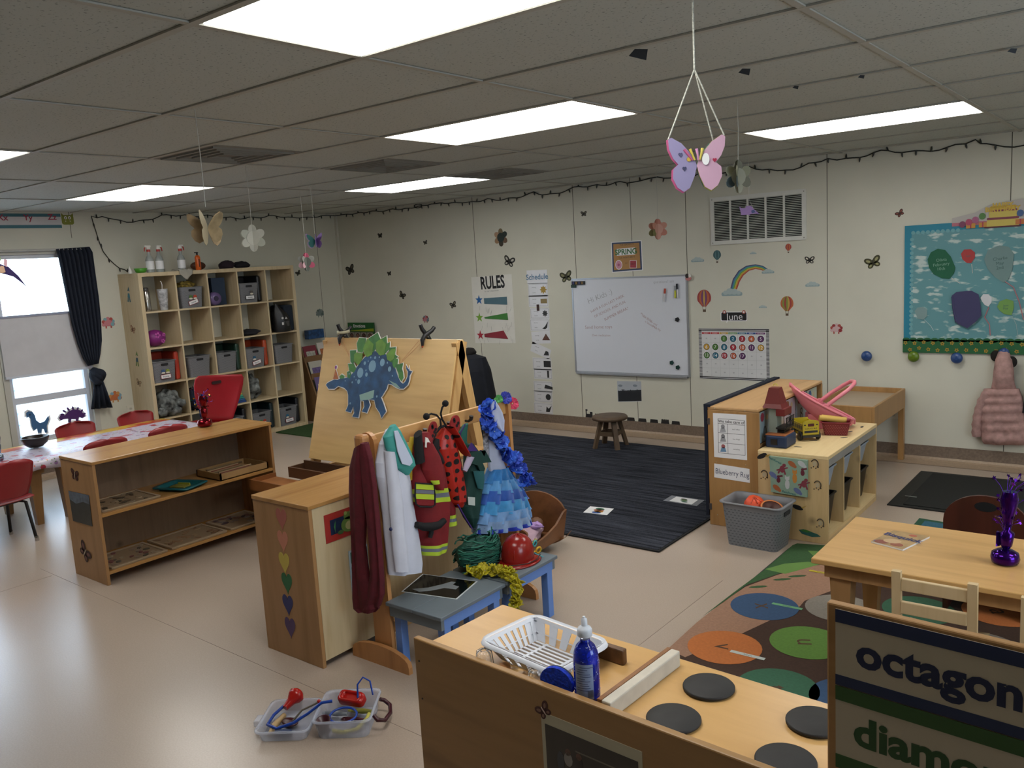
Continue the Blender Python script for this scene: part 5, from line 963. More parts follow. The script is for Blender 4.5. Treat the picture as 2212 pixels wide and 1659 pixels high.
x, z = FCO.q(2170, 765); one('wall_hook', MB().lathe([(.012, 0), (.014, .018), (.034, .03), (.034, .045), (.012, .05)], FB.P(x, z + .015), mat('#2c4a80', .3), 16, (0, -1, 0)), 'blue round wall hook hidden behind the pink coat hood', 'wall hook')
g = thing('dark_jacket', 'dark jacket hanging at the right photo edge beside the coat', 'jacket', FCO.P(*FCO.q(2212, 850)))
x, z = FCO.q(2212, 800); obj('jacket_body', MB().loft([[FCO.P(x + .10 + hw * math.cos(t), zz, .05 + .045 * math.sin(t)) for t in [2 * PI * i / 20 for i in range(20)]] for hw, zz in ((.02, z + .1), (.05, z + .06), (.07, z - .1), (.10, z - .3))], mat('#14161c', .9)), g)
# string lights
GC = mat('#23241f', .6, name='dark_green_cable'); ls = thing('string_lights', 'dark string lights swagged along the tops of two walls', 'string lights', (XA, YB, 2.3))
pa = [(283, 590), (268, 583), (245, 569), (222, 545), (205, 497), (196, 467), (219, 467), (259, 476), (298, 478), (358, 462), (398, 465), (447, 465), (497, 470), (537, 470), (587, 465), (646, 470), (700, 465)]
pbk = [(738, 463), (775, 459), (800, 456), (850, 452), (905, 446), (940, 436), (1000, 437), (1055, 430), (1100, 429), (1155, 415), (1190, 420), (1251, 401), (1291, 400), (1341, 392), (1371, 392), (1422, 380), (1462, 384), (1515, 374), (1572, 371), (1618, 358), (1663, 367), (1698, 367), (1748, 354), (1789, 341), (1829, 344), (1904, 324), (1995, 326), (2065, 314), (2108, 300), (2131, 312), (2212, 314)]
cab = [FA.P(*FA.q(*p), .012) for p in pa]; cab[-1].y = min(cab[-1].y, YB - .05)
cab2 = [FB.P(*FB.q(*p), .012) for p in pbk]; cab2[0].x = max(cab2[0].x, XA + .06); cab += cab2 + [Vector((2.6, YB - .012, 2.25))]
fine = []
for a, b in zip(cab, cab[1:]):
    n = max(2, int((b - a).length / .05))
    for i in range(n): p = a.lerp(b, i / n); fine.append(p + Vector((0, 0, .006 * math.sin(len(fine) * 1.3) - .012 * math.sin(PI * i / n))))
for p in fine: p.z = min(p.z, H - .02)
obj('cable', MB().tube(fine, .0045, GC, 6), ls)
obj('cable_coil', MB().tube([FB.P(*FB.q(905, 445), .015) + Vector((.06 * math.cos(t), 0, .022 * math.sin(t))) for t in [2 * PI * i / 16 for i in range(16)]], .005, GC, 6, True), ls)
bm0 = MB().lathe([(.007, 0), (.007, .018), (.0045, .03), (.002, .036)], (0, 0, 0), mat('#2c2d28', .35), 8); proto = None; cnt = 0
for i in range(1, len(fine), 2):
    if cnt >= 98: break
    p = fine[i]; up = (cnt * 7) % 3 == 0; M = Matrix.Translation(p) @ Euler((0 if up else PI, (cnt % 5 - 2) * .15, 0)).to_matrix().to_4x4(); cnt += 1
    if proto is None: proto = obj('bulb', bm0, None); proto.parent = ls; o = proto
    else: o = proto.copy(); COL.objects.link(o)
    o.matrix_local = wm(ls).inverted() @ M
# ================================================================ dress-up clothes, benches, easel things
def garb(fr, rows, mats, d=.04, folds=5, amp=.008, seg=40, sub=4, seed=0, cap=True, dmul=None):
    """rows = (left u, v, right u, v) top to bottom, oval sections centred on the plane of the frame"""
    rn = random.Random(seed); ph = rn.uniform(0, 6); g = MB(); Q = []
    for k in range(len(rows) - 1):
        m = mats[min(k, len(mats) - 1)] if isinstance(mats, (list, tuple)) else mats
        for s in range(sub + (1 if k == len(rows) - 2 else 0)):
            f = s / sub; r = [rows[k][i] * (1 - f) + rows[k + 1][i] * f for i in range(4)]; dm = dmul[k] * (1 - f) + dmul[k + 1] * f if dmul else 1; Q.append((r, m, dm))
    n = len(Q); R = []
    for k, ((a, b, c, e), m, dm) in enumerate(Q):
        p, q = fr.q(a, b), fr.q(c, e); cx, cz = (p[0] + q[0]) / 2, (p[1] + q[1]) / 2; L_ = max(math.hypot(q[0] - p[0], q[1] - p[1]), 1e-4); hw = L_ / 2; ux, uz = (q[0] - p[0]) / L_, (q[1] - p[1]) / L_; row = []; g_ = k / n
        for j in range(seg):
            t = 2 * PI * j / seg; fo = amp * (math.sin(folds * t + ph + 1.5 * g_) + .5 * math.sin((folds * 2 - 1) * t + ph * 2 - 2 * g_)) * (.25 + .75 * g_)
            row.append(fr.P(cx + ux * math.cos(t) * hw, cz + uz * math.cos(t) * hw, math.sin(t) * d * dm + fo))
        R.append(row)
    for k in range(n - 1): g.loft([R[k], R[k + 1]], Q[k][1], False)
    if cap: g.add(R[0], [tuple(range(seg))], Q[0][1]); g.add(R[-1], [tuple(range(seg))], Q[-1][1])
    return g
FR = F((-.50, 0, 0), (0, 1, 0), (0, 0, 1)); FRf = F((-.455, 0, 0), (0, 1, 0), (0, 0, 1))
# red scarf over the end block
FS = F((0, .945, 0), (1, 0, 0), (0, 0, 1)); BG_ = mat('#5c1420', .85, var=.25, scale=30, name='burgundy_knit', bump=.2); g = thing('burgundy_scarf', 'long burgundy scarf looped over the near end of the rack', 'scarf', FS.P(*FS.q(790, 1320)))
obj('hanging_strand', garb(FS, [(768, 968, 790, 956), (757, 1010, 792, 1000), (756, 1060, 792, 1060), (759, 1120, 790, 1120), (762, 1180, 788, 1180), (763, 1240, 796, 1240), (762, 1290, 812, 1290), (764, 1312, 820, 1314), (776, 1320, 812, 1322)], BG_, .022, 5, .006, 36, 4, 1), g)
obj('hanging_strand', garb(FS, [(783, 956, 793, 958), (780, 985, 803, 990), (784, 1040, 812, 1050), (793, 1110, 818, 1120), (800, 1180, 823, 1190), (800, 1240, 827, 1250), (790, 1290, 828, 1284), (778, 1316, 820, 1310)], BG_, .02, 4, .007, 36, 4, 2), g)
# white coat and teal cap
WC = mat('#cfd2e0', .8, var=.06, scale=14, name='white_cotton', bump=.15); TLC = mat('#3f9a92', .55, var=.1, name='teal_satin')
g = thing('white_coat', 'white lab coat hanging beside the burgundy scarf', 'coat', FR.P(*FR.q(875, 1244)))
obj('coat_body', garb(FR, [(836, 935, 852, 920), (822, 960, 862, 950), (814, 1000, 876, 1000), (815, 1030, 886, 1050), (822, 1065, 890, 1090), (828, 1110, 897, 1130), (832, 1160, 904, 1170), (838, 1215, 909, 1215), (841, 1242, 906, 1231)], WC, .05, 5, .008, 44, 4, 3, dmul=[.5, .8, 1, 1, 1, 1, 1, 1, 1]), g)
obj('coat_sleeve', garb(FRf, [(832, 975, 850, 975), (835, 1020, 858, 1020), (841, 1080, 868, 1080), (846, 1140, 874, 1140), (850, 1190, 882, 1200), (856, 1236, 884, 1230)], WC, .024, 3, .006, 28, 4, 4), g)
for u, v in ((829, 1082), (830, 1140)): x, z = FR.q(u, v); obj('button', MB().ell(FR.P(x, z, .04), (.008, .008, .008), mat('#1a2250', .4)), g)
g = thing('nurse_bonnet', 'teal and white satin nurse bonnet hung on the rack beam', 'cap', FRf.P(*FRf.q(873, 1027)))
obj('bonnet_shell', garb(FRf, [(843, 922, 853, 916), (829, 945, 864, 930), (834, 968, 879, 960), (846, 992, 893, 990), (856, 1012, 896, 1004), (872, 1026, 880, 1024)], TLC, .026, 2, .003, 30, 4, 5, dmul=[.5, .9, 1, 1, 1, .6]), g)
FT = F((-.424, 0, 0), (0, 1, 0), (0, 0, 1)); Q = FT.qs([(850, 931), (858, 930), (889, 992), (890, 999), (884, 1006), (868, 1002), (858, 975)]); obj('white_panel', MB().plate(Q, FT, .004, mat('#c3cbe0', .6)), g)
# yellow ribbon
YC = mat('#c9a82c', .6); g = thing('yellow_ribbon', 'yellow knotted ribbon hanging on a peg between white coat and red jacket', 'ribbon', FR.P(*FR.q(885, 1040))); x, z = FR.q(892, 940)
obj('knot', MB().ell(FR.P(x, z, .03), (.016, .017, .014), YC), g); obj('ribbon_tail', garb(FR, [(886, 944, 896, 944), (882, 965, 891, 965), (880, 990, 889, 990), (876, 1040, 890, 1036)], YC, .008, 2, .003, 16, 3), g)
# firefighter jacket
RJ = mat('#7c1018', .75, var=.12, scale=20, name='red_jacket_cloth', bump=.15); LY = mat('#b4cc34', .5, name='reflective_lime'); GR_ = mat('#6e7280', .4); BKC = mat('#0d0d10', .85)
g = thing('firefighter_jacket', 'red firefighter jacket with lime and silver reflective bands', 'jacket', FR.P(*FR.q(935, 1199)))
obj('jacket_body', garb(FR, [(902, 935, 922, 932), (893, 975, 938, 960), (889, 1020, 955, 1010), (886, 1048, 961, 1042), (885, 1056, 962, 1051), (886, 1066, 964, 1060), (888, 1074, 966, 1070), (890, 1084, 968, 1080), (897, 1120, 966, 1112), (903, 1170, 961, 1160), (907, 1178, 960, 1168), (908, 1184, 960, 1174), (909, 1191, 959, 1181), (911, 1199, 956, 1189)],
    [RJ, RJ, RJ, RJ, LY, GR_, LY, RJ, RJ, RJ, LY, GR_, LY], .055, 4, .006, 44, 3, 6, dmul=[.5, .9] + [1] * 12), g)
obj('collar', garb(FRf, [(897, 945, 908, 929), (896, 970, 911, 960), (898, 1004, 916, 994)], BKC, .02, 2, .002, 20, 3), g)
obj('jacket_sleeve', garb(FRf, [(912, 955, 930, 958), (909, 985, 948, 985), (912, 1015, 958, 1015), (922, 1045, 959, 1040), (938, 1058, 950, 1056)], RJ, .034, 3, .005, 30, 4, 7), g); obj('sleeve_band', garb(F((-.425, 0, 0), (0, 1, 0), (0, 0, 1)), [(930, 1039, 948, 1037), (936, 1047, 949, 1044)], LY, .012, 2, .001, 16, 2), g)
FJ = F((-.440, 0, 0), (0, 1, 0), (0, 0, 1)); pk = MB().plate(FJ.qs([(896, 1044), (934, 1046), (936, 1092), (897, 1090)]), FJ, .006, RJ).plate(FJ.qs([(896, 1044), (934, 1046), (935, 1058), (896, 1056)]), FJ, .002, LY, .006).plate(FJ.qs([(896, 1057), (935, 1059), (935, 1067), (896, 1065)]), FJ, .002, GR_, .006).plate(FJ.qs([(896, 1066), (935, 1068), (935, 1079), (896, 1077)]), FJ, .002, LY, .006); obj('pocket', pk, g)
obj('pocket_piping', MB().tube([FJ.P(*FJ.q(*p), .007) for p in ((895, 1043), (894, 1070), (896, 1088), (904, 1094), (930, 1095), (937, 1090), (937, 1068), (934, 1046))], .004, BKC, 6, True), g)
obj('belt', MB().tube([FJ.P(*FJ.q(*p)) for p in ((899, 1133), (915, 1138), (932, 1138), (948, 1134), (960, 1124))], [.014, .018, .02, .018, .014], BKC, 10).tube([FJ.P(*FJ.q(*p)) for p in ((930, 1136), (932, 1150), (929, 1162))], [.008, .011, .009], BKC, 8), g)
x, z = FJ.q(925, 958); obj('white_badge', MB().plate(FJ.qs([(917, 944), (922, 946), (934, 970), (916, 966)]), FJ, .003, WHITE, .004).plate(FJ.qs([(920, 955), (925, 955), (928, 962), (921, 962)]), FJ, .001, mat('#8c1820', .5), .0075), g)
FP = F((-.52, 0, 0), (0, 1, 0), (0, 0, 1)); obj('trouser_leg', garb(FP, [(955, 1075, 976, 1070), (958, 1100, 980, 1090), (961, 1114, 980, 1108), (962, 1121, 981, 1115), (962, 1128, 982, 1122), (963, 1138, 983, 1130)], [RJ, RJ, LY, GR_, LY], .03, 2, .003, 24, 2), g)
# ladybug costume
def dots_mat():
    m = bpy.data.materials.new('ladybug_satin'); m.use_nodes = True; nt = m.node_tree; L = nt.links.new; b = nt.nodes['Principled BSDF']; b.inputs['Roughness'].default_value = .4
    tc = N(nt, 'TexCoord'); sp = N(nt, 'SeparateXYZ'); L(tc.outputs['Object'], sp.inputs[0]); cb = N(nt, 'CombineXYZ'); L(sp.outputs[1], cb.inputs[0]); L(sp.outputs[2], cb.inputs[1])
    vo = N(nt, 'TexVoronoi', i_Scale=24.0, i_Randomness=.3); L(cb.outputs[0], vo.inputs[0]); k = N(nt, 'Math', operation='LESS_THAN'); k.inputs[1].default_value = .33; L(vo.outputs[0], k.inputs[0])
    mx = N(nt, 'MixRGB'); mx.inputs[1].default_value = lin('#b02418'); mx.inputs[2].default_value = lin('#0c0a0c'); L(k.outputs[0], mx.inputs[0]); L(mx.outputs[0], b.inputs['Base Color']); return m
LDY = dots_mat(); g = thing('ladybug_costume', 'red ladybug costume with black polka dots', 'costume', FR.P(*FR.q(975, 1095)))
obj('costume_body', garb(FR, [(956, 925, 970, 918), (944, 950, 975, 940), (940, 970, 985, 965), (950, 1000, 992, 995), (957, 1030, 997, 1030), (965, 1062, 1001, 1060), (972, 1085, 998, 1080), (980, 1096, 992, 1094)], LDY, .045, 5, .008, 44, 4, 8, dmul=[.5, .9, 1, 1, 1, 1, 1, .6]), g)
obj('costume_sleeve', garb(FRf, [(968, 920, 978, 924), (976, 935, 994, 950), (986, 950, 1006, 975), (998, 970, 1012, 988)], LDY, .028, 3, .004, 28, 4, 9), g)
obj('black_ruffle', MB().tube([FRf.P(*FRf.q(*p)) for p in ((944, 948), (941, 960), (942, 975), (949, 990), (956, 1000))], [.012, .018, .014, .018, .012], mat('#140c10', .8), 8), g)
obj('white_cuff', garb(FRf, [(1010, 985, 1024, 988), (1004, 1000, 1016, 1004), (1000, 1015, 1006, 1020)], mat('#b4a8c0', .7), .012, 2, .002, 18, 2), g)
g = thing('antenna_headband', 'black headband with two ball-tipped antennae and red ladybug ears', 'headband', FR.P(*FR.q(950, 935))); B_ = mat('#0e0c0e', .9)
for P_ in (((946, 922), (944, 905), (936, 896), (924, 893), (914, 899)), ((956, 918), (948, 905), (945, 893), (948, 880), (955, 871))):
    a = obj('antenna', MB().tube([FR.P(*FR.q(*p), .02) for p in P_], .0045, B_, 8), g); obj('antenna_ball', MB().ell(FR.P(*FR.q(*P_[-1]), .02), (.0155, .0155, .0155), B_), a)
for u, v, w, h, a in ((929, 931, .026, .045, -.35), (977, 917, .032, .045, -.35)):
    x, z = FR.q(u, v); e = obj('ear', MB().plate(rot2(circ(x, z, w, h, 20), a, (x, z)), FR, .01, mat('#8c1c1c', .8), .01), g); dd_ = MB()
    for k in range(5): dd_.plate(rot2(circ(x + w * .5 * math.cos(k * 2.4), z + h * .5 * math.sin(k * 1.9 + .5), .008, n=10), a, (x, z)), FR, .001, B_, .0205)
    obj('ear_spots', dd_, e)
obj('band', MB().tube([FR.P(*FR.q(*p), .015) for p in ((930, 950), (935, 935), (946, 922), (957, 919), (966, 930), (966, 946))], .007, B_, 8), g)
# dragon costume
GD = mat('#0d3a34', .8, var=.2, scale=20, name='dark_green_felt'); PRP = mat('#3a1c6c', .7); g = thing('dragon_costume', 'dark green dragon costume with purple spikes', 'costume', FR.P(*FR.q(1015, 1141)))
obj('tail_strap', garb(FR, [(1000, 920, 1010, 914), (990, 935, 1009, 930), (988, 950, 1008, 955), (996, 965, 1014, 970)], mat('#1c5c50', .8), .012, 2, .002, 18, 3), g)
obj('strap_piping', MB().tube([FR.P(*FR.q(*p), .014) for p in ((1000, 916), (991, 932), (987, 948), (992, 962))], .003, PRP, 6), g)
obj('costume_body', garb(FR, [(1004, 960, 1022, 958), (1004, 990, 1040, 985), (1004, 1020, 1040, 1020), (1002, 1050, 1040, 1050), (996, 1080, 1036, 1080), (992, 1092, 1034, 1095), (1004, 1118, 1030, 1118), (1018, 1141, 1024, 1140)], GD, .035, 4, .006, 40, 3, 10, dmul=[.4, .9, 1, 1, 1, 1, .9, .3]), g)
obj('edge_piping', MB().tube([FRf.P(*FRf.q(*p)) for p in ((989, 1090), (1000, 1110), (1012, 1130), (1020, 1142))], .004, PRP, 6), g)
sp = MB()
for P_, c in (([(1017, 956), (1008, 975), (1030, 974)], PRP), ([(1048, 975), (1036, 972), (1044, 986)], PRP), ([(1012, 978), (1046, 972), (1060, 998), (1041, 1000), (1046, 1012), (1041, 1028), (1030, 1005), (1012, 1000)], GD)): sp.plate(FRf.qs(P_), FRf, .006, c, .0)
obj('spikes', sp, g); obj('teal_panel', garb(FRf, [(1022, 1018, 1046, 1017), (1026, 1035, 1046, 1035), (1032, 1055, 1042, 1058)], mat('#1f5c60', .7), .012, 2, .003, 18, 3), g)
x, z = FRf.q(1016, 1082); obj('white_tag', MB().plate(FRf.qs([(1009, 1073), (1024, 1074), (1024, 1092), (1010, 1090)]), FRf, .002, mat('#b8c0bc', .6), .004), g)
# tutu dress
g = thing('tutu_dress', 'white and blue tutu dress with layered ruffled skirt', 'dress', FR.P(*FR.q(1085, 1150)))
obj('bodice', garb(FR, [(1056, 935, 1066, 932), (1055, 955, 1070, 950), (1056, 985, 1078, 980), (1058, 1018, 1090, 1010)], mat('#b4bcd4', .6), .03, 3, .005, 32, 4, 11), g)
obj('printed_strap', garb(FR, [(1046, 925, 1054, 920), (1044, 955, 1054, 955), (1046, 985, 1055, 990)], mat('#a8a8b0', .7, var=.9, scale=60, name='small_print'), .01, 2, .002, 16, 3), g)
T = [(1058, 1016, 1091, 1008), (1047, 1040, 1108, 1032), (1040, 1062, 1124, 1052), (1037, 1085, 1133, 1070), (1033, 1108, 1138, 1092), (1030, 1128, 1138, 1110), (1029, 1148, 1136, 1124)]
TC = ['#2f7cc0', '#5a9ad4', '#2e5cb4', '#3f94d0', '#6f9cd0', '#7f9cc4']
for k in range(6):
    a, b = T[k], T[k + 1]; a = (a[0] + 3, a[1] - 2, a[2] - 3, a[3] - 2); b = (b[0] - 2, b[1] + 4, b[2] + 3, b[3] + 4)
    obj('ruffle_tier', garb(FR, [a, tuple((a[i] + b[i]) / 2 for i in range(4)), b], mat(TC[k], .8, var=.2, scale=25, name='blue_tulle_%d' % k, sheen=.3), .05 + .008 * k, 11, .011, 90, 5, 12 + k, False), g)
obj('hem_ruffle', garb(FR, [(1029, 1144, 1137, 1120), (1028, 1153, 1140, 1128)], mat('#1a34a8', .7, var=.2), .092, 13, .012, 90, 4, 20, False), g)
# blue lei
rnl = random.Random(5)
def leaf_flower(P, r, m, mc, a, n=6, tilt=None):
    g = MB(); M = Euler(tilt or (rnl.uniform(-.8, .8), rnl.uniform(.4, 1.5), a)).to_matrix()
    for k in range(n):
        t = 2 * PI * k / n; c, s = math.cos(t), math.sin(t); w = .42 * r
        G = [[P + M @ Vector((c * q * r - s * w * e * f, s * q * r + c * w * e * f, r * .35 * (q - .3) ** 2 * (1 + .6 * (k % 2)) + .1 * r * e * e)) for e in (-1, 0, 1)] for q, f in ((.12, .25), (.45, .9), (.75, 1.0), (1.0, .45))]
        g.grid(G, m, True, .0006)
    g.ell(P + M @ Vector((0, 0, .1 * r)), (r * .12,) * 3, mc, None, 6, 4); return g
LB = [mat('#2c58d0', .6, var=.2, name='blue_petal'), mat('#3a6ee0', .55, var=.2, name='bright_blue_petal'), mat('#2444b4', .6, name='deep_blue_petal')]
g = thing('blue_lei', 'blue flower lei garland draped over the far end of the rack', 'lei', FRf.P(*FRf.q(1140, 1050)))
pl = [(1050, 872), (1048, 890), (1050, 905), (1058, 918), (1066, 930), (1074, 940), (1080, 955), (1088, 968), (1096, 980), (1104, 990), (1112, 1002), (1120, 1012), (1128, 1022), (1136, 1034), (1141, 1044)]
obj('string', MB().tube([FRf.P(*FRf.q(*p)) for p in pl], .003, LB[2], 6), g)
for k in range(48):
    f = k / 47 * (len(pl) - 1); i = min(int(f), len(pl) - 2); u = pl[i][0] + (pl[i + 1][0] - pl[i][0]) * (f - i) + rnl.uniform(-8, 8) * (.4 + k / 60); v = pl[i][1] + (pl[i + 1][1] - pl[i][1]) * (f - i) + rnl.uniform(-6, 6)
    obj('flower', leaf_flower(FRf.P(*FRf.q(u, v), rnl.uniform(-.01, .025)), .036, LB[k % 3], mat('#a8c8e8', .3), rnl.uniform(0, 6)), g)
g = thing('white_glove', 'white satin glove tucked inside the blue lei', 'glove', FRf.P(*FRf.q(1085, 932)))
obj('glove_body', garb(F((-.425, 0, 0), (0, 1, 0), (0, 0, 1)), [(1061, 868, 1067, 864), (1060, 880, 1076, 876), (1063, 895, 1084, 890), (1067, 910, 1089, 908), (1075, 924, 1087, 924), (1081, 932, 1086, 931)], mat('#b8c0dc', .5, bump=.1), .014, 3, .003, 24, 4), g)
# flower headband on the far post
g = thing('flower_headband', 'headband with blue, pink and green flowers on the far post', 'headband', (-.56, 1.93, 1.0)); FH2 = F((-.56, 0, 0), (0, 1, 0), (0, 0, 1))
for u, v, c, c2, r in ((1088, 860, '#24309a', '#141c5c', .034), (1103, 872, '#c02c50', '#d8c080', .034), (1074, 862, '#3c8a40', '#2c5c2c', .022), (1068, 866, '#4c9a4c', '#2c5c2c', .016)): x, y = FH2.q(u, v); obj('flower', leaf_flower(FH2.P(x, y, .01), r, mat(c, .6), mat(c2, .6), .3, 9, (.3, 1.1, 0)), g)
obj('band', MB().tube([FH2.P(*FH2.q(*p)) for p in ((1072, 866), (1088, 862), (1099, 875), (1102, 890), (1100, 905), (1096, 920))], .005, BLACK, 6), g)
# bench things
FB3 = F((0, 0, .3005), (1, 0, 0), (0, 1, 0)); g = thing('xray_sheet', 'laminated black x-ray picture lying on the near bench', 'picture', (-.44, 1.23, .3005)); q = [(-.552, 1.099), (-.618 + .08, 1.306 - .02), (-.328, 1.366), (-.274, 1.162)]; q = FB3.qs([(866.6, 1278.5), (913, 1240), (1032, 1256), (987, 1295)])
obj('laminate', MB().plate(q, FB3, .001, mat('#c8ccd0', .12)), g); c = (sum(p[0] for p in q) / 4, sum(p[1] for p in q) / 4); obj('film', MB().plate([(c[0] + (x - c[0]) * .95, c[1] + (y - c[1]) * .95) for x, y in q], FB3, .0006, mat('#0c0e10', .12), .001), g)
obj('bone_image', MB().plate(FB3.qs([(890, 1273), (925, 1270), (955, 1263), (975, 1257), (985, 1258), (978, 1264), (992, 1268), (985, 1274), (960, 1271), (930, 1277), (905, 1279)]), FB3, .0003, mat('#7c8286', .2), .0017), g)
GS = mat('#0f4a3c', .6, var=.35, scale=30, name='green_grass_skirt'); GS2 = mat('#1a6450', .55, name='green_strands'); g = thing('grass_skirt', 'bundle of dark green raffia grass skirt on the bench', 'grass skirt', (-.5, 1.55, .30))
C_ = Vector((-.455, 1.515, .37)); obj('bundle_core', lump(C_, (.085, .13, .068), GS, 77, .14, 24, 14, None, -.068), g); st = MB(); rn = random.Random(9)
for k in range(85):
    z0_ = rn.uniform(-.055, .07); a0 = rn.uniform(-.6, 2.6); pts = []; rr = math.sqrt(max(1 - (z0_ / .085) ** 2, .1)); sl = rn.uniform(-.02, .02)
    for i in range(9): t = a0 + i * .3; pts.append(C_ + Vector((.094 * rr * math.cos(t - .9), .142 * rr * math.sin(t - .9), max(z0_ + sl * (i - 4) * .5 + .006 * math.sin(i * 2 + k), -.063))))
    st.tube(pts, .0038, GS2 if k % 2 else GS, 4)
tag(obj('strands', st, g), None, None, None, 'stuff')
RH = mat('#8c1c16', .22, name='red_helmet_plastic'); g = thing('fire_helmet', 'red plastic toy firefighter helmet on the far bench', 'helmet', (-.33, 1.68, .30)); hc = Vector((-.325, 1.665, .302))
obj('helmet_dome', MB().lathe([(.078, .012), (.08, .03), (.078, .06), (.068, .095), (.05, .118), (.025, .131), (.004, .134)], hc, RH, 32, sx=.92, sy=1.12), g)
obj('brim', MB().lathe([(.072, .014), (.10, .006), (.108, .001), (.104, .0), (.075, .003)], hc, RH, 36, sx=.95, sy=1.2, cap=False), g); rd = MB()
for k in range(3):
    a = PI / 6 + k * PI / 3 - .5; rd.tube([hc + Vector((.078 * .92 * math.cos(a) * math.cos(t) * 1.0, .08 * 1.12 * math.sin(a) * math.cos(t), .03 + .106 * math.sin(t))) for t in [PI * i / 14 for i in range(15)]], .0025, RH, 6)
obj('ridges', rd, g); obj('chin_cord', MB().tube([hc + Vector(p) for p in ((.02, -.10, .012), (.07, -.085, .02), (.085, -.03, .012), (.09, .03, .014), (.075, .08, .02))], .0022, mat('#14201c', .6), 6), g)
def frames(name, label, c, u1, v1, u2, v2, deco, zz, lens):
    A_, B__ = Z(u1, v1, zz), Z(u2, v2, zz); g = thing(name, label, 'glasses', ((A_ + B__) / 2).xy.to_3d() + Vector((0, 0, .302))); up = Vector((.25, -.25, .94)).normalized(); ax = (B__ - A_).normalized()
    rg = MB()
    for p in (A_, B__): rg.tube([p + ax * .019 * math.cos(t) + up * .016 * math.sin(t) for t in [2 * PI * i / 20 for i in range(20)]], .005, mat(c, .4), 8, True)
    rg.tube([A_ + ax * .018, (A_ + B__) / 2 + up * .004, B__ - ax * .018], .004, mat(c, .4), 6); obj('rims', rg, g)
    ln = MB()
    for p in (A_, B__): ln.add([p + ax * .017 * math.cos(t) + up * .014 * math.sin(t) for t in [2 * PI * i / 20 for i in range(20)]], [tuple(range(20))], mat(lens, .1))
    obj('lenses', ln, g); dc = MB(); n = up.cross(ax)
    for p in (A_, B__):
        for k in range(5):
            t = PI * (.2 + .15 * k) if deco == 'crown' else -PI * (.0 + .22 * k) * .5 - .3; q = p + ax * .024 * math.cos(t) + up * .02 * math.sin(t); e = ax * .013 * math.cos(t) + up * .013 * math.sin(t); s_ = ax * -.004 * math.sin(t) + up * .004 * math.cos(t)
            dc.add([q + s_, q - s_, q + e, q + s_ + n * .002, q - s_ + n * .002, q + e + n * .002], [(0, 1, 2), (5, 4, 3), (0, 3, 4, 1), (1, 4, 5, 2), (2, 5, 3, 0)], mat('#c8b440' if deco == 'crown' else '#3f9a34', .5))
    obj('trim', dc, g)
    obj('temple_arm', MB().tube([A_ - ax * .02, A_ - ax * .02 - n * .05 - up * .012, A_ - ax * .015 - n * .09 - up * .02], .003, mat(c, .4), 6), g)
frames('party_glasses', 'teal party glasses with dark lenses leaning beside the helmet', '#3aa0a8', 1143, 1183, 1155, 1174, 'crown', .335, '#0c1c24')
frames('pineapple_glasses', 'yellow pineapple party glasses with green leaves on the bench end', '#d8a424', 1142, 1199, 1163, 1188, 'leaf', .318, '#5c3c20')
YLF = [mat('#b8a814', .6, var=.15, name='yellow_petal'), mat('#c8bc28', .6, name='pale_yellow_petal'), mat('#a89c10', .6, name='olive_yellow_petal')]
g = thing('yellow_lei', 'yellow flower lei lying on the bench and hanging off its edge', 'lei', (-.3, 1.44, .3)); pts = []
for u, v in ((1012, 1238), (1025, 1233), (1040, 1238), (1055, 1235), (1070, 1240), (1085, 1238), (1098, 1242), (1105, 1250)): pts.append(Z(u, v, .318))
FBE = F((-.185, 0, 0), (0, 1, 0), (0, 0, 1))
for u, v in ((1112, 1262), (1113, 1272), (1112, 1282), (1114, 1292), (1110, 1302), (1108, 1312)): pts.append(FBE.P(*FBE.q(u, v)))
obj('string', MB().tube(pts, .002, YLF[2], 5), g)
for k in range(52):
    f = k / 51 * (len(pts) - 1); i = min(int(f), len(pts) - 2); p = pts[i].lerp(pts[i + 1], f - i) + Vector((rnl.uniform(-.012, .014), rnl.uniform(-.02, .02), rnl.uniform(-.004, .022))); p.z = max(p.z, .318) if f < 7 else p.z; p.x = max(p.x, -.172) if f >= 8 else p.x
    obj('flower', leaf_flower(p, .027, YLF[k % 3], mat('#d8d0a0', .3), rnl.uniform(0, 6)), g)
# pictures on the cabinet back and the wording behind the benches
FCB = F((-.777, 0, 0), (0, 1, 0), (0, 0, 1)); g = thing('frog_picture', 'red-framed frog picture on the cabinet side behind the scarf', 'picture', FCB.P(*FCB.q(760, 1170))); y0, z1 = FCB.q(699, 1115)[0], FCB.q(700, 1114)[1]; zb = FCB.q(703, 1176)[1]
obj('red_mount', MB().plate(rect(y0, zb, y0 + .27, z1), FCB, .001, mat('#a02820', .6)), g); obj('print', MB().plate(rect(y0 + .03, zb + .03, y0 + .24, z1 - .03), FCB, .0006, mat('#14284a', .4, var=.4, scale=30), .001), g); cy, cz = y0 + .135, (zb + z1) / 2
fg = MB().plate(circ(cy, cz - .01, .045, .035, 18), FCB, .0008, mat('#5c7a34', .6), .0016).plate(circ(cy, cz - .015, .022, .02, 12), FCB, .0005, mat('#a8a870', .6), .0024).plate(circ(cy, cz + .03, .028, .018, 12), FCB, .0008, mat('#5c7a34', .6), .0016)
for s in (-1, 1): fg.plate(circ(cy + s * .016, cz + .044, .009, n=8), FCB, .0009, mat('#8a9a50', .6), .0024); fg.plate(circ(cy + s * .05, cz - .035, .018, .01, 8), FCB, .0008, mat('#3c5a2a', .6), .0016); fg.plate([(cy + s * .08, zb + .035), (cy + s * .086, cz), (cy + s * .075, z1 - .04)], FCB, .0008, mat('#3c7a4a', .6), .0016)
obj('frog', fg, g)
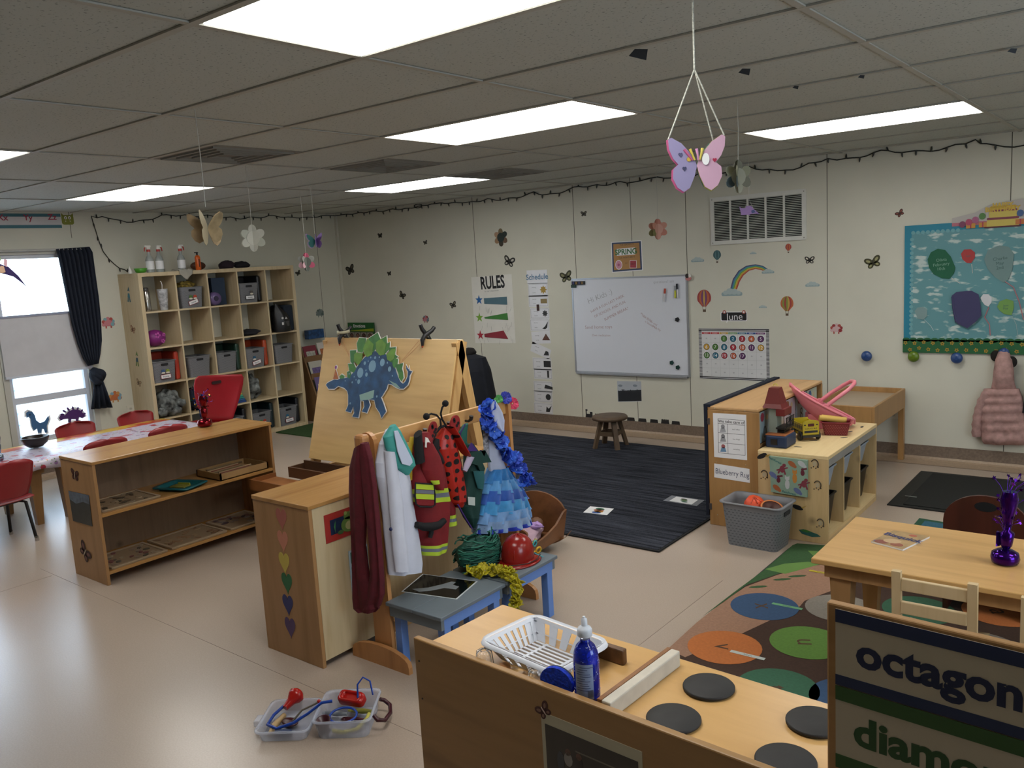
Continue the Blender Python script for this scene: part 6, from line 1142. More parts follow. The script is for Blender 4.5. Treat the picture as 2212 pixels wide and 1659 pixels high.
y1_ = FCB.q(752, 1190)[0]; zt = FCB.q(752, 1191)[1]; zb = FCB.q(756, 1287)[1]; g = thing('green_card_strip', 'strip of green illustrated cards with white frames behind the scarf', 'card', FCB.P(y1_ + .03, zb)); obj('white_backing', MB().plate(rect(y1_, zb, y1_ + .12, zt), FCB, .001, mat('#b4c8d0', .5)), g)
for k in range(3):
    h = (zt - zb) / 3; zz = zb + k * h; obj('green_card', MB().plate(rect(y1_ + .01, zz + .008, y1_ + .11, zz + h - .01), FCB, .0006, mat('#1c6a5c', .5), .001).plate(circ(y1_ + .04, zz + h * .45, .02, .014, 10), FCB, .0004, mat('#c08a80', .6), .0016), g)
wd = MB()
for s, y, z in (('LET US', 1.30, .52), ('PLAY HARD', 1.46, .46), ('TOGETHER', 1.42, .39)): wd.text(s, FCB, y, z, .045, mat('#3c2a1c', .7), .0005, 0, .02)
one('painted_words', wd, 'dark painted lettering on the cabinet side behind the benches', 'lettering')
# easel dinosaur (flat printed cutout) with strings and clamps
def fe(pts): return FE.qs(pts)
ZD = .012; g = thing('dinosaur_cutout', 'large printed blue dinosaur cutout with green back plates and party hat', 'cutout', FE.P(*FE.q(790, 905), .01))
s = 4.609; O = lambda L: [(660 + x / s, 680 + y / s) for x, y in L]
body = O([(218, 700), (235, 680), (270, 662), (300, 648), (335, 650), (352, 640), (400, 635), (440, 625), (470, 600), (505, 560), (520, 530), (560, 480), (600, 430), (650, 390), (700, 365), (760, 370), (820, 400), (870, 450), (900, 510), (915, 560), (935, 620), (960, 670), (985, 690), (1010, 665), (1030, 620), (1035, 570), (1010, 530), (1020, 540), (1015, 500), (1040, 550), (1045, 510), (1048, 560), (1075, 565), (1050, 610), (1045, 660), (1030, 700), (990, 738), (950, 738), (910, 720), (875, 695), (835, 690), (820, 740), (780, 805), (765, 825), (790, 890), (815, 965), (770, 1030), (755, 980), (715, 920), (700, 850), (640, 845), (655, 900), (625, 978), (575, 965), (600, 920), (595, 860), (560, 855), (558, 930), (540, 1025), (480, 1015), (500, 980), (490, 910), (465, 975), (415, 960), (440, 900), (440, 800), (430, 760), (400, 730), (340, 710), (300, 740), (245, 740)])
hat = O([(288, 645), (315, 540), (342, 640)]); plates = [O(p) for p in (((352, 615), (375, 595), (402, 612), (400, 635), (360, 640)), ((428, 570), (460, 560), (470, 600), (455, 640), (430, 625)), ((438, 490), (495, 490), (520, 540), (495, 580), (450, 560)), ((458, 358), (520, 355), (512, 400), (490, 500), (462, 470)), ((525, 290), (548, 232), (618, 238), (600, 330), (580, 380), (535, 370)), ((640, 240), (732, 180), (760, 250), (720, 330), (690, 380), (650, 300)), ((760, 250), (820, 215), (825, 290), (855, 275), (850, 340), (800, 400), (740, 400)), ((850, 330), (912, 325), (905, 400), (935, 420), (870, 480), (830, 440)), ((880, 430), (935, 445), (930, 490), (900, 540), (880, 500)), ((905, 500), (985, 485), (975, 540), (985, 580), (940, 590)), ((940, 570), (985, 575), (990, 630), (970, 665), (945, 630)))]
front = [O(p) for p in (((500, 400), (520, 378), (585, 385), (580, 450), (545, 505), (500, 470)), ((590, 340), (630, 240), (695, 295), (680, 400), (630, 425), (600, 390)), ((715, 280), (770, 240), (820, 300), (800, 400), (760, 410), (720, 370)), ((820, 400), (880, 340), (915, 345), (900, 440), (860, 470), (830, 450)))]
def grow(P_, px_):
    q = FE.qs(P_); n = len(q); a = sum(q[i][0] * q[(i + 1) % n][1] - q[(i + 1) % n][0] * q[i][1] for i in range(n)); sg = 1 if a > 0 else -1; out = []
    for i in range(n):
        p0, p1, p2 = q[i - 1], q[i], q[(i + 1) % n]; e1 = Vector((p1[0] - p0[0], p1[1] - p0[1])); e2 = Vector((p2[0] - p1[0], p2[1] - p1[1])); e1.normalize(); e2.normalize(); nn = Vector((e1.y + e2.y, -(e1.x + e2.x))); k = nn.length
        nn = nn / max(k, .4) * sg if k > 1e-6 else nn; out.append((p1[0] + nn.x * px_, p1[1] + nn.y * px_))
    return out
bk = MB().plate(grow(body, .006), FE, .004, WHITE, .008).plate(grow(hat, .005), FE, .0038, WHITE, .008)
for p in plates: bk.plate(grow(p, .006), FE, .0036, WHITE, .008)
x, z = FE.q(*O([(316, 525)])[0]); bk.plate(circ(x, z, .013, .016), FE, .0034, WHITE, .008); obj('white_backing', bk, g)
BD = mat('#24507c', .5, var=.5, scale=14, name='blue_watercolor_print'); obj('body_print', MB().plate(fe(body), FE, .0008, BD, .0125), g)
gp = MB()
for k, p in enumerate(plates): gp.plate(fe(p), FE, .0007 + .0001 * k, mat('#3c7a3a' if k % 2 else '#4c8a3c', .5, var=.3, scale=18), .0125)
for p in front: gp.plate(fe(p), FE, .0008, mat('#6c9a38', .5, var=.3, scale=18), .0145)
obj('plate_print', gp, g); ht = MB().plate(fe(hat), FE, .001, mat('#b86a34', .5, var=.4, scale=50), .0125); ht.plate(circ(x, z, .009, .012), FE, .001, mat('#8c3c8c', .5), .0125); obj('party_hat', ht, g)
sp = MB()
for a, b, r in ((680, 515, 40), (560, 580, 34), (780, 478, 26), (605, 485, 12), (852, 543, 18), (622, 598, 14), (545, 668, 16), (708, 430, 10), (665, 428, 6), (830, 480, 7), (480, 675, 7), (450, 590, 6), (518, 650, 5), (617, 555, 6), (880, 610, 6), (640, 465, 5), (725, 815, 8), (460, 885, 7), (750, 425, 6), (410, 660, 5), (500, 620, 5)):
    q = FE.q(660 + a / s, 680 + b / s); k = FE.q(660 + (a + r) / s, 680 + b / s)[0] - q[0]; sp.plate(circ(q[0], q[1], k * .9, k * 1.05, 12), FE, .0004, mat('#7fa6c0', .5), .0135)
obj('pale_spots', sp, g); obj('belly_print', MB().plate(fe(O([(552, 800), (700, 750), (690, 830), (640, 848), (560, 855)])), FE, .0005, mat('#8fb0a8', .5), .0134).plate(fe(O([(845, 655), (920, 690), (960, 735), (910, 720)])), FE, .0005, mat('#8fb0a8', .5), .0134), g)
x, z = FE.q(680, 831); obj('eye', MB().plate(circ(FE.q(660 + 318 / s, 680 + 655 / s)[0], FE.q(0 + 660 + 318 / s, 680 + 655 / s)[1], .003), FE, .0006, mat('#101828', .5), .0135), g)
for P_ in (((390, 245), (450, 420)), ((360, 275), (450, 400)), ((1165, 295), (945, 500)), ((1150, 265), (975, 460))):
    q = O(P_); obj('hanging_string', MB().tube([FE.P(*FE.q(*q[0]), .02), FE.P(*FE.q(*q[1]), .014)], .0012, mat('#c88a5c', .7), 4), g)
def clamp(u, v, label):
    x, z = FE.q(u, v); z = EL; r = thing('spring_clamp', label, 'clamp', FE.P(x, z, 0), 0, 'black spring clamps on the easel'); K = mat('#141214', .5)
    for s_, dz in ((1, .012), (-1, -.03)):
        jaw = .008 if s_ > 0 else -.032; tip = .05 * s_; sd = .02 * s_
        obj('clamp_arm', MB().tube([FE.P(x, z - .045, .012 if s_ > 0 else -.05), FE.P(x, z - .01, .022 if s_ > 0 else -.06), FE.P(x + sd * .3, z + .02, .01 if s_ > 0 else -.03), FE.P(x + sd * .8, z + .06, -.035 if s_ > 0 else .02), FE.P(x + sd, z + .085, -.05 if s_ > 0 else .035)], [.008, .014, .015, .013, .012], K, 10), r)
    obj('jaw_pad', MB().ell(FE.P(x, z - .045, .014), (.008, .005, .012), mat('#b8502c', .5)), r); obj('pivot', MB().tube([FE.P(x - .016, z + .018, -.01), FE.P(x + .016, z + .018, -.01)], .007, mat('#8c8c90', .3, .9), 10), r); return x, z
cx_, cz_ = clamp(738, 735, 'black spring clamp at the left of the easel top, with a tape roll'); clamp(917, 738, 'black spring clamp at the right of the easel top')
one('tape_roll', MB().lathe([(.040, -.009), (.044, -.009), (.044, .009), (.040, .009), (.034, .009), (.034, -.009), (.040, -.009)], FE.P(cx_, cz_ + .042, -.005), mat('#b8b094', .6), 28, (0.05, -.1, 1), False), 'cream roll of masking tape hung around the left clamp', 'tape roll')
# ================================================================ rugs and floor pieces
def streak_mat():
    m = bpy.data.materials.new('navy_carpet_pile'); m.use_nodes = True; nt = m.node_tree; L = nt.links.new; b = nt.nodes['Principled BSDF']; b.inputs['Roughness'].default_value = .95; b.inputs['Specular IOR Level'].default_value = .1
    tc = N(nt, 'TexCoord'); mp = N(nt, 'Mapping'); mp.inputs['Scale'].default_value = (2.2, 42, 1); L(tc.outputs['Object'], mp.inputs[0]); a = N(nt, 'TexNoise', i_Scale=1.0, i_Detail=5.0); L(mp.outputs[0], a.inputs[0]); c = N(nt, 'TexNoise', i_Scale=240.0, i_Detail=1.0); L(tc.outputs['Object'], c.inputs[0])
    s = N(nt, 'Math', operation='MULTIPLY_ADD'); s.inputs[1].default_value = .45; L(c.outputs[0], s.inputs[0]); L(a.outputs[0], s.inputs[2])
    r = N(nt, 'ValToRGB'); r.color_ramp.elements[0].position = .55; r.color_ramp.elements[1].position = .95; r.color_ramp.elements[0].color = lin('#15171d'); r.color_ramp.elements[1].color = lin('#454852'); L(s.outputs[0], r.inputs[0]); L(r.outputs[0], b.inputs['Base Color']); return m
BIND = mat('#0b0c10', .9); g = thing('navy_rug', 'large dark navy streaked rug in front of the whiteboard', 'rug', (-1.85, 4.0, 0))
obj('pile', MB().box((-3.60, 2.82, .0035), (-.20, 5.19, .011), streak_mat()), g); obj('binding', MB().box((-3.615, 2.805, .003), (-.185, 5.205, .0095), BIND), g)
one('green_mat', MB().box((-5.62, 4.13, .0005), (-5.0, 4.68, .012), mat('#2c4a1c', .95, var=.4, scale=80, name='green_turf')), 'green turf mat on the floor at the cube shelf', 'mat')
def floorcard(P_, label, pic, tape=None):
    zz = .0112; fr = F((0, 0, zz), (1, 0, 0), (0, 1, 0)); q = fr.qs(P_); c = (sum(p[0] for p in q) / 4, sum(p[1] for p in q) / 4); g = thing('floor_card', label, 'card', fr.P(*c)); sh = lambda k, dx=0, dy=0: [(c[0] + (x - c[0]) * k, c[1] + (y - c[1]) * k) for x, y in q]
    if tape: obj('clear_tape', MB().plate([(c[0] + (x - c[0]) * 1.5, c[1] + (y - c[1]) * 1.25) for x, y in q], fr, .0003, mat('#6c7078', .3)), g)
    obj('card_paper', MB().plate(q, fr, .0008, PAPER, .0004), g); e1 = Vector((q[1][0] - q[0][0], q[1][1] - q[0][1])); e2 = Vector((q[3][0] - q[0][0], q[3][1] - q[0][1])); p = MB()
    for a, b, r, col in pic: p.plate([(q[0][0] + e1.x * (a + r * math.cos(t)) + e2.x * (b + r * 1.2 * math.sin(t)), q[0][1] + e1.y * (a + r * math.cos(t)) + e2.y * (b + r * 1.2 * math.sin(t))) for t in [2 * PI * i / 12 for i in range(12)]], fr, .0003, mat(col, .5), .0013)
    obj('picture_print', p, g)
floorcard([(1260, 1107), (1275, 1094), (1326, 1099), (1311, 1113)], 'white card with blue, orange and green print on the navy rug', [(.2, .5, .16, '#2c4c8c'), (.38, .55, .16, '#c08a3c'), (.55, .5, .18, '#b07058'), (.75, .5, .16, '#1c6040')])
floorcard([(1446, 1082), (1461, 1073), (1508, 1080), (1494, 1090)], 'taped white card with green print on the navy rug by the cabinet', [(.25, .6, .12, '#2c5c4c'), (.5, .5, .14, '#4c6c3c'), (.72, .45, .12, '#3c3c2c')], True)
# alphabet rug
g = thing('alphabet_rug', 'green alphabet rug with colored letter circles and leaves', 'rug', (1.3, 2.2, 0)); GF = F((0, 0, .007), (1, 0, 0), (0, 1, 0)); RBR = mat('#3b2518', .95, var=.2, scale=90, name='rug_brown'); RGN = mat('#2c4f28', .95, var=.2, scale=90, name='rug_green'); RTN = mat('#94705a', .95, var=.15, scale=90, name='rug_tan'); RLG = mat('#5c7f3c', .95, name='rug_light_green')
Xl, Xr, Yb, Yt = .43, 3.0, .9, 3.30
obj('rug_base', MB().box((Xl + .012, Yb, .002), (Xr, Yt - .012, .0075), RBR), g); obj('rug_binding', MB().plate(rrect(Xl, Yb - .012, Xr + .01, Yt, .09), GF, .0048, BLACK, -.0062), g)
tn = MB(); tn.plate(GF.qs([(1443, 1402), (1505, 1345), (1560, 1302), (1610, 1268), (1680, 1242), (1760, 1222), (1830, 1214), (1860, 1250), (1800, 1275), (1738, 1298), (1728, 1310), (1600, 1370), (1480, 1420)]), GF, .0004, RTN, .0006); obj('tan_leaf', tn, g)
gn = MB(); gn.plate(GF.qs([(1520, 1330), (1585, 1280), (1650, 1232), (1712, 1178), (1722, 1174), (1840, 1182), (1900, 1190), (1870, 1216), (1770, 1216), (1680, 1240), (1612, 1264), (1565, 1300)]), GF, .0004, RGN, .0006).plate(GF.qs([(1652, 1230), (1695, 1218), (1745, 1214), (1790, 1217), (1765, 1221), (1722, 1233), (1696, 1240)]), GF, .0003, RLG, .0012).plate(GF.qs([(1745, 1190), (1800, 1193), (1762, 1206)]), GF, .0003, RLG, .0012)
for u, v in ((1690, 1252), (1722, 1245), (1638, 1268)): x, y = GF.q(u, v); gn.plate(rot2(circ(x, y, .05, .014, 8), .7, (x, y)), GF, .0003, RGN, .0013)
obj('green_leaf', gn, g)
B0, O0, G0 = Vector(GF.q(1651, 1310)), Vector(GF.q(1565, 1398)), Vector(GF.q(1744, 1388)); R0 = .5 * (Vector(GF.q(1727, 1312)) - Vector(GF.q(1575, 1308))).length
cols = {'b': '#2f4a6a', 'o': '#b0652f', 'g': '#557a30', 't': '#2f5a42', 'w': '#7d766c'}
dv1 = B0 - O0; dv2 = G0 - O0; T0 = O0 + (G0 - B0)
cl_ = [(B0, 'b', 'x'), (O0, 'o', 'v'), (G0, 'g', 'u'), (Vector(GF.q(1815, 1314)), 'w', 'w'), (Vector(GF.q(1679, 1487)), 't', 't'), (Vector(GF.q(1842, 1510)), 'b', 's')]
W0 = cl_[3][0]; st_ = W0 - B0
for k, (c, l) in enumerate((('t', 'e'), ('o', 'a'), ('g', 'p'), ('b', 'k'))): cl_.append((W0 + st_ * (k + 1), c, l)); cl_.append((G0 + st_ * (k + 1) * 1.0, 'owtb'[k], 'ruth'[k]))
for p, c, l in cl_:
    if p.x + R0 > Xr or p.y > Yt - R0: continue
    o = obj('letter_circle', MB().plate(circ(p.x, p.y, R0 * .97, n=32), GF, .0005, mat(cols[c], .95, var=.12, scale=90), .0016).text(l, GF, p.x, p.y, .09, mat('#4c3420', .95), .0026, -1.1), g)
for u0, v0, u1, v1, c, s, l in ((1668, 1303, 1733, 1316, '#5f9a6c', 'Amelia', 'green name tape strip on the blue rug circle'), (1578, 1406, 1652, 1424, '#b4bab4', 'Alexis', 'white name tape strip on the orange rug circle'), (1748, 1232, 1800, 1241, '#b4a020', 'Name', 'yellow name tape strip on the rug by the table')):
    f2 = F((0, 0, .0096), (1, 0, 0), (0, 1, 0)); a, b = Vector(f2.q(u0, v0)), Vector(f2.q(u1, v1)); d = (b - a).normalized(); n = Vector((-d.y, d.x)) * .011; an = math.atan2(d.y, d.x); m_ = (a + b) / 2
    one('name_tape', MB().plate([tuple(a + n), tuple(a - n), tuple(b - n), tuple(b + n)], f2, .0004, mat(c, .5)).text(s, f2, m_.x, m_.y, .012, mat('#3c4440', .5), .0006, an), l, 'tape strip')
f2 = F((0, 0, .001), (1, 0, 0), (0, 1, 0)); g = MB().plate([(.93, 4.10), (1.9, 4.0), (1.9, 3.45), (.93, 3.45)], f2, .006, mat('#1f4a34', .95)).plate([(.97, 4.06), (1.9, 3.96), (1.9, 3.5), (.97, 3.5)], f2, .0006, mat('#2c5a6c', .95, var=.2, scale=60), .006); one('teal_mat', g, 'teal and green mat on the floor beyond the play table', 'mat')
g = thing('black_mat', 'black ribbed entrance mat below the pink coat', 'mat', (1.3, 4.8, 0)); obj('mat_border', MB().box((.69, 4.30, .001), (2.6, 5.25, .008), mat('#0c0d0c', .6)), g); obj('ribbed_field', MB().box((.78, 4.34, .008), (2.52, 5.20, .012), mat('#0f110f', .9, var=.4, scale=120, name='ribbed_carpet')), g)
a = Z(1955, 1071, .013); b = Z(1980, 1074, .013); one('paper_strip', MB().box((a.x, a.y - .006, .0125), (b.x, a.y + .008, .0135), mat('#6c706c', .5)), 'small grey paper strip lying on the black mat', 'paper strip')
# ================================================================ corner: book rack, jacket, stool
BRK = wood('book_rack_wood', '#7c5c3c', '#5a4028', 'y', 1, .5); g = thing('book_rack', 'wooden sloping book rack full of picture books in the corner', 'book rack', (-5.85, 5.2, 0))
for y in (4.78, 5.48): obj('side_panel', MB().plate([(-6.02, 0), (-5.60, 0), (-5.60, .12), (-5.90, .94), (-6.02, .94)], F((0, y, 0), (1, 0, 0), (0, 0, 1)), .02, BRK), g)
bkc = [('#7c2c3c', '#d0c8c0', '#2c3c5c'), ('#c0bcb0', '#b4683c', '#3c5c4c'), ('#6c5c8c', '#c8c4bc', '#8c3030'), ('#d0ccc4', '#2c4c2c', '#aaa69c')]
for k in range(4):
    x = -5.90 + k * .085; z = .70 - k * .2; obj('rack_tier', MB().box((x - .04, 4.80, z - .02), (x + .05, 5.46, z)  , BRK).box((x + .04, 4.80, z), (x + .05, 5.46, z + .055), BRK), g)
for k in range(4):
    x = -5.90 + k * .085; z = .70 - k * .2
    for j in range(3):
        y = 4.83 + j * .21; M = Matrix.Translation((x + .015, y, z + .004)) @ Euler((0, -.25, 0)).to_matrix().to_4x4(); r = thing('picture_book', ('top', 'second', 'third', 'bottom')[k] + ' tier ' + ('left', 'middle', 'right')[j] + ' picture book in the corner rack', 'book', M.translation, 0, 'picture books in the corner rack')
        hh = .17 + .02 * ((j + k) % 3); obj('cover', MB().box((0, 0, 0), (.008, .19, hh), mat(bkc[k][j], .4), .001, M), r); obj('cover_print', MB().box((.0082, .03, .03), (.009, .16, hh * .6), mat(bkc[(k + 1) % 4][j], .4, var=.5, scale=30), 0, M), r)
one('blue_box', MB().box((-5.99, 4.93, .945), (-5.91, 5.16, 1.05), mat('#1f4a7c', .4, var=.7, scale=25), .003), 'blue printed box on top of the corner book rack', 'box')
FE2 = F((0, 5.565, 0), (1, 0, 0), (0, 0, 1)); P_ = FE2.qs([(751, 697), (806, 697), (806, 740), (751, 740)]); x0, x1, z1 = P_[0][0], P_[1][0], P_[0][1]; z0 = z1 - .40; g = thing('emotions_box', 'green-topped Emotions card display with face pictures behind the easel', 'card display', ((x0 + x1) / 2, 5.565, z0))
obj('display_back', MB().plate(rect(x0, z0, x1, z1), FE2, .02, mat('#1c4a22', .5), -.02), g); obj('green_header', MB().plate(rect(x0, z1 - .105, x1, z1), FE2, .002, mat('#1a5a24', .5)).plate([(x0, z1 - .105), (x1, z1 - .105), (x1, z1 - .07), ((x0 + x1) / 2, z1 - .085), (x0, z1 - .10)], FE2, .001, mat('#8c9a20', .5), .002).text('Emotions', FE2, (x0 + x1) / 2 - .02, z1 - .04, .04, PAPER, .0025, 0, .01), g)
for r_ in range(2):
    for k in range(4):
        xx = x0 + .01 + k * (x1 - x0 - .02) / 4; w = (x1 - x0 - .02) / 4 - .012; zz = z1 - .245 - r_ * .135; obj('face_card', MB().plate(rect(xx, zz, xx + w, zz + .125), FE2, .002, mat('#8c8078', .5)).plate(circ(xx + w / 2, zz + .075, w * .3, .032, 12), FE2, .001, mat(('#5c4034', '#7c5848', '#4c3428', '#6c4c3c')[k], .6), .002).plate(circ(xx + w / 2, zz + .088, w * .34, .028, 12), FE2, .0008, mat('#1a1414', .7), .0018).plate(rect(xx + w * .15, zz + .01, xx + w * .85, zz + .035), FE2, .001, mat(('#3c4c6c', '#7c3c3c', '#4c6c4c', '#5c4c6c')[k], .7), .002), g)
obj('display_stand', MB().box((x0 + .05, 5.587, 0), (x0 + .09, 5.6, z0 + .05), BRK).box((x1 - .09, 5.587, 0), (x1 - .05, 5.6, z0 + .05), BRK).box((x0, 5.52, 0), (x1, 5.61, .02), BRK), g)
NJ = mat('#10141f', .9, var=.3, scale=20); g = thing('covered_chair', 'chair behind the easel covered by a long dark navy cloth', 'chair', (-3.25, 4.9, 0)); FN = F((0, 4.9, 0), (1, 0, 0), (0, 0, 1))
obj('navy_drape', garb(FN, [(1008, 765, 1024, 765), (1004, 775, 1045, 772), (1002, 800, 1053, 800), (1000, 850, 1062, 850), (1000, 900, 1070, 900), (1000, 935, 1074, 935)], NJ, .16, 6, .02, 44, 3, 31, dmul=[.3, .6, .9, 1, 1, 1]), g)
x, z = FN.q(1014, 762); obj('dark_hat', lump((x, 4.9, z + .005), (.07, .07, .045), mat('#14100f', .9), 71, .1), g)
STW = wood('dark_stool_wood', '#5c4a38', '#3c2e22', 'z', 1, .55); g = thing('wooden_stool', 'small round dark wooden stool on the navy rug', 'stool', (-1.85, 4.98, .0112)); sc_ = Vector((-1.845, 5.0, 0))
obj('seat', MB().lathe([(.14, .262), (.16, .268), (.163, .285), (.155, .296), (.05, .293)], sc_, STW, 36), g)
for k in range(4):
    a = PI / 4 + k * PI / 2 + .15; p0 = sc_ + Vector((.085 * math.cos(a), .085 * math.sin(a), .262)); p1 = sc_ + Vector((.155 * math.cos(a), .155 * math.sin(a), .0112)); e = Vector((-math.sin(a), math.cos(a), 0)) * .021; f_ = Vector((math.cos(a), math.sin(a), 0)) * .015
    obj('leg', MB().loft([[p + e * i + f_ * j for i, j in ((-1, -1), (1, -1), (1, 1), (-1, 1))] for p in (p0, p1)], STW, smooth=False), g)
    b = a + PI / 2; q0, q1 = sc_ + Vector((.112 * math.cos(a), .112 * math.sin(a), .14)), sc_ + Vector((.112 * math.cos(b), .112 * math.sin(b), .14)); obj('stretcher', MB().loft([[p + Vector((0, 0, z_)) + (q1 - q0).cross(Vector((0, 0, 1))).normalized() * s_ for z_, s_ in ((-.018, -.008), (-.018, .008), (.018, .008), (.018, -.008))] for p in (q0, q1)], STW, smooth=False), g)
# doll cradle
CRW = wood('cradle_wood', '#7c5232', '#583820', 'y', 1, .45); g = thing('doll_cradle', 'brown wooden doll cradle with rockers beyond the benches', 'cradle', (-.95, 2.5, 0)); M = Matrix.Translation((-.89, 2.41, 0)) @ Matrix.Rotation(math.radians(4), 4, 'Z'); M3 = M.to_3x3()
for y, hh in ((.21, .33), (-.21, .25)): obj('end_board', MB().plate([(-.15, .06), (.15, .06), (.19, .21)] + [(.19 * math.cos(a), .21 + (hh - .21) * math.sin(a)) for a in [PI * i / 12 for i in range(1, 12)]] + [(-.19, .21)], F(M @ Vector((0, y, 0)), M3 @ Vector((1, 0, 0)), (0, 0, 1)), .014, CRW, -.007), g)
for s_ in (-1, 1): obj('side_board', MB().plate([(-.205, .065), (.205, .065), (.205, .245), (.17, .235), (.1, .175), (.0, .14), (-.12, .125), (-.205, .13)], F(M @ Vector((s_ * .155, 0, 0)), M3 @ Vector((0, 1, 0)), M3 @ Vector((s_ * .18, 0, 1))), .012, CRW, -.006), g)
obj('bottom_board', MB().box((-.15, -.205, .062), (.15, .205, .075), CRW, 0, M), g)
for y in (.17, -.17): obj('rocker', MB().plate([(.27 * math.sin(a), .205 - .2 * math.cos(a)) for a in [(-1.15 + 2.3 * i / 14) for i in range(15)]] + [(.2, .07), (-.2, .07)], F(M @ Vector((0, y, 0)), M3 @ Vector((1, 0, 0)), (0, 0, 1)), .02, CRW, -.01), g)
g = thing('rag_doll', 'doll with lavender clothes lying in the wooden cradle', 'doll', M @ Vector((0, 0, .08))); obj('body', lump(M @ Vector((.03, .0, .115)), (.09, .12, .04), mat('#b89aa8', .8), 81, .25, flat=-.036), g); obj('head', MB().ell(M @ Vector((.03, .13, .15)), (.045, .04, .04), mat('#6c4c38', .6)), g)
obj('lavender_bow', lump(M @ Vector((.07, .06, .165)), (.045, .035, .018), mat('#a888c0', .8), 82, .3), g); obj('arm', MB().tube([M @ Vector((.0, .04, .15)), M @ Vector((-.06, -.04, .15)), M @ Vector((-.08, -.1, .12))], .013, mat('#b08a74', .6), 8), g)
# ================================================================ cabinet end papers, cubby pictures, toys
FCA = F((0, 3.4195, 0), (1, 0, 0), (0, 0, 1)); INK = mat('#303036', .5); g = thing('care_chart', 'white chart reading We take care of with small drawings', 'poster', FCA.P(*FCA.q(1578, 990))); q = FCA.qs([(1540, 892), (1612, 896), (1614, 994), (1543, 987)]); obj('paper', MB().plate(q, FCA, .001, PAPER), g)
x0, z1 = FCA.q(1551, 904); x1, z0 = FCA.q(1612, 984); x1 -= .006; tb = MB(); zz = [z1, z1 - .045, z1 - .145, z1 - .245, z0 + .002]; zz = [z1 - (z1 - z0) * f for f in (0, .14, .41, .70, 1)]
for z in zz: tb.plate(rect(x0, z - .001, x1, z + .001), FCA, .0004, INK, .001)
for x in (x0, x0 + (x1 - x0) * .36, x1): tb.plate(rect(x - .001, z0 if x != x0 + (x1 - x0) * .36 else z0, x + .001, z1 if x in (x0, x1) else zz[1]), FCA, .0004, INK, .001)
obj('table_lines', tb, g); tx = MB().text('We take care of', FCA, (x0 + x1) / 2, z1 - (z1 - z0) * .07, .018, INK, .0015, 0, .01)
for k, s_ in enumerate(('each other', 'our things', 'ourselves')): tx.text(s_, FCA, x0 + (x1 - x0) * .68, (zz[k + 1] + zz[k + 2]) / 2, .008, INK, .0015)
obj('lettering', tx, g)
for k, c in enumerate(('#8c8c90', '#7c7c80', '#a05a5c')): xx = x0 + (x1 - x0) * .18; z = (zz[k + 1] + zz[k + 2]) / 2; obj('drawing', MB().plate(circ(xx, z + .012, .013, n=10), FCA, .0003, mat(c, .6), .0012).plate([(xx - .02, z - .025), (xx + .02, z - .022), (xx + .012, z + .004), (xx - .012, z + .004)], FCA, .0003, mat(('#a8a8ac', '#9a9a9e', '#6c90b0')[k], .6), .0012), g)
g = thing('rug_sign', 'white sign reading Blueberry Rug on the cabinet end', 'sign', FCA.P(*FCA.q(1580, 1042))); q = FCA.qs([(1543, 1001), (1619, 1013), (1620, 1043), (1543, 1031)]); obj('paper', MB().plate(q, FCA, .001, PAPER), g); x, z = FCA.q(1582, 1022); obj('lettering', MB().text('Blueberry Rug', FCA, x, z, .034, mat('#4c5468', .5), .0015, -.03, 0, wid=.22), g)
# number and letter posters inside the book cabinet
g = thing('number_poster', 'colorful number cards leaning inside the book cabinet', 'poster', (.15, 3.9, .55)); FN2 = F((.165, 0, 0), (0, 1, 0), (0, 0, 1))
for k, (c, s_) in enumerate((('#8ca0a8', '0'), ('#b0a8a0', '6'), ('#b8b0b8', '7'), ('#98a8b8', '8'), ('#b0b8a8', '9'))): y = 3.45 + k * .215; obj('number_card', MB().plate(rect(y, .545, y + .2, .735), FN2, .003, mat(c, .5)).text(s_, FN2, y + .1, .60, .08, INK, .0035).plate(circ(y + .06, .70, .028, n=10), FN2, .001, mat(('#8c3040', '#4c7a4c', '#7c5a3c', '#8c2c4c', '#3c5c8c')[k], .6), .003).plate(circ(y + .13, .69, .02, n=10), FN2, .001, mat('#c0b090', .6), .003), g)
# animal picture and stickers on the cubby end
FCE = F((0, 3.3845, 0), (1, 0, 0), (0, 0, 1)); g = thing('animal_canvas', 'square green canvas of monkeys, toucans and cats on the cubby end', 'picture', FCE.P(*FCE.q(1705, 1070))); q = FCE.qs([(1664, 984), (1746, 993), (1745, 1073), (1668, 1061)])
obj('canvas', MB().plate(q, FCE, .018, mat('#86a08c', .7, var=.25, scale=5, name='green_canvas')), g)
an = [('brown_monkey', '#7c3440', 1692, 1012, 'm'), ('sloth', '#a05c34', 1713, 1001, 's'), ('white_cat', '#b8bcbc', 1734, 1001, 's'), ('toucan', '#5c1c2c', 1736, 1018, 't'), ('blue_anteater', '#5c6890', 1672, 1024, 's'), ('toucan', '#5c1c2c', 1684, 1033, 't'), ('orange_cat', '#b87c34', 1719, 1029, 'c'), ('white_cat', '#b8bcbc', 1703, 1042, 'c'), ('brown_monkey', '#7c3440', 1739, 1044, 'm'), ('sloth', '#a05c34', 1680, 1052, 's'), ('blue_anteater', '#5c6890', 1725, 1059, 's')]
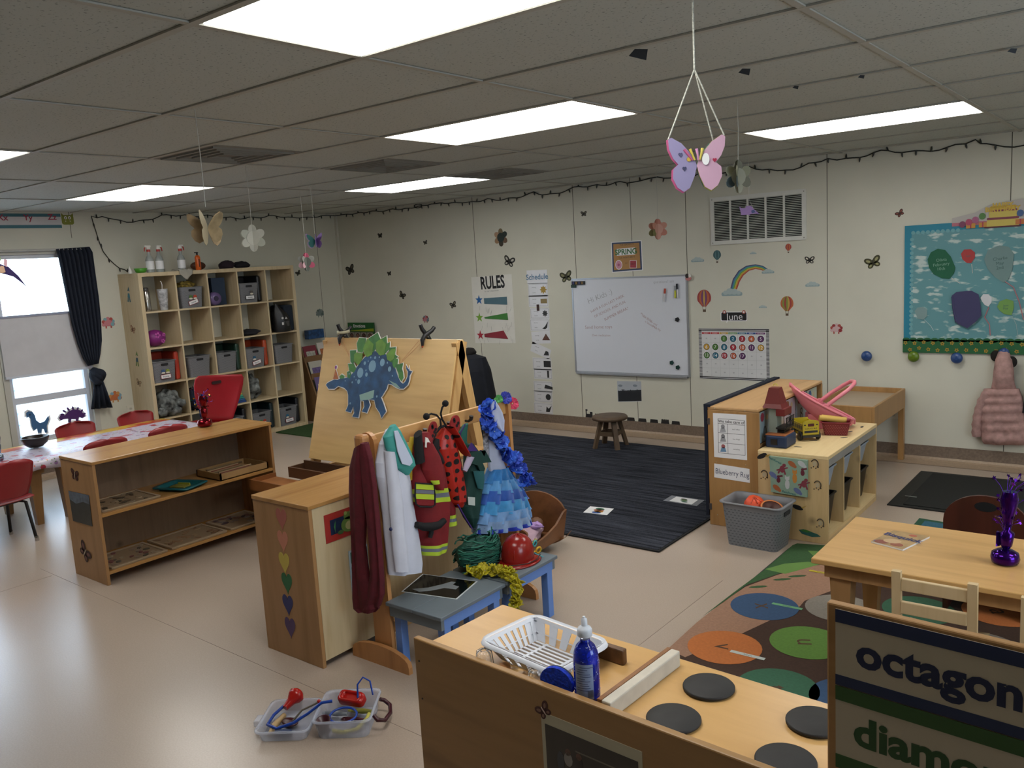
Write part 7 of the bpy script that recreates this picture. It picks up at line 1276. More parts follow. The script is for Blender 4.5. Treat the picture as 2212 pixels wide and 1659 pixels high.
for nm, c, u, v, k in an:
    x, z = FCE.q(u, v); z0 = .018; mb = MB(); sh = {'m': [circ(x, z, .016, .022, 10), circ(x + .012, z + .024, .011, n=9), rot2(rect(x - .035, z + .0, x - .01, z + .008), .4, (x, z)), rot2(rect(x - .016, z - .035, x - .006, z - .01), -.4, (x, z)), rot2(rect(x + .004, z - .035, x + .014, z - .01), .3, (x, z)), rot2(rect(x + .01, z - .002, x + .036, z + .006), .3, (x, z))], 's': [rot2(circ(x, z, .026, .015, 12), -.6, (x, z)), circ(x + .018, z - .014, .01, n=8)], 't': [circ(x, z - .006, .012, .018, 10), circ(x, z + .014, .009, n=8), rot2(rect(x + .004, z + .01, x + .03, z + .02), .25, (x, z))], 'c': [circ(x, z - .008, .014, .03, 10), circ(x, z + .028, .014, .012, 9), [(x - .013, z + .03), (x - .004, z + .037), (x - .013, z + .047)], [(x + .013, z + .03), (x + .004, z + .037), (x + .013, z + .047)]]}[k]
    for i, p in enumerate(sh): mb.plate(p, FCE, .0006 + .0002 * i, mat(c, .6), z0)
    obj(nm, mb, g)
x, z = FCE.q(1680, 997); obj('lettering', MB().text('Rainforest', FCE, FCE.q(1677, 993)[0], FCE.q(1677, 993)[1], .014, mat('#1c6060', .6), .0185, -.4, .02).text('Rainforest', FCE, FCE.q(1707, 1063)[0], FCE.q(1707, 1063)[1], .014, mat('#1c6060', .6), .0185, -.12, .02), g)
for nm, u, v, c, l in (('toucan_sticker', 1646, 985, '#151414', 'black toucan sticker left of the animal canvas'), ('monkey_sticker', 1651, 1025, '#3a2c20', 'monkey sticker lower left of the animal canvas'), ('monkey_sticker', 1760, 1002, '#3a3026', 'monkey sticker upper right of the animal canvas'), ('monkey_sticker', 1766, 1048, '#4c4030', 'monkey sticker with long tail right of the animal canvas'), ('toucan_sticker', 1723, 1096, '#121114', 'black bird sticker below the animal canvas'), ('lemur_sticker', 1772, 1130, '#54493c', 'spotted lemur sticker near the lower right corner'), ('crocodile_sticker', 1747, 1151, '#2c6058', 'green and blue crocodile sticker at the bottom')):
    x, z = FCE.q(u, v); mb = MB()
    if nm[0] == 'c': mb.plate([(x - .06, z + .01), (x - .03, z + .018), (x + .05, z), (x + .07, z - .012), (x + .02, z - .022), (x - .04, z - .012)], FCE, .001, mat(c, .6)).plate([(x - .05, z + .008), (x - .02, z + .018), (x + .02, z + .008), (x - .01, z)], FCE, .0006, mat('#3f7a34', .6), .001)
    elif nm[0] == 't': mb.plate(rot2(circ(x, z, .034, .014, 12), .5 if v < 1000 else -.25, (x, z)), FCE, .001, mat(c, .6)).plate([(x + .02, z + .004), (x + .055, z + .018), (x + .03, z - .004)], FCE, .0008, mat('#a88a3c', .6), .0005)
    else:
        mb.plate(circ(x, z, .013, .016, 9), FCE, .001, mat('#b8a888', .6)).tube([FCE.P(x + .02 * math.cos(t), z + .026 * math.sin(t), .002) for t in [-.8 + .35 * i for i in range(11)]], .003, mat(c, .6), 5)
        for i in range(4): mb.plate(circ(x - .02 + .013 * i, z - .026 + .008 * (i % 2), .004, n=6), FCE, .001, mat(c, .6))
    one(nm, mb, l, 'sticker')
# bins in the cubby
for k, (y0, y1) in enumerate(((3.41, 3.685), (3.715, 4.015), (4.045, 4.365))):
    yc = (y0 + y1) / 2; lc = ('nearest', 'middle', 'farthest')[k]
    for zb, c, nm, col in ((.29, '#9aa6b4', 'translucent_bin', 'pale grey'), (.05, '#0c0c0e', 'black_bin', 'black')):
        M_ = Matrix.Translation((.37, yc, zb + (.0 if zb > .2 else .001))); zt = .13 if zb > .2 else .20; r = thing(nm, lc + ' ' + col + ' plastic bin in the pine cubby', 'bin', M_.translation, 0, 'bins in the pine cubby'); mm = mat(c, .4); obj('bin_body', tub(.38, (y1 - y0) * .80, zt, mm, mm, .86, .02, .003, M_, .008), r)
# storage basket with toys
BM = Matrix.Translation((.245, 3.225, 0)) @ Matrix.Rotation(-.03, 4, 'Z'); g = thing('laundry_basket', 'large grey slotted plastic basket of toys on the floor', 'basket', BM.translation, -.03); BB = basket_mat('large_basket_slots', '#6f7378', '#4a4d52', 1.5); obj('basket_body', tub(.36, .24, .265, BB, GB, .84, .04, .004, BM, .012), g)
for s_ in (-1, 1): obj('handle_slot', MB().plate(rrect(-.045, .2, .045, .225, .01), F(BM @ Vector((s_ * .176, 0, 0)), BM.to_3x3() @ Vector((0, s_, 0)), (0, 0, 1)), .003, mat('#2c2e30', .8)), g)
g = thing('orange_gear_toy', 'bright orange plastic toy in the grey basket', 'toy', BM @ Vector((-.02, 0, .15))); cc = BM @ Vector((-.02, 0, .235)); obj('toy_shell', MB().lathe([(.03, -.07), (.055, -.04), (.058, .0), (.05, .03), (.02, .038)], cc, mat('#d8481c', .45), 12, (.4, -.3, .9)), g); rb = MB()
for k in range(4): a = k * PI / 4; rb.tube([cc + Vector((.05 * math.cos(a), .05 * math.sin(a), .02)), cc + Vector((0, 0, .045)), cc - Vector((.05 * math.cos(a), .05 * math.sin(a), -.02))], .004, mat('#b03814', .5), 5)
obj('ribs', rb, g)
g = thing('wood_bowl_toy', 'brown bowl with orange rim lying in the grey basket', 'toy', BM @ Vector((.09, -.01, .15))); obj('bowl', MB().lathe([(.02, -.05), (.05, -.03), (.062, .01), (.056, .01), (.03, -.02)], BM @ Vector((.09, -.01, .225)), mat('#4c2014', .5), 20, (.3, -.3, .9)), g); obj('rim', MB().lathe([(.062, .008), (.066, .014), (.056, .014)], BM @ Vector((.09, -.01, .225)), mat('#c07038', .5), 20, (.3, -.3, .9), False), g)
# toys on the cubby
TZ2 = .5255; g = thing('toy_castle', 'toy tower house with a red roof and blue base on the cubby', 'toy', (.26, 3.56, TZ2)); MR, BLU2, CRM, DK = mat('#6c201c', .5), mat('#1a3050', .5), mat('#8c9488', .5), mat('#14120f', .5)
obj('blue_base', MB().box((.20, 3.47, TZ2), (.33, 3.64, TZ2 + .075), BLU2, .01).box((.235, 3.466, TZ2 + .02), (.275, 3.47, TZ2 + .055), DK), g); obj('tan_floor', MB().box((.20, 3.475, TZ2 + .075), (.32, 3.63, TZ2 + .082), mat('#b06a3c', .6)), g)
obj('tower', MB().box((.205, 3.52, TZ2 + .08), (.255, 3.60, TZ2 + .24), CRM, .004), g); obj('roof', MB().loft([[Vector((.233 + s_ * w, 3.56 + t_ * w * 1.0, z)) for s_, t_ in ((-1, -1), (1, -1), (1, 1), (-1, 1))] for w, z in ((.062, TZ2 + .235), (.05, TZ2 + .26), (.03, TZ2 + .355))], MR, smooth=False), g)
obj('balcony', MB().box((.255, 3.50, TZ2 + .19), (.31, 3.62, TZ2 + .235), MR, .003).box((.255, 3.50, TZ2 + .11), (.32, 3.63, TZ2 + .12), DK), g); rl = MB()
for k in range(6): rl.tube([(.318, 3.51 + k * .023, TZ2 + .12), (.318, 3.51 + k * .023, TZ2 + .18)], .003, DK, 5)
for z in (.15, .18): rl.tube([(.318, 3.505, TZ2 + z), (.318, 3.635, TZ2 + z)], .0035, DK, 5)
for k in range(5): rl.box((.26, 3.52, TZ2 + .085 + k * .008), (.30, 3.62, TZ2 + .089 + k * .008), DK)
obj('black_railing', rl, g); obj('yellow_ring', MB().tube([(.233 + .012 * math.cos(t), 3.56, TZ2 + .365 + .012 * math.sin(t)) for t in [PI * i / 8 for i in range(9)]], .002, mat('#c8c030', .5), 5), g)
YB_ = mat('#b8a41c', .35, name='school_bus_yellow'); BMx = Matrix.Translation((.33, 3.80, TZ2)) @ Matrix.Rotation(math.radians(42), 4, 'Z'); g = thing('toy_bus', 'yellow toy school bus with open roof on the cubby', 'toy bus', BMx.translation, math.radians(42))
bb = MB(); w, l = .052, .085
for a, b in (((-w, -l, .03), (w, -l + .005, .115)), ((-w, l - .005, .03), (w, l, .115)), ((-w, -l, .03), (-w + .005, l, .105)), ((w - .005, -l, .03), (w, l, .105)), ((-w, -l, .03), (w, l, .04))): bb.box(a, b, YB_, 0, BMx)
bb.plate([(w * math.cos(t), .113 + .018 * math.sin(t)) for t in [PI * i / 10 for i in range(11)]], F(BMx @ Vector((0, -l, 0)), BMx.to_3x3() @ Vector((1, 0, 0)), (0, 0, 1)), .005, YB_, -.005); obj('bus_body', bb, g)
FBU = F(BMx @ Vector((0, -l, 0)), BMx.to_3x3() @ Vector((1, 0, 0)), (0, 0, 1)); obj('rear_window', MB().plate(rrect(-.02, .09, .02, .108, .004), FBU, .001, mat('#4c1414', .3)), g); obj('bumper', MB().plate(rect(-.042, .05, .042, .064), FBU, .001, DK).plate(rect(-w, .022, w, .036), FBU, .006, DK), g); obj('lettering', MB().text('SCHOOL BUS', FBU, 0, .077, .009, DK, .0006, 0, .01), g)
obj('tail_lights', MB().plate(circ(-.038, .1, .007, .004, 8), FBU, .001, DK).plate(circ(.038, .1, .007, .004, 8), FBU, .001, DK), g)
for s_ in (-1, 1):
    FS2 = F(BMx @ Vector((s_ * w, 0, 0)), BMx.to_3x3() @ Vector((0, s_, 0)), (0, 0, 1)); wn_ = MB().plate(rect(-l, .048, l, .056), FS2, .0008, DK)
    for k in range(5): wn_.plate(rect(-.07 + k * .03, .07, -.05 + k * .03, .092), FS2, .0006, mat('#2c2c24', .3))
    obj('side_windows', wn_, g)
    for y in (-.055, .055): obj('wheel', MB().lathe([(.012, -.008), (.026, -.008), (.028, 0), (.026, .008), (.012, .009), (.004, .009)], BMx @ Vector((s_ * (w + .004), y, .028)), DK, 18, BMx.to_3x3() @ Vector((s_, 0, 0))), g)
RM_ = Matrix.Translation((.462, 3.985, TZ2)) @ Matrix.Rotation(.25, 4, 'Z'); RDB = basket_mat('red_woven_plastic', '#6c1a20', '#a0565a', .9); g = thing('red_basket', 'small red woven plastic basket on the cubby', 'basket', RM_.translation, .25); obj('basket_body', tub(.17, .12, .085, RDB, mat('#7c1a24', .5), .8, .015, .003, RM_, .004), g)
for k, (a, b) in enumerate((((-.10, -.02, .105), (.05, .015, .085)), ((-.09, .03, .10), (.06, .04, .082)))): one('yellow_roll', MB().tube([RM_ @ Vector(a), RM_ @ Vector(b)], .018, mat('#c8a44c', .6), 14), ('front', 'rear')[k] + ' yellow paper roll lying in the red basket', 'paper roll')
# pink doll seat
PKS = mat('#d87c88', .35, name='pink_plastic'); SM_ = Matrix.Translation((.325, 4.14, TZ2)) @ Matrix.Rotation(math.radians(28), 4, 'Z'); g = thing('pink_doll_carrier', 'pink plastic doll carrier seat with a raised handle', 'doll carrier', SM_.translation, math.radians(28)); G = []
for i in range(17):
    s_ = i / 16; x = -.20 + .40 * s_; zc = .30 - .25 * s_ ** .8; hw = .115 * (1 - abs(2 * s_ - 1) ** 3.2) ** .5 + .006; dp = .13 * math.sin(PI * min(max(s_ * .95 + .02, 0), 1)) ** .7; row = []
    for j in range(17): t = -1 + 2 * j / 16; row.append(SM_ @ Vector((x, hw * t, max(zc - dp * (1 - abs(t) ** 2.6), .004))))
    G.append(row)
obj('shell', MB().grid(G, PKS, True, .005), g); rim = [G[i][0] for i in range(17)] + [G[16][j] for j in range(1, 17)] + [G[i][16] for i in range(15, -1, -1)] + [G[0][j] for j in range(15, 0, -1)]; obj('rim', MB().tube(rim, .008, PKS, 8, True), g)
hp = [(.0, -.10, .155), (.07, -.10, .21), (.15, -.085, .265), (.19, -.05, .295), (.2, 0, .30), (.19, .05, .295), (.15, .085, .265), (.07, .10, .21), (0, .10, .155)]; obj('handle', MB().tube([SM_ @ Vector(p) for p in hp], .013, PKS, 10), g); obj('hinge_knob', MB().lathe([(.02, -.012), (.024, 0), (.02, .014)], SM_ @ Vector((0, -.10, .155)), PKS, 16, SM_.to_3x3() @ Vector((0, -1, 0))).lathe([(.02, -.012), (.024, 0), (.02, .014)], SM_ @ Vector((0, .10, .155)), PKS, 16, SM_.to_3x3() @ Vector((0, 1, 0))), g)
obj('foot', MB().box((-.10, -.05, .0), (.06, -.03, .1), PKS, .006, SM_).box((-.10, .03, .0), (.06, .05, .1), PKS, .006, SM_), g)
for k, (u, v) in enumerate(((1724, 965), (1757, 951), (1823, 945), (1836, 932), (1862, 922))): p = Z(u, v, .526); one('animal_sticker', MB().plate(rot2(circ(p.x, p.y, .025, .009, 9), .4 * k, (p.x, p.y)), F((0, 0, .5255), (1, 0, 0), (0, 1, 0)), .0006, mat('#3c3c3c', .5)), ('dark animal sticker on the cubby top in front of the tower', 'dark animal sticker under the bus rear', 'dark animal sticker below the red basket', 'dark animal sticker between red basket and pink seat', 'dark animal sticker at the far right of the cubby top')[k], 'sticker')
# ================================================================ play table things and chairs
g = thing('cookbook', 'Bisquick cookbook lying on the play table', 'book', (1.26, 2.2, .5005)); fr = F((0, 0, .5005), (1, 0, 0), (0, 1, 0)); q = [(1.172, 2.13), (1.303, 2.089), (1.358, 2.295), (1.215, 2.306)]; obj('pages', MB().plate(q, fr, .007, PAPER), g)
obj('cover', MB().plate(q, fr, .001, mat('#b09060', .35, var=.3, scale=20), .007), g); cv = MB()
for a, b, r_, c in ((1.21, 2.14, .028, '#7c3424'), (1.245, 2.165, .035, '#c0a078'), (1.27, 2.13, .025, '#8c4428'), (1.19, 2.13 + .01, .012, '#3c5090'), (1.30, 2.27, .016, '#b0543c')): cv.plate(circ(a, b, r_, r_ * .8, 12), fr, .0005 + r_ * .005, mat(c, .4), .008)
obj('cover_picture', cv, g); obj('title', MB().text('Bisquick', fr, 1.275, 2.225, .034, mat('#1c2460', .4), .0092, -.28, .03), g)
PUR = mat('#3a0a6c', .16, .85, name='purple_foil'); PUR2 = mat('#6a28c0', .12, .9, name='bright_purple_foil')
def centerpiece(P, cols, h, label, n=26, k=1.0):
    rn = random.Random(int(h * 1000)); g = thing('foil_centerpiece', label, 'centerpiece', P)
    obj('weight', MB().lathe([(.03 * k, 0), (.046 * k, .006), (.05 * k, .022), (.046 * k, .042), (.03 * k, .052), (.008, .056)], P, cols[0], 14), g); obj('stem_foil', MB().lathe([(.006, .05), (.02 * k, .07), (.026 * k, .12), (.012 * k, .13), (.018 * k, h * .5), (.032 * k, h * .72), (.026 * k, h * .82)], P, cols[0], 11, (.03, .02, 1)), g)
    obj('ribbon', MB().loft([[P + Vector((-.03 * k + dx, .0 + dy, z)) for dx, dy in ((0, -.012), (.012, 0), (0, .012))] for z in (.065, .12)], cols[1], smooth=False), g)
    for i in range(n):
        a = rn.uniform(0, 6.28); zz = rn.uniform(.45, 1.0) * h; r_ = rn.uniform(.02, .07) * k; p0 = P + Vector((0, 0, zz * .75)); p1 = P + Vector((r_ * math.cos(a), r_ * math.sin(a), zz)); sp = MB().tube([p0, (p0 + p1) / 2 + Vector((0, 0, .012)), p1], .0008, cols[1], 4); M_ = Euler((rn.uniform(0, 3), rn.uniform(0, 3), 0)).to_matrix(); f_ = F(p1, M_ @ Vector((1, 0, 0)), M_ @ Vector((0, 1, 0))); sp.plate(star(0, 0, .009 * k, 5, .45), f_, .001, cols[i % len(cols)]); obj('star_spray', sp, g)
    return g
centerpiece(Vector((1.652, 2.13, .5005)), [PUR, PUR2], .34, 'shiny purple foil centerpiece with star sprays on the play table', 34)
BCW = wood('mahogany_chair', '#4c2418', '#32160e', 'z', 1, .4); g = thing('arched_chair', 'dark red-brown wooden chair with arched back and hand hole', 'chair', (1.55, 2.84, 0)); FAC = F((0, 2.74, 0), (1, 0, 0), (0, 0, 1))
x0, x1 = FAC.q(2037, 1140)[0], FAC.q(2037, 1140)[0] + .34; zt = FAC.q(2095, 1068)[1]; xc = (x0 + x1) / 2; P_ = [(x0, .2), (x1, .2), (x1, zt - .13)] + [(xc + (x1 - xc) * math.cos(a), zt - .13 + .13 * math.sin(a)) for a in [PI * i / 16 for i in range(1, 16)]] + [(x0, zt - .13)]
obj('backrest', MB().plate(P_, FAC, .016, BCW, -.016), g); obj('hand_hole', MB().plate(circ(xc + .0, zt - .05, .045, .022, 18), FAC, .001, mat('#080504', .9)), g); obj('seat', MB().box((x0, 2.76, .28), (x1, 3.05, .296), BCW, .003), g)
for x in (x0, x1 - .02): obj('side_panel', MB().box((x, 2.757, 0), (x + .02, 3.04, .28), BCW), g)
CHW = wood('pale_chair_wood', '#cfb68c', '#b39668', 'z', 1, .5)
def ladder_chair(x, y, label, first=[None], w=.27):
    if first[0] is not None: return dup(first[0], (x, y, 0), None, label)
    g = thing('ladder_chair', label, 'chair', (x, y, 0), 0, 'pale wooden chairs at the play table'); first[0] = g
    for s_ in (0, 1):
        xx = x - w / 2 + s_ * (w - .03); obj('back_post', MB().loft([[Vector((xx + dx, yy + dy, z)) for dx, dy in ((0, 0), (.03, 0), (.03, .024), (0, .024))] for yy, z in ((y - .02, 0), (y, .27), (y - .02, .575))], CHW, smooth=False), g)
        obj('front_leg', MB().box((xx, y + .24, 0), (xx + .03, y + .265, .27), CHW), g); obj('side_stretcher', MB().box((xx + .006, y + .02, .11), (xx + .024, y + .24, .135), CHW), g)
    for z in (.505, .42): obj('back_rail', MB().box((x - w / 2 + .03, y - .014, z), (x + w / 2 - .03, y + .004, z + .045), CHW, .003), g)
    G = [[Vector((x - .135 + .27 * i / 8, y + .03 + .235 * j / 8 , .272 + .008 * ((i / 4 - 1) ** 2))) for j in range(9)] for i in range(9)]; obj('seat', MB().grid(G, CHW, True, .012), g); return g
ladder_chair(1.50, 1.68, 'pale wooden ladder-back chair at the play table, fully in view above the panel'); ladder_chair(1.90, 1.64, 'pale wooden ladder-back chair at the right photo edge')
# blue and red folding chair at the right edge
g = thing('metal_chair', 'chair with blue tubes and a red frame at the right photo edge', 'chair', (1.83, 3.4, 0)); BT, RT_ = mat('#12365c', .3), mat('#6c1418', .35)
for x in (1.78, 2.05): obj('red_frame', MB().tube([(x, 3.3, 0), (x, 3.36, .35), (x - .01, 3.40, .66)], .012, RT_, 8), g)
for z in (.30, .40, .5, .60): obj('blue_rail', MB().tube([(1.79, 3.37, z), (2.04, 3.37, z)], .014, BT, 8), g)
obj('seat', MB().box((1.79, 3.40, .27), (2.05, 3.68, .29), mat('#2a6ac0', .25), .006), g)
for x in (1.80, 2.03): obj('leg', MB().tube([(x, 3.66, 0), (x, 3.62, .28)], .012, BT, 8), g)
# ================================================================ near things: play kitchen, word panel, doctor kit
KF = F(KM @ Vector((0, 0, 0)), KM.to_3x3() @ Vector((1, 0, 0)), (0, 0, 1))     # outer face of the kitchen back board
g = thing('kitchen_photo', 'dark photograph of people in a room taped on the kitchen back board', 'photo', KF.P(.45, .2)); x0, x1 = KF.q(1170, 1560)[0], KF.q(1387, 1620)[0]; zt = KF.q(1290, 1585)[1]
obj('paper', MB().plate(rect(x0, .22, x1, zt), KF, .001, mat('#b8b49c', .4)), g); obj('photo_print', MB().plate(rect(x0 + .012, .235, x1 - .012, zt - .03), KF, .0005, mat('#2c2a26', .3, var=.4, scale=12), .001), g)
pe = MB()
for dx, dz, w, h, c in ((.06, -.09, .012, .03, '#3c4248'), (.085, -.075, .014, .02, '#8c8a86'), (.085, -.055, .009, .01, '#5c4438'), (.12, -.075, .012, .022, '#2a2422'), (.12, -.055, .009, .01, '#6c5044'), (.17, -.085, .014, .02, '#3c3434'), (.2, -.1, .012, .022, '#6a5048'), (.09, -.12, .03, .018, '#3a4450')): pe.plate(circ(x0 + dx, zt - .03 + dz, w, h, 10), KF, .0004 + dx * .001, mat(c, .5), .0015)
pe.plate(rect(x0 + .11, zt - .075, x1 - .02, zt - .071), KF, .0004, mat('#6c685c', .5), .0015); obj('people', pe, g)
x, z = KF.q(1175, 1535); one('butterfly_sticker', butterfly(KF, x, z, .05, .75, '#4a2420', '#8c6a5c', body='#c8b0a8'), 'brown paper butterfly sticker on the kitchen back board above the photo', 'sticker')
# dish rack: slatted white plastic tub
WP = mat('#cdd0d8', .3, name='white_rack_plastic'); RT2 = .062; DM = KM @ Matrix.Translation((.372, .166, KH)) @ Matrix.Rotation(-.08, 4, 'Z'); g = thing('dish_rack', 'white slatted plastic dish rack on the play kitchen counter', 'dish rack', DM.translation); wx, wy = .142, .106; kx = .72
def dp(x, y, z): return DM @ Vector((x, y, z))
def side(a, b, n, gap, wd):                       # slats between a top edge and a bottom edge
    mb = MB()
    for i in range(n):
        f = (i + .5) / n; t0 = a[0].lerp(a[1], f - wd / 2); t1 = a[0].lerp(a[1], f + wd / 2); b0 = b[0].lerp(b[1], f - wd / 2); b1 = b[0].lerp(b[1], f + wd / 2); nn = (t1 - t0).cross(b0 - t0).normalized() * .0025; mb.loft([[t0, t1, t1 + nn, t0 + nn], [b0, b1, b1 + nn, b0 + nn]], WP, smooth=False)
    return mb
T_ = [Vector((-wx, -wy, RT2)), Vector((wx, -wy, RT2)), Vector((wx, wy, RT2)), Vector((-wx, wy, RT2))]; Bm = [Vector((v.x * kx, v.y * kx, .006)) for v in T_]; T_ = [DM @ v for v in T_]; Bm = [DM @ v for v in Bm]
for k, n, wd in ((0, 5, .12), (1, 8, .075), (2, 5, .12), (3, 8, .075)):
    a = (T_[k], T_[(k + 1) % 4]); b = (Bm[k], Bm[(k + 1) % 4]); obj('slatted_side', side(a, b, n, 0, wd), g)
    mb = MB()
    for f in (0.0, .62): 
        p0, p1, q0, q1 = a[0].lerp(b[0], f), a[1].lerp(b[1], f), a[0].lerp(b[0], f + (.16 if f == 0 else .04)), a[1].lerp(b[1], f + (.16 if f == 0 else .04)); nn = (p1 - p0).cross(q0 - p0).normalized() * .003; mb.loft([[p0, q0, q0 + nn, p0 + nn], [p1, q1, q1 + nn, p1 + nn]], WP, smooth=False)
    c0, c1 = a[0], b[0]; e = (a[1] - a[0]).normalized() * .03; e2 = (T_[k - 1] - a[0]).normalized() * .03; mb.add([c0, c0 + e, c1 + e * .8, c1], [(0, 1, 2, 3)], WP).add([c0, c0 + e2, c1 + e2 * .8, c1], [(0, 1, 2, 3)], WP); obj('side_frame', mb, g)
rr0 = [dp(x, y, RT2) for x, y in rrect(-wx - .002, -wy - .002, wx + .002, wy + .002, .035)]; rr1 = [dp(x, y, RT2 + .003) for x, y in rrect(-wx - .014, -wy - .014, wx + .014, wy + .014, .045)]; rr2 = [dp(x, y, RT2 - .006) for x, y in rrect(-wx - .018, -wy - .018, wx + .018, wy + .018, .048)]; mb = MB(); mb.loft([rr0, rr1, rr2], WP, False); mb.add(rr0 + rr2, [(i, (i + 1) % 20, 20 + (i + 1) % 20, 20 + i) for i in range(20)], WP); obj('rim', mb, g)
mb = MB()
for i in range(9): y = -wy * kx + 2 * wy * kx * (i + .5) / 9; mb.box((-wx * kx, y - .004, .002), (wx * kx, y + .004, .007), WP, 0, DM)
for x in (-.06, .06): mb.box((x - .005, -wy * kx, .002), (x + .005, wy * kx, .0065), WP, 0, DM)
obj('rack_floor', mb, g)
one('knife_block', MB().box((-.03, .0, .0), (.10, .022, .045), mat('#6c4a2c', .5, var=.5, scale=30), .004, KM @ Matrix.Translation((.47, .27, KH + .0005))), 'dark striped wooden toy block behind the dish rack', 'toy block')
# soap bottle
P = Z(1270, 1512, KH); P.z = KH + .0005; g = thing('soap_bottle', 'clear bottle of sparkling blue dish soap with a white cap', 'bottle', P); SOAP = mat('#1c34d0', .08, trans=.7, name='blue_soap', var=.3, scale=90)
obj('bottle_body', MB().lathe([(.028, 0), (.033, .004), (.0335, .02), (.0335, .115), (.031, .135), (.024, .152), (.0135, .163), (.0125, .17)], P, SOAP, 32), g); obj('clear_neck', MB().lathe([(.0135, .163), (.0128, .167), (.0128, .182)], P, mat('#c0c8e0', .1, trans=.8, name='clear_neck_plastic'), 24), g)
obj('cap', MB().lathe([(.019, .178), (.0195, .182), (.0195, .194), (.016, .20), (.009, .204), (.008, .206), (.008, .222), (.004, .225), (.0035, .229)], P, mat('#d6dae2', .3), 24), g)
def wrap(a0, a1, z0, z1, r, m, n=14): G = [[P + Vector((r * math.cos(a0 + (a1 - a0) * i / n), r * math.sin(a0 + (a1 - a0) * i / n), z)) for i in range(n + 1)] for z in (z0, z1)]; return MB().grid(G, m, True)
ac = math.radians(-70); obj('bottle_label', wrap(ac - .75, ac + .75, .018, .113, .0338, mat('#8f9fc0', .3)), g); lb = MB()
for i in range(16):
    a = ac + .28 + i * .026; lb.grid([[P + Vector((.0341 * math.cos(a + d), .0341 * math.sin(a + d), z)) for d in (0, .008 + .008 * (i % 3 == 0))] for z in (.024, .044)], mat('#14182c', .5))
for i in range(11):
    z = .104 - i * .0062; a0 = ac - .6 if i % 4 else ac - .3; lb.grid([[P + Vector((.0341 * math.cos(a0 + d * .1), .0341 * math.sin(a0 + d * .1), zz)) for d in range(12 - (i % 3) * 2)] for zz in (z, z + .0016)], mat('#3c4a74', .5))
obj('label_print', lb, g); gl = MB(); rn = random.Random(3)
for i in range(170):
    a = rn.uniform(0, 6.28); z = rn.uniform(.02, .15) if i % 2 else rn.uniform(.10, .155); r_ = .0337 if z < .115 else .0337 - (z - .115) * .28; p = P + Vector((r_ * math.cos(a), r_ * math.sin(a), z))
    if abs(((a - ac + PI) % (2 * PI)) - PI) < .8 and z < .115: continue
    gl.ell(p, (.0012, .0012, .0012), mat('#c8d4f0', .2), None, 5, 3)
tag(obj('glitter', gl, g), None, None, None, 'stuff')
# scrubbing pad, wooden piece, glasses
SPM = KM @ Matrix.Translation((.545, .052, KH + .04)); G = []
P0 = KM @ Vector((.522, .028, KH)); dirv = KM.to_3x3() @ Vector((.99, .1, 0)); n_ = KM.to_3x3() @ Vector((.1, -.99, 0)); rows = [[P0 + dirv * (.042 * math.cos(a) * k) + Vector((0, 0, .036 + .036 * math.sin(a) * k)) for a in [2 * PI * i / 24 for i in range(24)]] for k in (1, 1)]
g = thing('scrubbing_pad', 'round blue scrubbing pad with grey edge leaning on the soap bottle', 'sponge', P0); tl = Vector((0, .06, 0))
def disc(off): return [P0 + dirv * (.05 * math.cos(a)) + Vector((0, 0, .040 + .04 * math.sin(a))) + tl * (.04 * (1 + math.sin(a))) + n_ * off + Vector((0, 0, .001)) for a in [2 * PI * i / 26 for i in range(26)]]
obj('blue_pad', MB().loft([disc(0.0), disc(-.012)], mat('#1440d0', .9, var=.5, scale=120, bump=.5, name='blue_felt_pad')), g); obj('grey_back', MB().loft([disc(-.012), disc(-.017)], mat('#24303c', .8)), g)
CG = mat('#ffffff', .05, trans=.95, name='clear_plastic_glass', var=.001)
for u, v, l in ((1047, 1436, 'small ribbed clear toy glass upside down, left of the wooden piece'), (1160, 1476, 'small ribbed clear toy glass upside down, right of the wooden piece')):
    p = Z(u, v, KH + .01); p.z = KH + .0005; mb = MB(); R = []
    for r_, z in ((.027, 0), (.022, .05), (.017, .054), (.009, .055), (.008, .052), (.016, .049), (.0195, .046), (.0245, .001)): R.append([p + Vector((r_ * (1 + .05 * math.cos(9 * t)) * math.cos(t), r_ * (1 + .05 * math.cos(9 * t)) * math.sin(t), z)) for t in [2 * PI * i / 54 for i in range(54)]])
    one('toy_glass', mb.loft(R, CG, False), l, 'glass', 'clear toy glasses beside the dish rack')
p = Z(1094, 1453, KH + .012); WM = Matrix.Translation((p.x, p.y, KH + .0135)) @ Matrix.Rotation(-.75, 4, 'Z') @ Matrix.Rotation(.15, 4, 'Y'); g = thing('wooden_toy_piece', 'small brown wooden toy piece with a metal screw between the glasses', 'toy', (p.x, p.y, KH))
obj('wood_body', MB().plate([(-.032, -.014), (.034, -.015), (.036, .014), (-.026, .014), (-.034, .004)], F(WM @ Vector((0, 0, -.009)), WM.to_3x3() @ Vector((1, 0, 0)), WM.to_3x3() @ Vector((0, 1, 0))), .018, mat('#a8703a', .45, var=.2, scale=30)), g); obj('screw', MB().lathe([(.006, .009), (.005, .0115)], WM @ Vector((.018, 0, 0)), mat('#b0b4b8', .2, .9), 12, WM.to_3x3() @ Vector((0, 0, 1))), g)
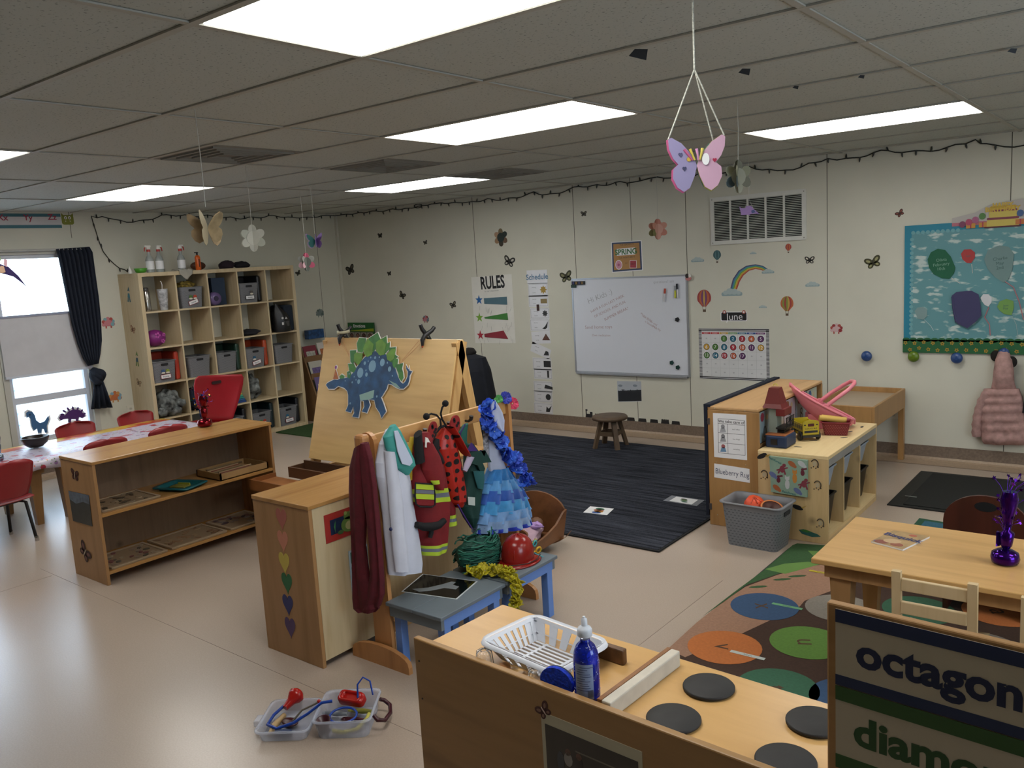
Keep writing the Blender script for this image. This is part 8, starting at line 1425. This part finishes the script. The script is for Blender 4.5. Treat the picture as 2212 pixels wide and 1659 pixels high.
# word strips
CR = mat('#b8ae98', .6); NVB = mat('#14264c', .6, name='word_strip_navy'); GNB = mat('#2c5220', .6, name='word_strip_green')
pw = lambda u, v: FU.q(u, v)
for nm, wrd, zs, c1, lc, l in (('word_card', 'octagon', (1.047, 1.02, .913, .891), NVB, '#0c1c40', 'laminated word card reading octagon with navy borders'), ('word_card', 'diamond', (.891, .861, .747, .717), GNB, '#234a20', 'laminated word card reading diamond with green borders')):
    g = thing(nm, l, 'card', FU.P(.4, zs[3])); obj('card_stock', MB().plate(rect(.018, zs[3] + .001, .90, zs[0] - .001), FU, .0015, CR), g)
    obj('colored_border', MB().plate(rect(.018, zs[1], .90, zs[0] - .001), FU, .0008, c1, .0015), g); obj('colored_border', MB().plate(rect(.018, zs[3] + .001, .90, zs[2]), FU, .0008, c1, .0015), g)
    zc = (zs[1] + zs[2]) / 2; obj('lettering', MB().text(wrd, FU, .057 if wrd[0] == 'o' else .053, zc + .004, .058, mat(lc, .6), .0022, 0, .035, 'l', wid=.276 if wrd[0] == 'o' else .31), g)
# doctor kit
def clearbox(name, x, y, rz, w, d, h, parent, z0=.0005):
    M = Matrix.Translation((x, y, z0)) @ Matrix.Rotation(rz, 4, 'Z'); m = MATS.get('kit') or mat('#cfd6e8', .25, alpha=.38, name='frosted_clear_plastic'); MATS['kit'] = m; return obj(name, tub(w, d, h, m, m, .9, .03, .003, M, .006), parent), M
g = thing('doctor_kit', 'open clear plastic doctor kit case with maroon handle on the floor', 'toy case', (-.45, .57, 0)); rz = math.radians(36)
DKT = [Vector(Z(*q_)) for q_ in ((620, 1590), (800, 1590))]
_, MA = clearbox('case_base', -.34, .575, rz, .215, .235, .075, g); _, ML = clearbox('case_lid', -.522, .437, rz, .20, .235, .045, g)
MRN = mat('#3c0c18', .35, name='maroon_plastic'); H_ = [MA @ Vector(p) for p in ((.115, -.06, .06), (.13, -.075, .05), (.155, -.06, .04), (.165, 0, .035), (.155, .05, .04), (.13, .07, .05), (.115, .06, .06))]; obj('handle', MB().tube(H_, .008, MRN, 10), g); obj('latch', MB().box((-.135, -.03, .015), (-.10, .02, .04), MATS['kit'], .005, ML), g)
B2 = mat('#1440a0', .3, name='blue_rubber_tube'); RD2 = mat('#b01812', .25, name='red_toy_plastic'); cat2 = 'toy medical tool'
r = thing('toy_stethoscope', 'toy stethoscope with blue tubing and red chest piece in the case lid', cat2, ML @ Vector((0, 0, .01))); obj('blue_tube', MB().tube([ML @ Vector(p) for p in ((-.04, .06, .05), (-.07, .02, .035), (-.075, -.04, .03), (-.03, -.07, .03), (.03, -.05, .04), (.08, -.02, .06), (.13, .0, .09), (.17, .01, .09))], .006, B2, 8), r)
obj('chest_piece', MB().lathe([(.012, -.035), (.016, -.01), (.018, .0), (.03, .02), (.033, .035), (.02, .05), (.004, .052)], ML @ Vector((-.015, .075, .06)), RD2, 18, ML.to_3x3() @ Vector((.45, .75, .35))), r); obj('ear_piece', MB().tube([ML @ Vector(p) for p in ((.02, -.03, .035), (.04, .03, .045), (.09, .075, .05))], .004, mat('#4a4236', .4), 6).ell(ML @ Vector((.095, .08, .052)), (.008, .008, .008), RD2), r)
r = thing('toy_pressure_cuff', 'red toy blood pressure cuff with blue loop in the case base', cat2, MA @ Vector((.02, .05, .02))); FC2 = F(MA @ Vector((.0, .07, .065)), MA.to_3x3() @ Vector((.95, -.35, 0)), MA.to_3x3() @ Vector((.2, .7, .3)))
obj('cuff', MB().loft([[FC2.P(x * k, y * k, z) for x, y in rrect(-.058, -.026, .058, .026, .018)] for k, z in ((1, -.016), (1, .006), (.9, .014), (.6, .014), (.55, .004))], RD2), r); obj('blue_loop', MB().tube([MA @ Vector(p) for p in ((.03, .05, .075), (.028, .07, .12), (.05, .08, .145), (.078, .075, .13), (.088, .06, .08))], .0035, B2, 8), r)
r = thing('toy_tubing', 'coiled blue rubber tube loop in the case base', cat2, MA @ Vector((0, -.02, .01))); obj('tube_loop', MB().tube([MA @ Vector((-.01 + .052 * math.cos(t), -.035 + .042 * math.sin(t), .052 + .008 * math.sin(t))) for t in [2 * PI * i / 22 for i in range(22)]], .0045, B2, 8, True), r)
r = thing('toy_cup', 'maroon toy scope cup standing in the near corner of the case', cat2, MA @ Vector((-.075, -.075, .01))); obj('cup', MB().lathe([(.016, 0), (.02, .03), (.03, .058), (.026, .058), (.012, .03), (.004, .028)], MA @ Vector((-.072, -.07, .006)), MRN, 20, (.1, -.25, 1)), r)
r = thing('toy_glasses_frame', 'yellow curved toy piece lying in the case base', cat2, MA @ Vector((.04, -.05, .01))); obj('yellow_frame', MB().tube([MA @ Vector(p) for p in ((-.04, -.088, .02), (.0, -.095, .016), (.05, -.08, .02), (.08, -.04, .035), (.085, -.01, .04))], .008, mat('#c0b84c', .4), 8), r)
r = thing('toy_mirror', 'dark maroon toy mirror lying in the case lid', cat2, ML @ Vector((0, 0, .01))); obj('mirror_disc', MB().ell(ML @ Vector((.0, -.005, .018)), (.04, .026, .009), MRN), r)
r = thing('toy_thermometer', 'cream and blue toy thermometer lying in the case lid', cat2, ML @ Vector((-.05, -.02, .01))); obj('cream_body', MB().tube([ML @ Vector(p) for p in ((-.055, -.085, .014), (-.055, -.03, .018), (-.035, .04, .022))], [.008, .013, .01], mat('#b89a6c', .4), 8), r); obj('blue_end', MB().box((-.035, -.095, .006), (.03, -.07, .03), mat('#0c2850', .4), .006, ML), r)
for q_, c, l, nm in (((.03, .0, .012), '#4c1420', 'maroon toy syringe under the cuff', 'toy_syringe'), ((.05, .03, .03), '#8c8a3c', 'olive yellow toy scissors under the cuff', 'toy_scissors'), ((-.05, .02, .03), '#8a8e94', 'silver toy instrument beside the blue coil', 'toy_instrument')):
    a = MA @ Vector(q_); one(nm, MB().tube([a + MA.to_3x3() @ Vector((-.05, .01, 0)), a, a + MA.to_3x3() @ Vector((.045, -.015, .004))], [.007, .011, .006], mat(c, .4), 8).lathe([(.007, 0), (.013, .004), (.007, .008)], a + MA.to_3x3() @ Vector((-.05, .01, -.004)), mat(c, .4), 10), l, cat2)
# ================================================================ things on and in the low bookshelf
FBE2 = F((0, .7985, 0), (1, 0, 0), (0, 0, 1)); x, z = FBE2.q(162, 1026); one('butterfly_sticker', butterfly(FBE2, x, z, .085, -.15, '#3c1814', '#54281c', body='#c8b8a0'), 'dark brown butterfly sticker at the top of the bookshelf end', 'sticker')
x, z = FBE2.q(184, 1193); one('butterfly_sticker', butterfly(FBE2, x, z, .125, -.75, '#3c2220', '#7c5450', body='#c8b8a0'), 'pink and brown butterfly sticker at the bottom of the bookshelf end', 'sticker')
g = thing('shelf_photo', 'dark landscape photo with cloudy sky taped on the bookshelf end', 'photo', FBE2.P(-2.92, .345)); obj('photo_paper', MB().plate(FBE2.qs([(148, 1060), (192, 1070), (200, 1137), (158, 1125)]), FBE2, .001, mat('#20282a', .3, var=.5, scale=20)), g); obj('cloudy_sky', MB().plate(FBE2.qs([(148, 1060), (192, 1070), (194, 1090), (180, 1084), (165, 1088), (151, 1078)]), FBE2, .0005, mat('#5c6c80', .3, var=.5, scale=30), .001), g)
def puzzle(x, y, z, w, l, c, label, seed, th=.012):
    g = thing('puzzle_board', label, 'puzzle', (x, y, z), 0, 'wooden puzzle boards on the low bookshelf'); rn = random.Random(seed); fr = F((x, y, z), (1, 0, 0), (0, 1, 0)); obj('board', MB().plate(rrect(-w / 2, -l / 2, w / 2, l / 2, .02), fr, th * .6, mat('#9a8468', .5)), g)
    fm = MB().frame(-w / 2 + .004, -l / 2 + .004, w / 2 - .004, l / 2 - .004, .016, fr, th * .4, mat('#b4a084', .5), th * .6); obj('raised_edge', fm, g); pc = MB()
    for i in range(26): a, b = rn.uniform(-w / 2 + .04, w / 2 - .04), rn.uniform(-l / 2 + .04, l / 2 - .04); pc.plate(rot2(circ(a, b, rn.uniform(.012, .03), rn.uniform(.008, .018), 7), rn.uniform(0, 3), (a, b)), fr, .002 + .0002 * i, mat(c[i % len(c)], .5), th * .6)
    tag(obj('puzzle_pieces', pc, g), None, None, None, 'stuff')
puzzle(-2.88, 1.02, .4255, .30, .37, ('#5c4c3c', '#8c7c64', '#3c3428', '#a08c70'), 'brown wooden puzzle board on the upper shelf, left end', 1)
puzzle(-2.87, 1.02, .0805, .31, .36, ('#7c4c4c', '#9a8878', '#5c5448', '#a89880'), 'wooden puzzle board with reddish pieces on the bottom shelf, left end', 2)
puzzle(-2.87, 1.42, .0805, .31, .40, ('#9a7a5c', '#84644c', '#a48c6c'), 'pale wooden maze puzzle board in the middle of the bottom shelf', 3); puzzle(-2.87, 1.80, .0805, .31, .32, ('#4c3c44', '#7c5c54', '#8c8078'), 'dark wooden puzzle board on the bottom shelf, right end', 4)
TM = Matrix.Translation((-2.83, 1.39, .4255)) @ Matrix.Rotation(.35, 4, 'Z'); g = thing('teal_tray', 'teal plastic tray holding yellow puzzle pieces on the upper shelf', 'tray', TM.translation); TLM = mat('#1a6068', .4); obj('tray_body', tub(.25, .20, .022, TLM, TLM, .85, .03, .012, TM, .012), g); one('yellow_card', MB().box((-.06, -.03, .005), (.05, .035, .012), mat('#8c8a3c', .5, var=.5, scale=40), 0, TM).box((-.05, .036, .005), (.04, .046, .02), mat('#a0a838', .5), 0, TM), 'yellow green card with tools in the teal tray', 'card')
g = thing('wooden_box', 'shallow pale wooden box with dowels and small parts on the upper shelf', 'box', (-2.85, 1.79, .4255)); WB = mat('#a8885c', .5, var=.15, scale=12); y0, y1, x0, x1, z0 = 1.61, 1.98, -3.0, -2.72, .4255
bx_ = MB().box((x0, y0, z0), (x1, y1, z0 + .005), WB)
for a in ((x0, y0, x0 + .01, y1), (x1 - .01, y0, x1, y1), (x0, y0, x1, y0 + .01), (x0, y1 - .01, x1, y1)): bx_.box((a[0], a[1], z0), (a[2], a[3], z0 + .045), WB)
obj('box_body', bx_, g); rn = random.Random(6); dw = MB()
for i in range(9): x = x0 + .03 + .026 * i; dw.tube([(x, y0 + .03 + rn.uniform(0, .03), z0 + .03), (x + .01, y1 - .03 - rn.uniform(0, .12), z0 + .036)], .007, mat(('#8c7450', '#6c5438', '#a8906c', '#7c3c30')[i % 4], .5), 7)
obj('dowels', dw, g)
# centrepiece, bowl, big chair
R4 = [mat('#7c1420', .15, .8, name='red_foil'), mat('#1c3cb0', .12, .9, name='blue_foil'), mat('#b08c20', .2, .8, name='gold_foil'), mat('#1c6c3c', .2, .8, name='green_foil')]
centerpiece(Z(443, 921, .7405), R4, .26, 'multicolored foil centerpiece on the low bookshelf', 26); 
centerpiece(Vector((-4.62, 1.02, .5)), [mat('#8c98a8', .12, .9, name='silver_foil'), mat('#7cb0c8', .1, .6, name='pale_blue_foil')], .24, 'pale silver foil strip centerpiece behind the dark bowl', 5, .5)
bp = Z(78, 966, .5); one('coconut_bowl', MB().lathe([(.02, 0), (.05, .006), (.085, .035), (.10, .075), (.10, .085), (.092, .085), (.08, .04), (.03, .014)], (bp.x, bp.y, .4995), mat('#1c120e', .35, var=.5, scale=30), 28), 'dark coconut shell bowl on the tablecloth', 'bowl')
TCH = mat('#a01c28', .35, name='red_teacher_chair'); g = thing('teacher_chair', 'large red plastic chair with a handle hole behind the shelf', 'chair', (-4.95, 3.05, 0)); FT2 = F((-4.9, 0, 0), (0, 1, 0), (0, 0, 1))
rows = [(424, 812, 518, 808), (418, 820, 523, 814), (417, 835, 523, 830), (420, 855, 520, 850), (428, 880, 514, 875), (440, 900, 508, 898), (446, 912, 504, 912)]; G = []
for i, (a, b, c, e) in enumerate(rows):
    p, q = FT2.q(a, b), FT2.q(c, e); G.append([FT2.P(p[0] + (q[0] - p[0]) * j / 16, p[1] + (q[1] - p[1]) * j / 16, -.05 * (1 - (j / 8 - 1) ** 2) - .01 * i + .03) for j in range(17)])
obj('backrest', MB().grid(G, TCH, True, .01), g); p = FT2.q(470, 826); obj('hand_hole', MB().plate(rrect(p[0] - .05, p[1] - .014, p[0] + .05, p[1] + .014, .012), FT2, .004, mat('#2c1414', .9), -.018), g)
yc = FT2.q(475, 880)[0]; obj('seat', MB().box((-5.30, yc - .15, .36), (-4.93, yc + .19, .38), TCH, .012), g)
for x in (-5.28, -4.96):
    for y in (yc - .16, yc + .16): obj('leg', MB().tube([(x, y, .36), (x + (.03 if x > -5.1 else -.03), y, 0)], .013, mat('#8c8c90', .25, .9), 8), g)
# ================================================================ hanging paper things and ceiling tape
STR = mat('#b8b8b0', .6)
def hang(name, label, x, y, ztop, zat, cat='hanging decoration', group=None):
    g = thing(name, label, cat, (x, y, zat), 0, group); obj('string', MB().tube([(x, y, H - .008), (x + .004, y, (ztop + H) / 2), (x, y, ztop)], .0016, STR, 5), g); return g
def vfr(x, y, z, az): return F((x, y, z), (math.cos(az), math.sin(az), 0), (0, 0, 1))
def wings(fr, s, m, fold, up=1.0, th=.0015, t0=0):
    mb = MB()
    for sx in (-1, 1):
        f2 = F(fr.P(0, 0, t0), (fr.u * math.cos(fold) + fr.n * sx * math.sin(fold)) * 1, fr.v)
        q = [(a_, b_ * up) for a_, b_ in [(0, -.05), (.04, .05), (.12, .14), (.24, .25), (.40, .33), (.45, .30), (.44, .18), (.38, .06), (.30, -.02), (.38, -.08), (.39, -.20), (.32, -.32), (.22, -.38), (.12, -.33), (.04, -.18)]]; mb.plate([(sx * a * s, b * s) for a, b in q], f2, th, m[0 if sx < 0 else 1])
    return mb
# big butterfly near the camera
p = CAM + ray(1505, 350) * 2.3; top = CAM + ray(1513, 155) * 2.3; tp = Vector((p.x, p.y, 0)); g = thing('paper_butterfly', 'large pink and lavender paper butterfly hanging on twisted cords near the camera', 'hanging decoration', p); az = math.radians(38.4 - 3); fr = vfr(p.x, p.y, p.z, az)
WR = mat('#c0c0b4', .7, var=.5, scale=200, name='twisted_white_cord'); kz = top.z; k0 = Vector((p.x, p.y, kz))
obj('cord', MB().tube([(p.x, p.y, H - .005), k0], .0028, WR, 6), g); LW, RW_, BW = fr.P(-.076, .064), fr.P(.076, .066), fr.P(.05, .055, -.02)
for e in (LW, RW_, BW): obj('cord', MB().tube([k0, e], .0022, WR, 6), g)
obj('back_wings', wings(fr, .178, [mat('#b0507c', .5), mat('#9a9440', .5)], -.12, 1.2, t0=-.006), g); obj('teal_layer', wings(fr, .165, [mat('#7c3c5c', .5), mat('#1c7c74', .5)], -.3, 1.2, t0=-.012), g)
obj('front_wings', wings(fr, .172, [mat('#9088ac', .5), mat('#c09ab0', .5)], .10, 1.2), g); an = MB()
for x0, x1, c in ((-.012, -.034, '#b85c84'), (-.006, -.018, '#c8b84c'), (.004, .0, '#c88cb4'), (.008, .016, '#c8b84c')): an.tube([fr.P(x0, .005, .004), fr.P((x0 + x1) / 2, .02, .006), fr.P(x1, .035, .004)], [.003, .003, .0045], mat(c, .5), 7)
obj('antennae', an, g)
for x, z, c, s_ in ((-.045, .022, '#4c4a6c', 'h'), (-.022, .008, '#c0a03c', 'c'), (-.035, -.016, '#3c3c5c', 'h'), (.048, .002, '#a02444', 'h')):
    f2 = F(fr.o, (fr.u * math.cos(.10) + fr.n * (1 if x > 0 else -1) * math.sin(.10)), fr.v); obj('foam_sticker', MB().plate(heart(x, z, .011, .012) if s_ == 'h' else circ(x, z, .006, n=12), f2, .002, mat(c, .6), .0015), g)
f2 = F(fr.o, (fr.u * math.cos(.10) + fr.n * math.sin(.10)), fr.v); obj('white_sticker', MB().plate(circ(.024, .006, .010, .016, 14), f2, .003, PAPER, .0015), g)
g = hang('paper_butterfly', 'cream folded paper butterfly hanging before the window wall', -1.011, .627, 2.025, 1.94); fr = vfr(-1.011, .627, 1.945, math.radians(38)); CRM2 = [mat('#b8a07c', .7, var=.4, scale=20), mat('#c4b08c', .7, var=.4, scale=20)]; CRM3 = [mat('#b0a488', .7), mat('#a48c68', .7)]
obj('wing_pair', wings(fr, .17, CRM2, .25), g); obj('wing_pair', wings(vfr(-1.011, .627, 1.945, math.radians(118)), .20, CRM3, .2), g)
def pflower(name, label, x, y, zt, zc, s_, cs, az, n=2):
    g = hang(name, label, x, y, zt, zc)
    for k in range(n): obj('petal_layer', sixflower(vfr(x, y, zc, az + k * PI / max(n, 1) * .5), 0, 0, s_, cs, -.001, None, .002), g)
    return g
pflower('hanging_flower', 'white handwritten paper flower hanging left of center', -2.459, 1.86, 2.05, 1.968, .17, ('#c0c0b4', '#b8bcae', '#c8c8bc'), math.radians(38), 2); 
wd = MB(); fr = vfr(-2.459, 1.86, 1.968, math.radians(38))
g = hang('paper_butterfly', 'small purple paper butterfly hanging near the room corner', -3.353, 3.076, 2.038, 1.98); obj('wing_pair', wings(vfr(-3.353, 3.076, 1.985, math.radians(38)), .17, [mat('#b89ac4', .5), mat('#7a5c9c', .5)], .5), g); obj('wing_pair', wings(vfr(-3.353, 3.076, 1.985, math.radians(20)), .15, [mat('#2c7c74', .5), mat('#7a5c9c', .5)], .9), g)
q = CAM + ray(662, 566) * 7.2; pflower('hanging_flower', 'small pink and grey paper flower hanging below the purple butterfly', q.x, q.y, q.z + .06, q.z, .16, ('#b8506c', '#8c8c84', '#c8a0a8', '#5c6058'), math.radians(70))
pflower('hanging_flower', 'grey and teal striped paper flower hanging before the wall grille', .48, 2.478, 2.138, 2.062, .155, ('#6c6c5c', '#84846c', '#3c4c50', '#9a9a88'), math.radians(60), 2)
q = CAM + ray(1421, 495) * 7.3; pflower('hanging_flower', 'peach and green paper flower hanging above the whiteboard', q.x, q.y, q.z + .08, q.z, .18, ('#b87868', '#c08a78', '#7c7a4c', '#c89888'), math.radians(40))
q = CAM + ray(1618, 455) * 6.4; g = hang('paper_bird', 'small lavender paper bird hanging in front of the wall grille', q.x, q.y, q.z + .09, q.z); f2 = vfr(q.x, q.y, q.z, math.radians(38)); P_ = [(-.075, .035), (-.055, .02), (-.03, .02), (-.02, .035), (.0, .038), (.02, .03), (.035, .01), (.08, -.03), (.03, -.025), (.0, -.03), (.01, -.04), (-.01, -.03), (-.06, -.03)]
obj('bird_body', MB().plate(P_, f2, .003, mat('#80649a', .6)), g); obj('blue_wing', MB().plate([(.015, -.002), (.035, .006), (.05, -.015), (.02, -.022)], f2, .001, mat('#2c3c6c', .6), .003), g); obj('sling', MB().tube([f2.P(-.03, .025), f2.P(0, .09), f2.P(.03, .02)], .0014, STR, 5), g)
q = Vector((-4.6, .905, 0)); c0 = CAM + ray(8, 575) * 4.6; g = hang('paper_butterfly', 'dark purple and peach paper butterfly cut off by the left photo edge', c0.x - .03, c0.y, c0.z + .08, c0.z); f2 = vfr(c0.x, c0.y, c0.z, math.radians(38)); fq = lambda L: f2.qs(L)
obj('purple_wing', MB().plate(fq([(-20, 560), (5, 572), (18, 576), (40, 596), (59, 621), (50, 613), (30, 598), (10, 592), (-20, 586)]), f2, .002, mat('#2c1c50', .6)), g); obj('peach_layer', MB().plate(fq([(-5, 585), (3, 574), (9, 575), (13, 588), (6, 590), (-8, 589)]), f2, .002, mat('#b8967c', .6), .003).plate(fq([(10, 560), (17, 561), (16, 577), (9, 572)]), f2, .002, mat('#b89098', .6), .004), g); obj('green_layer', MB().plate(fq([(-20, 535), (-2, 545), (4, 560), (-2, 572), (-20, 570)]), f2, .002, mat('#7c8c6c', .6), .005), g)
for k, (u, v) in enumerate(((1377, 105), (1607, 147), (1718, 184), (1860, 161), (2186, 104))): p = Z(u, v, H - .009); one('tape_scrap', MB().plate([(a_ * (1, .7, .4, .4, .5)[k], b_ * (1, .7, .4, .4, .5)[k]) for a_, b_ in ((-.03, -.004), (.03, -.03), (.034, .004), (-.01, .014))], F((p.x, p.y, H - (.022, .019, .016, .016, .016)[k]), Vector((1, .4, .1)), Vector((.25, -.3, 1))), .001, mat('#20262c', .5)), ('largest dark tape scrap on the ceiling, left of the butterfly cord', 'dark tape scrap on the ceiling just right of the butterfly cord', 'tiny dark tape scrap on the ceiling above the grey flower', 'tiny dark tape scrap nearest the right light panel', 'dark tape scrap at the far right of the ceiling')[k], 'tape scrap')
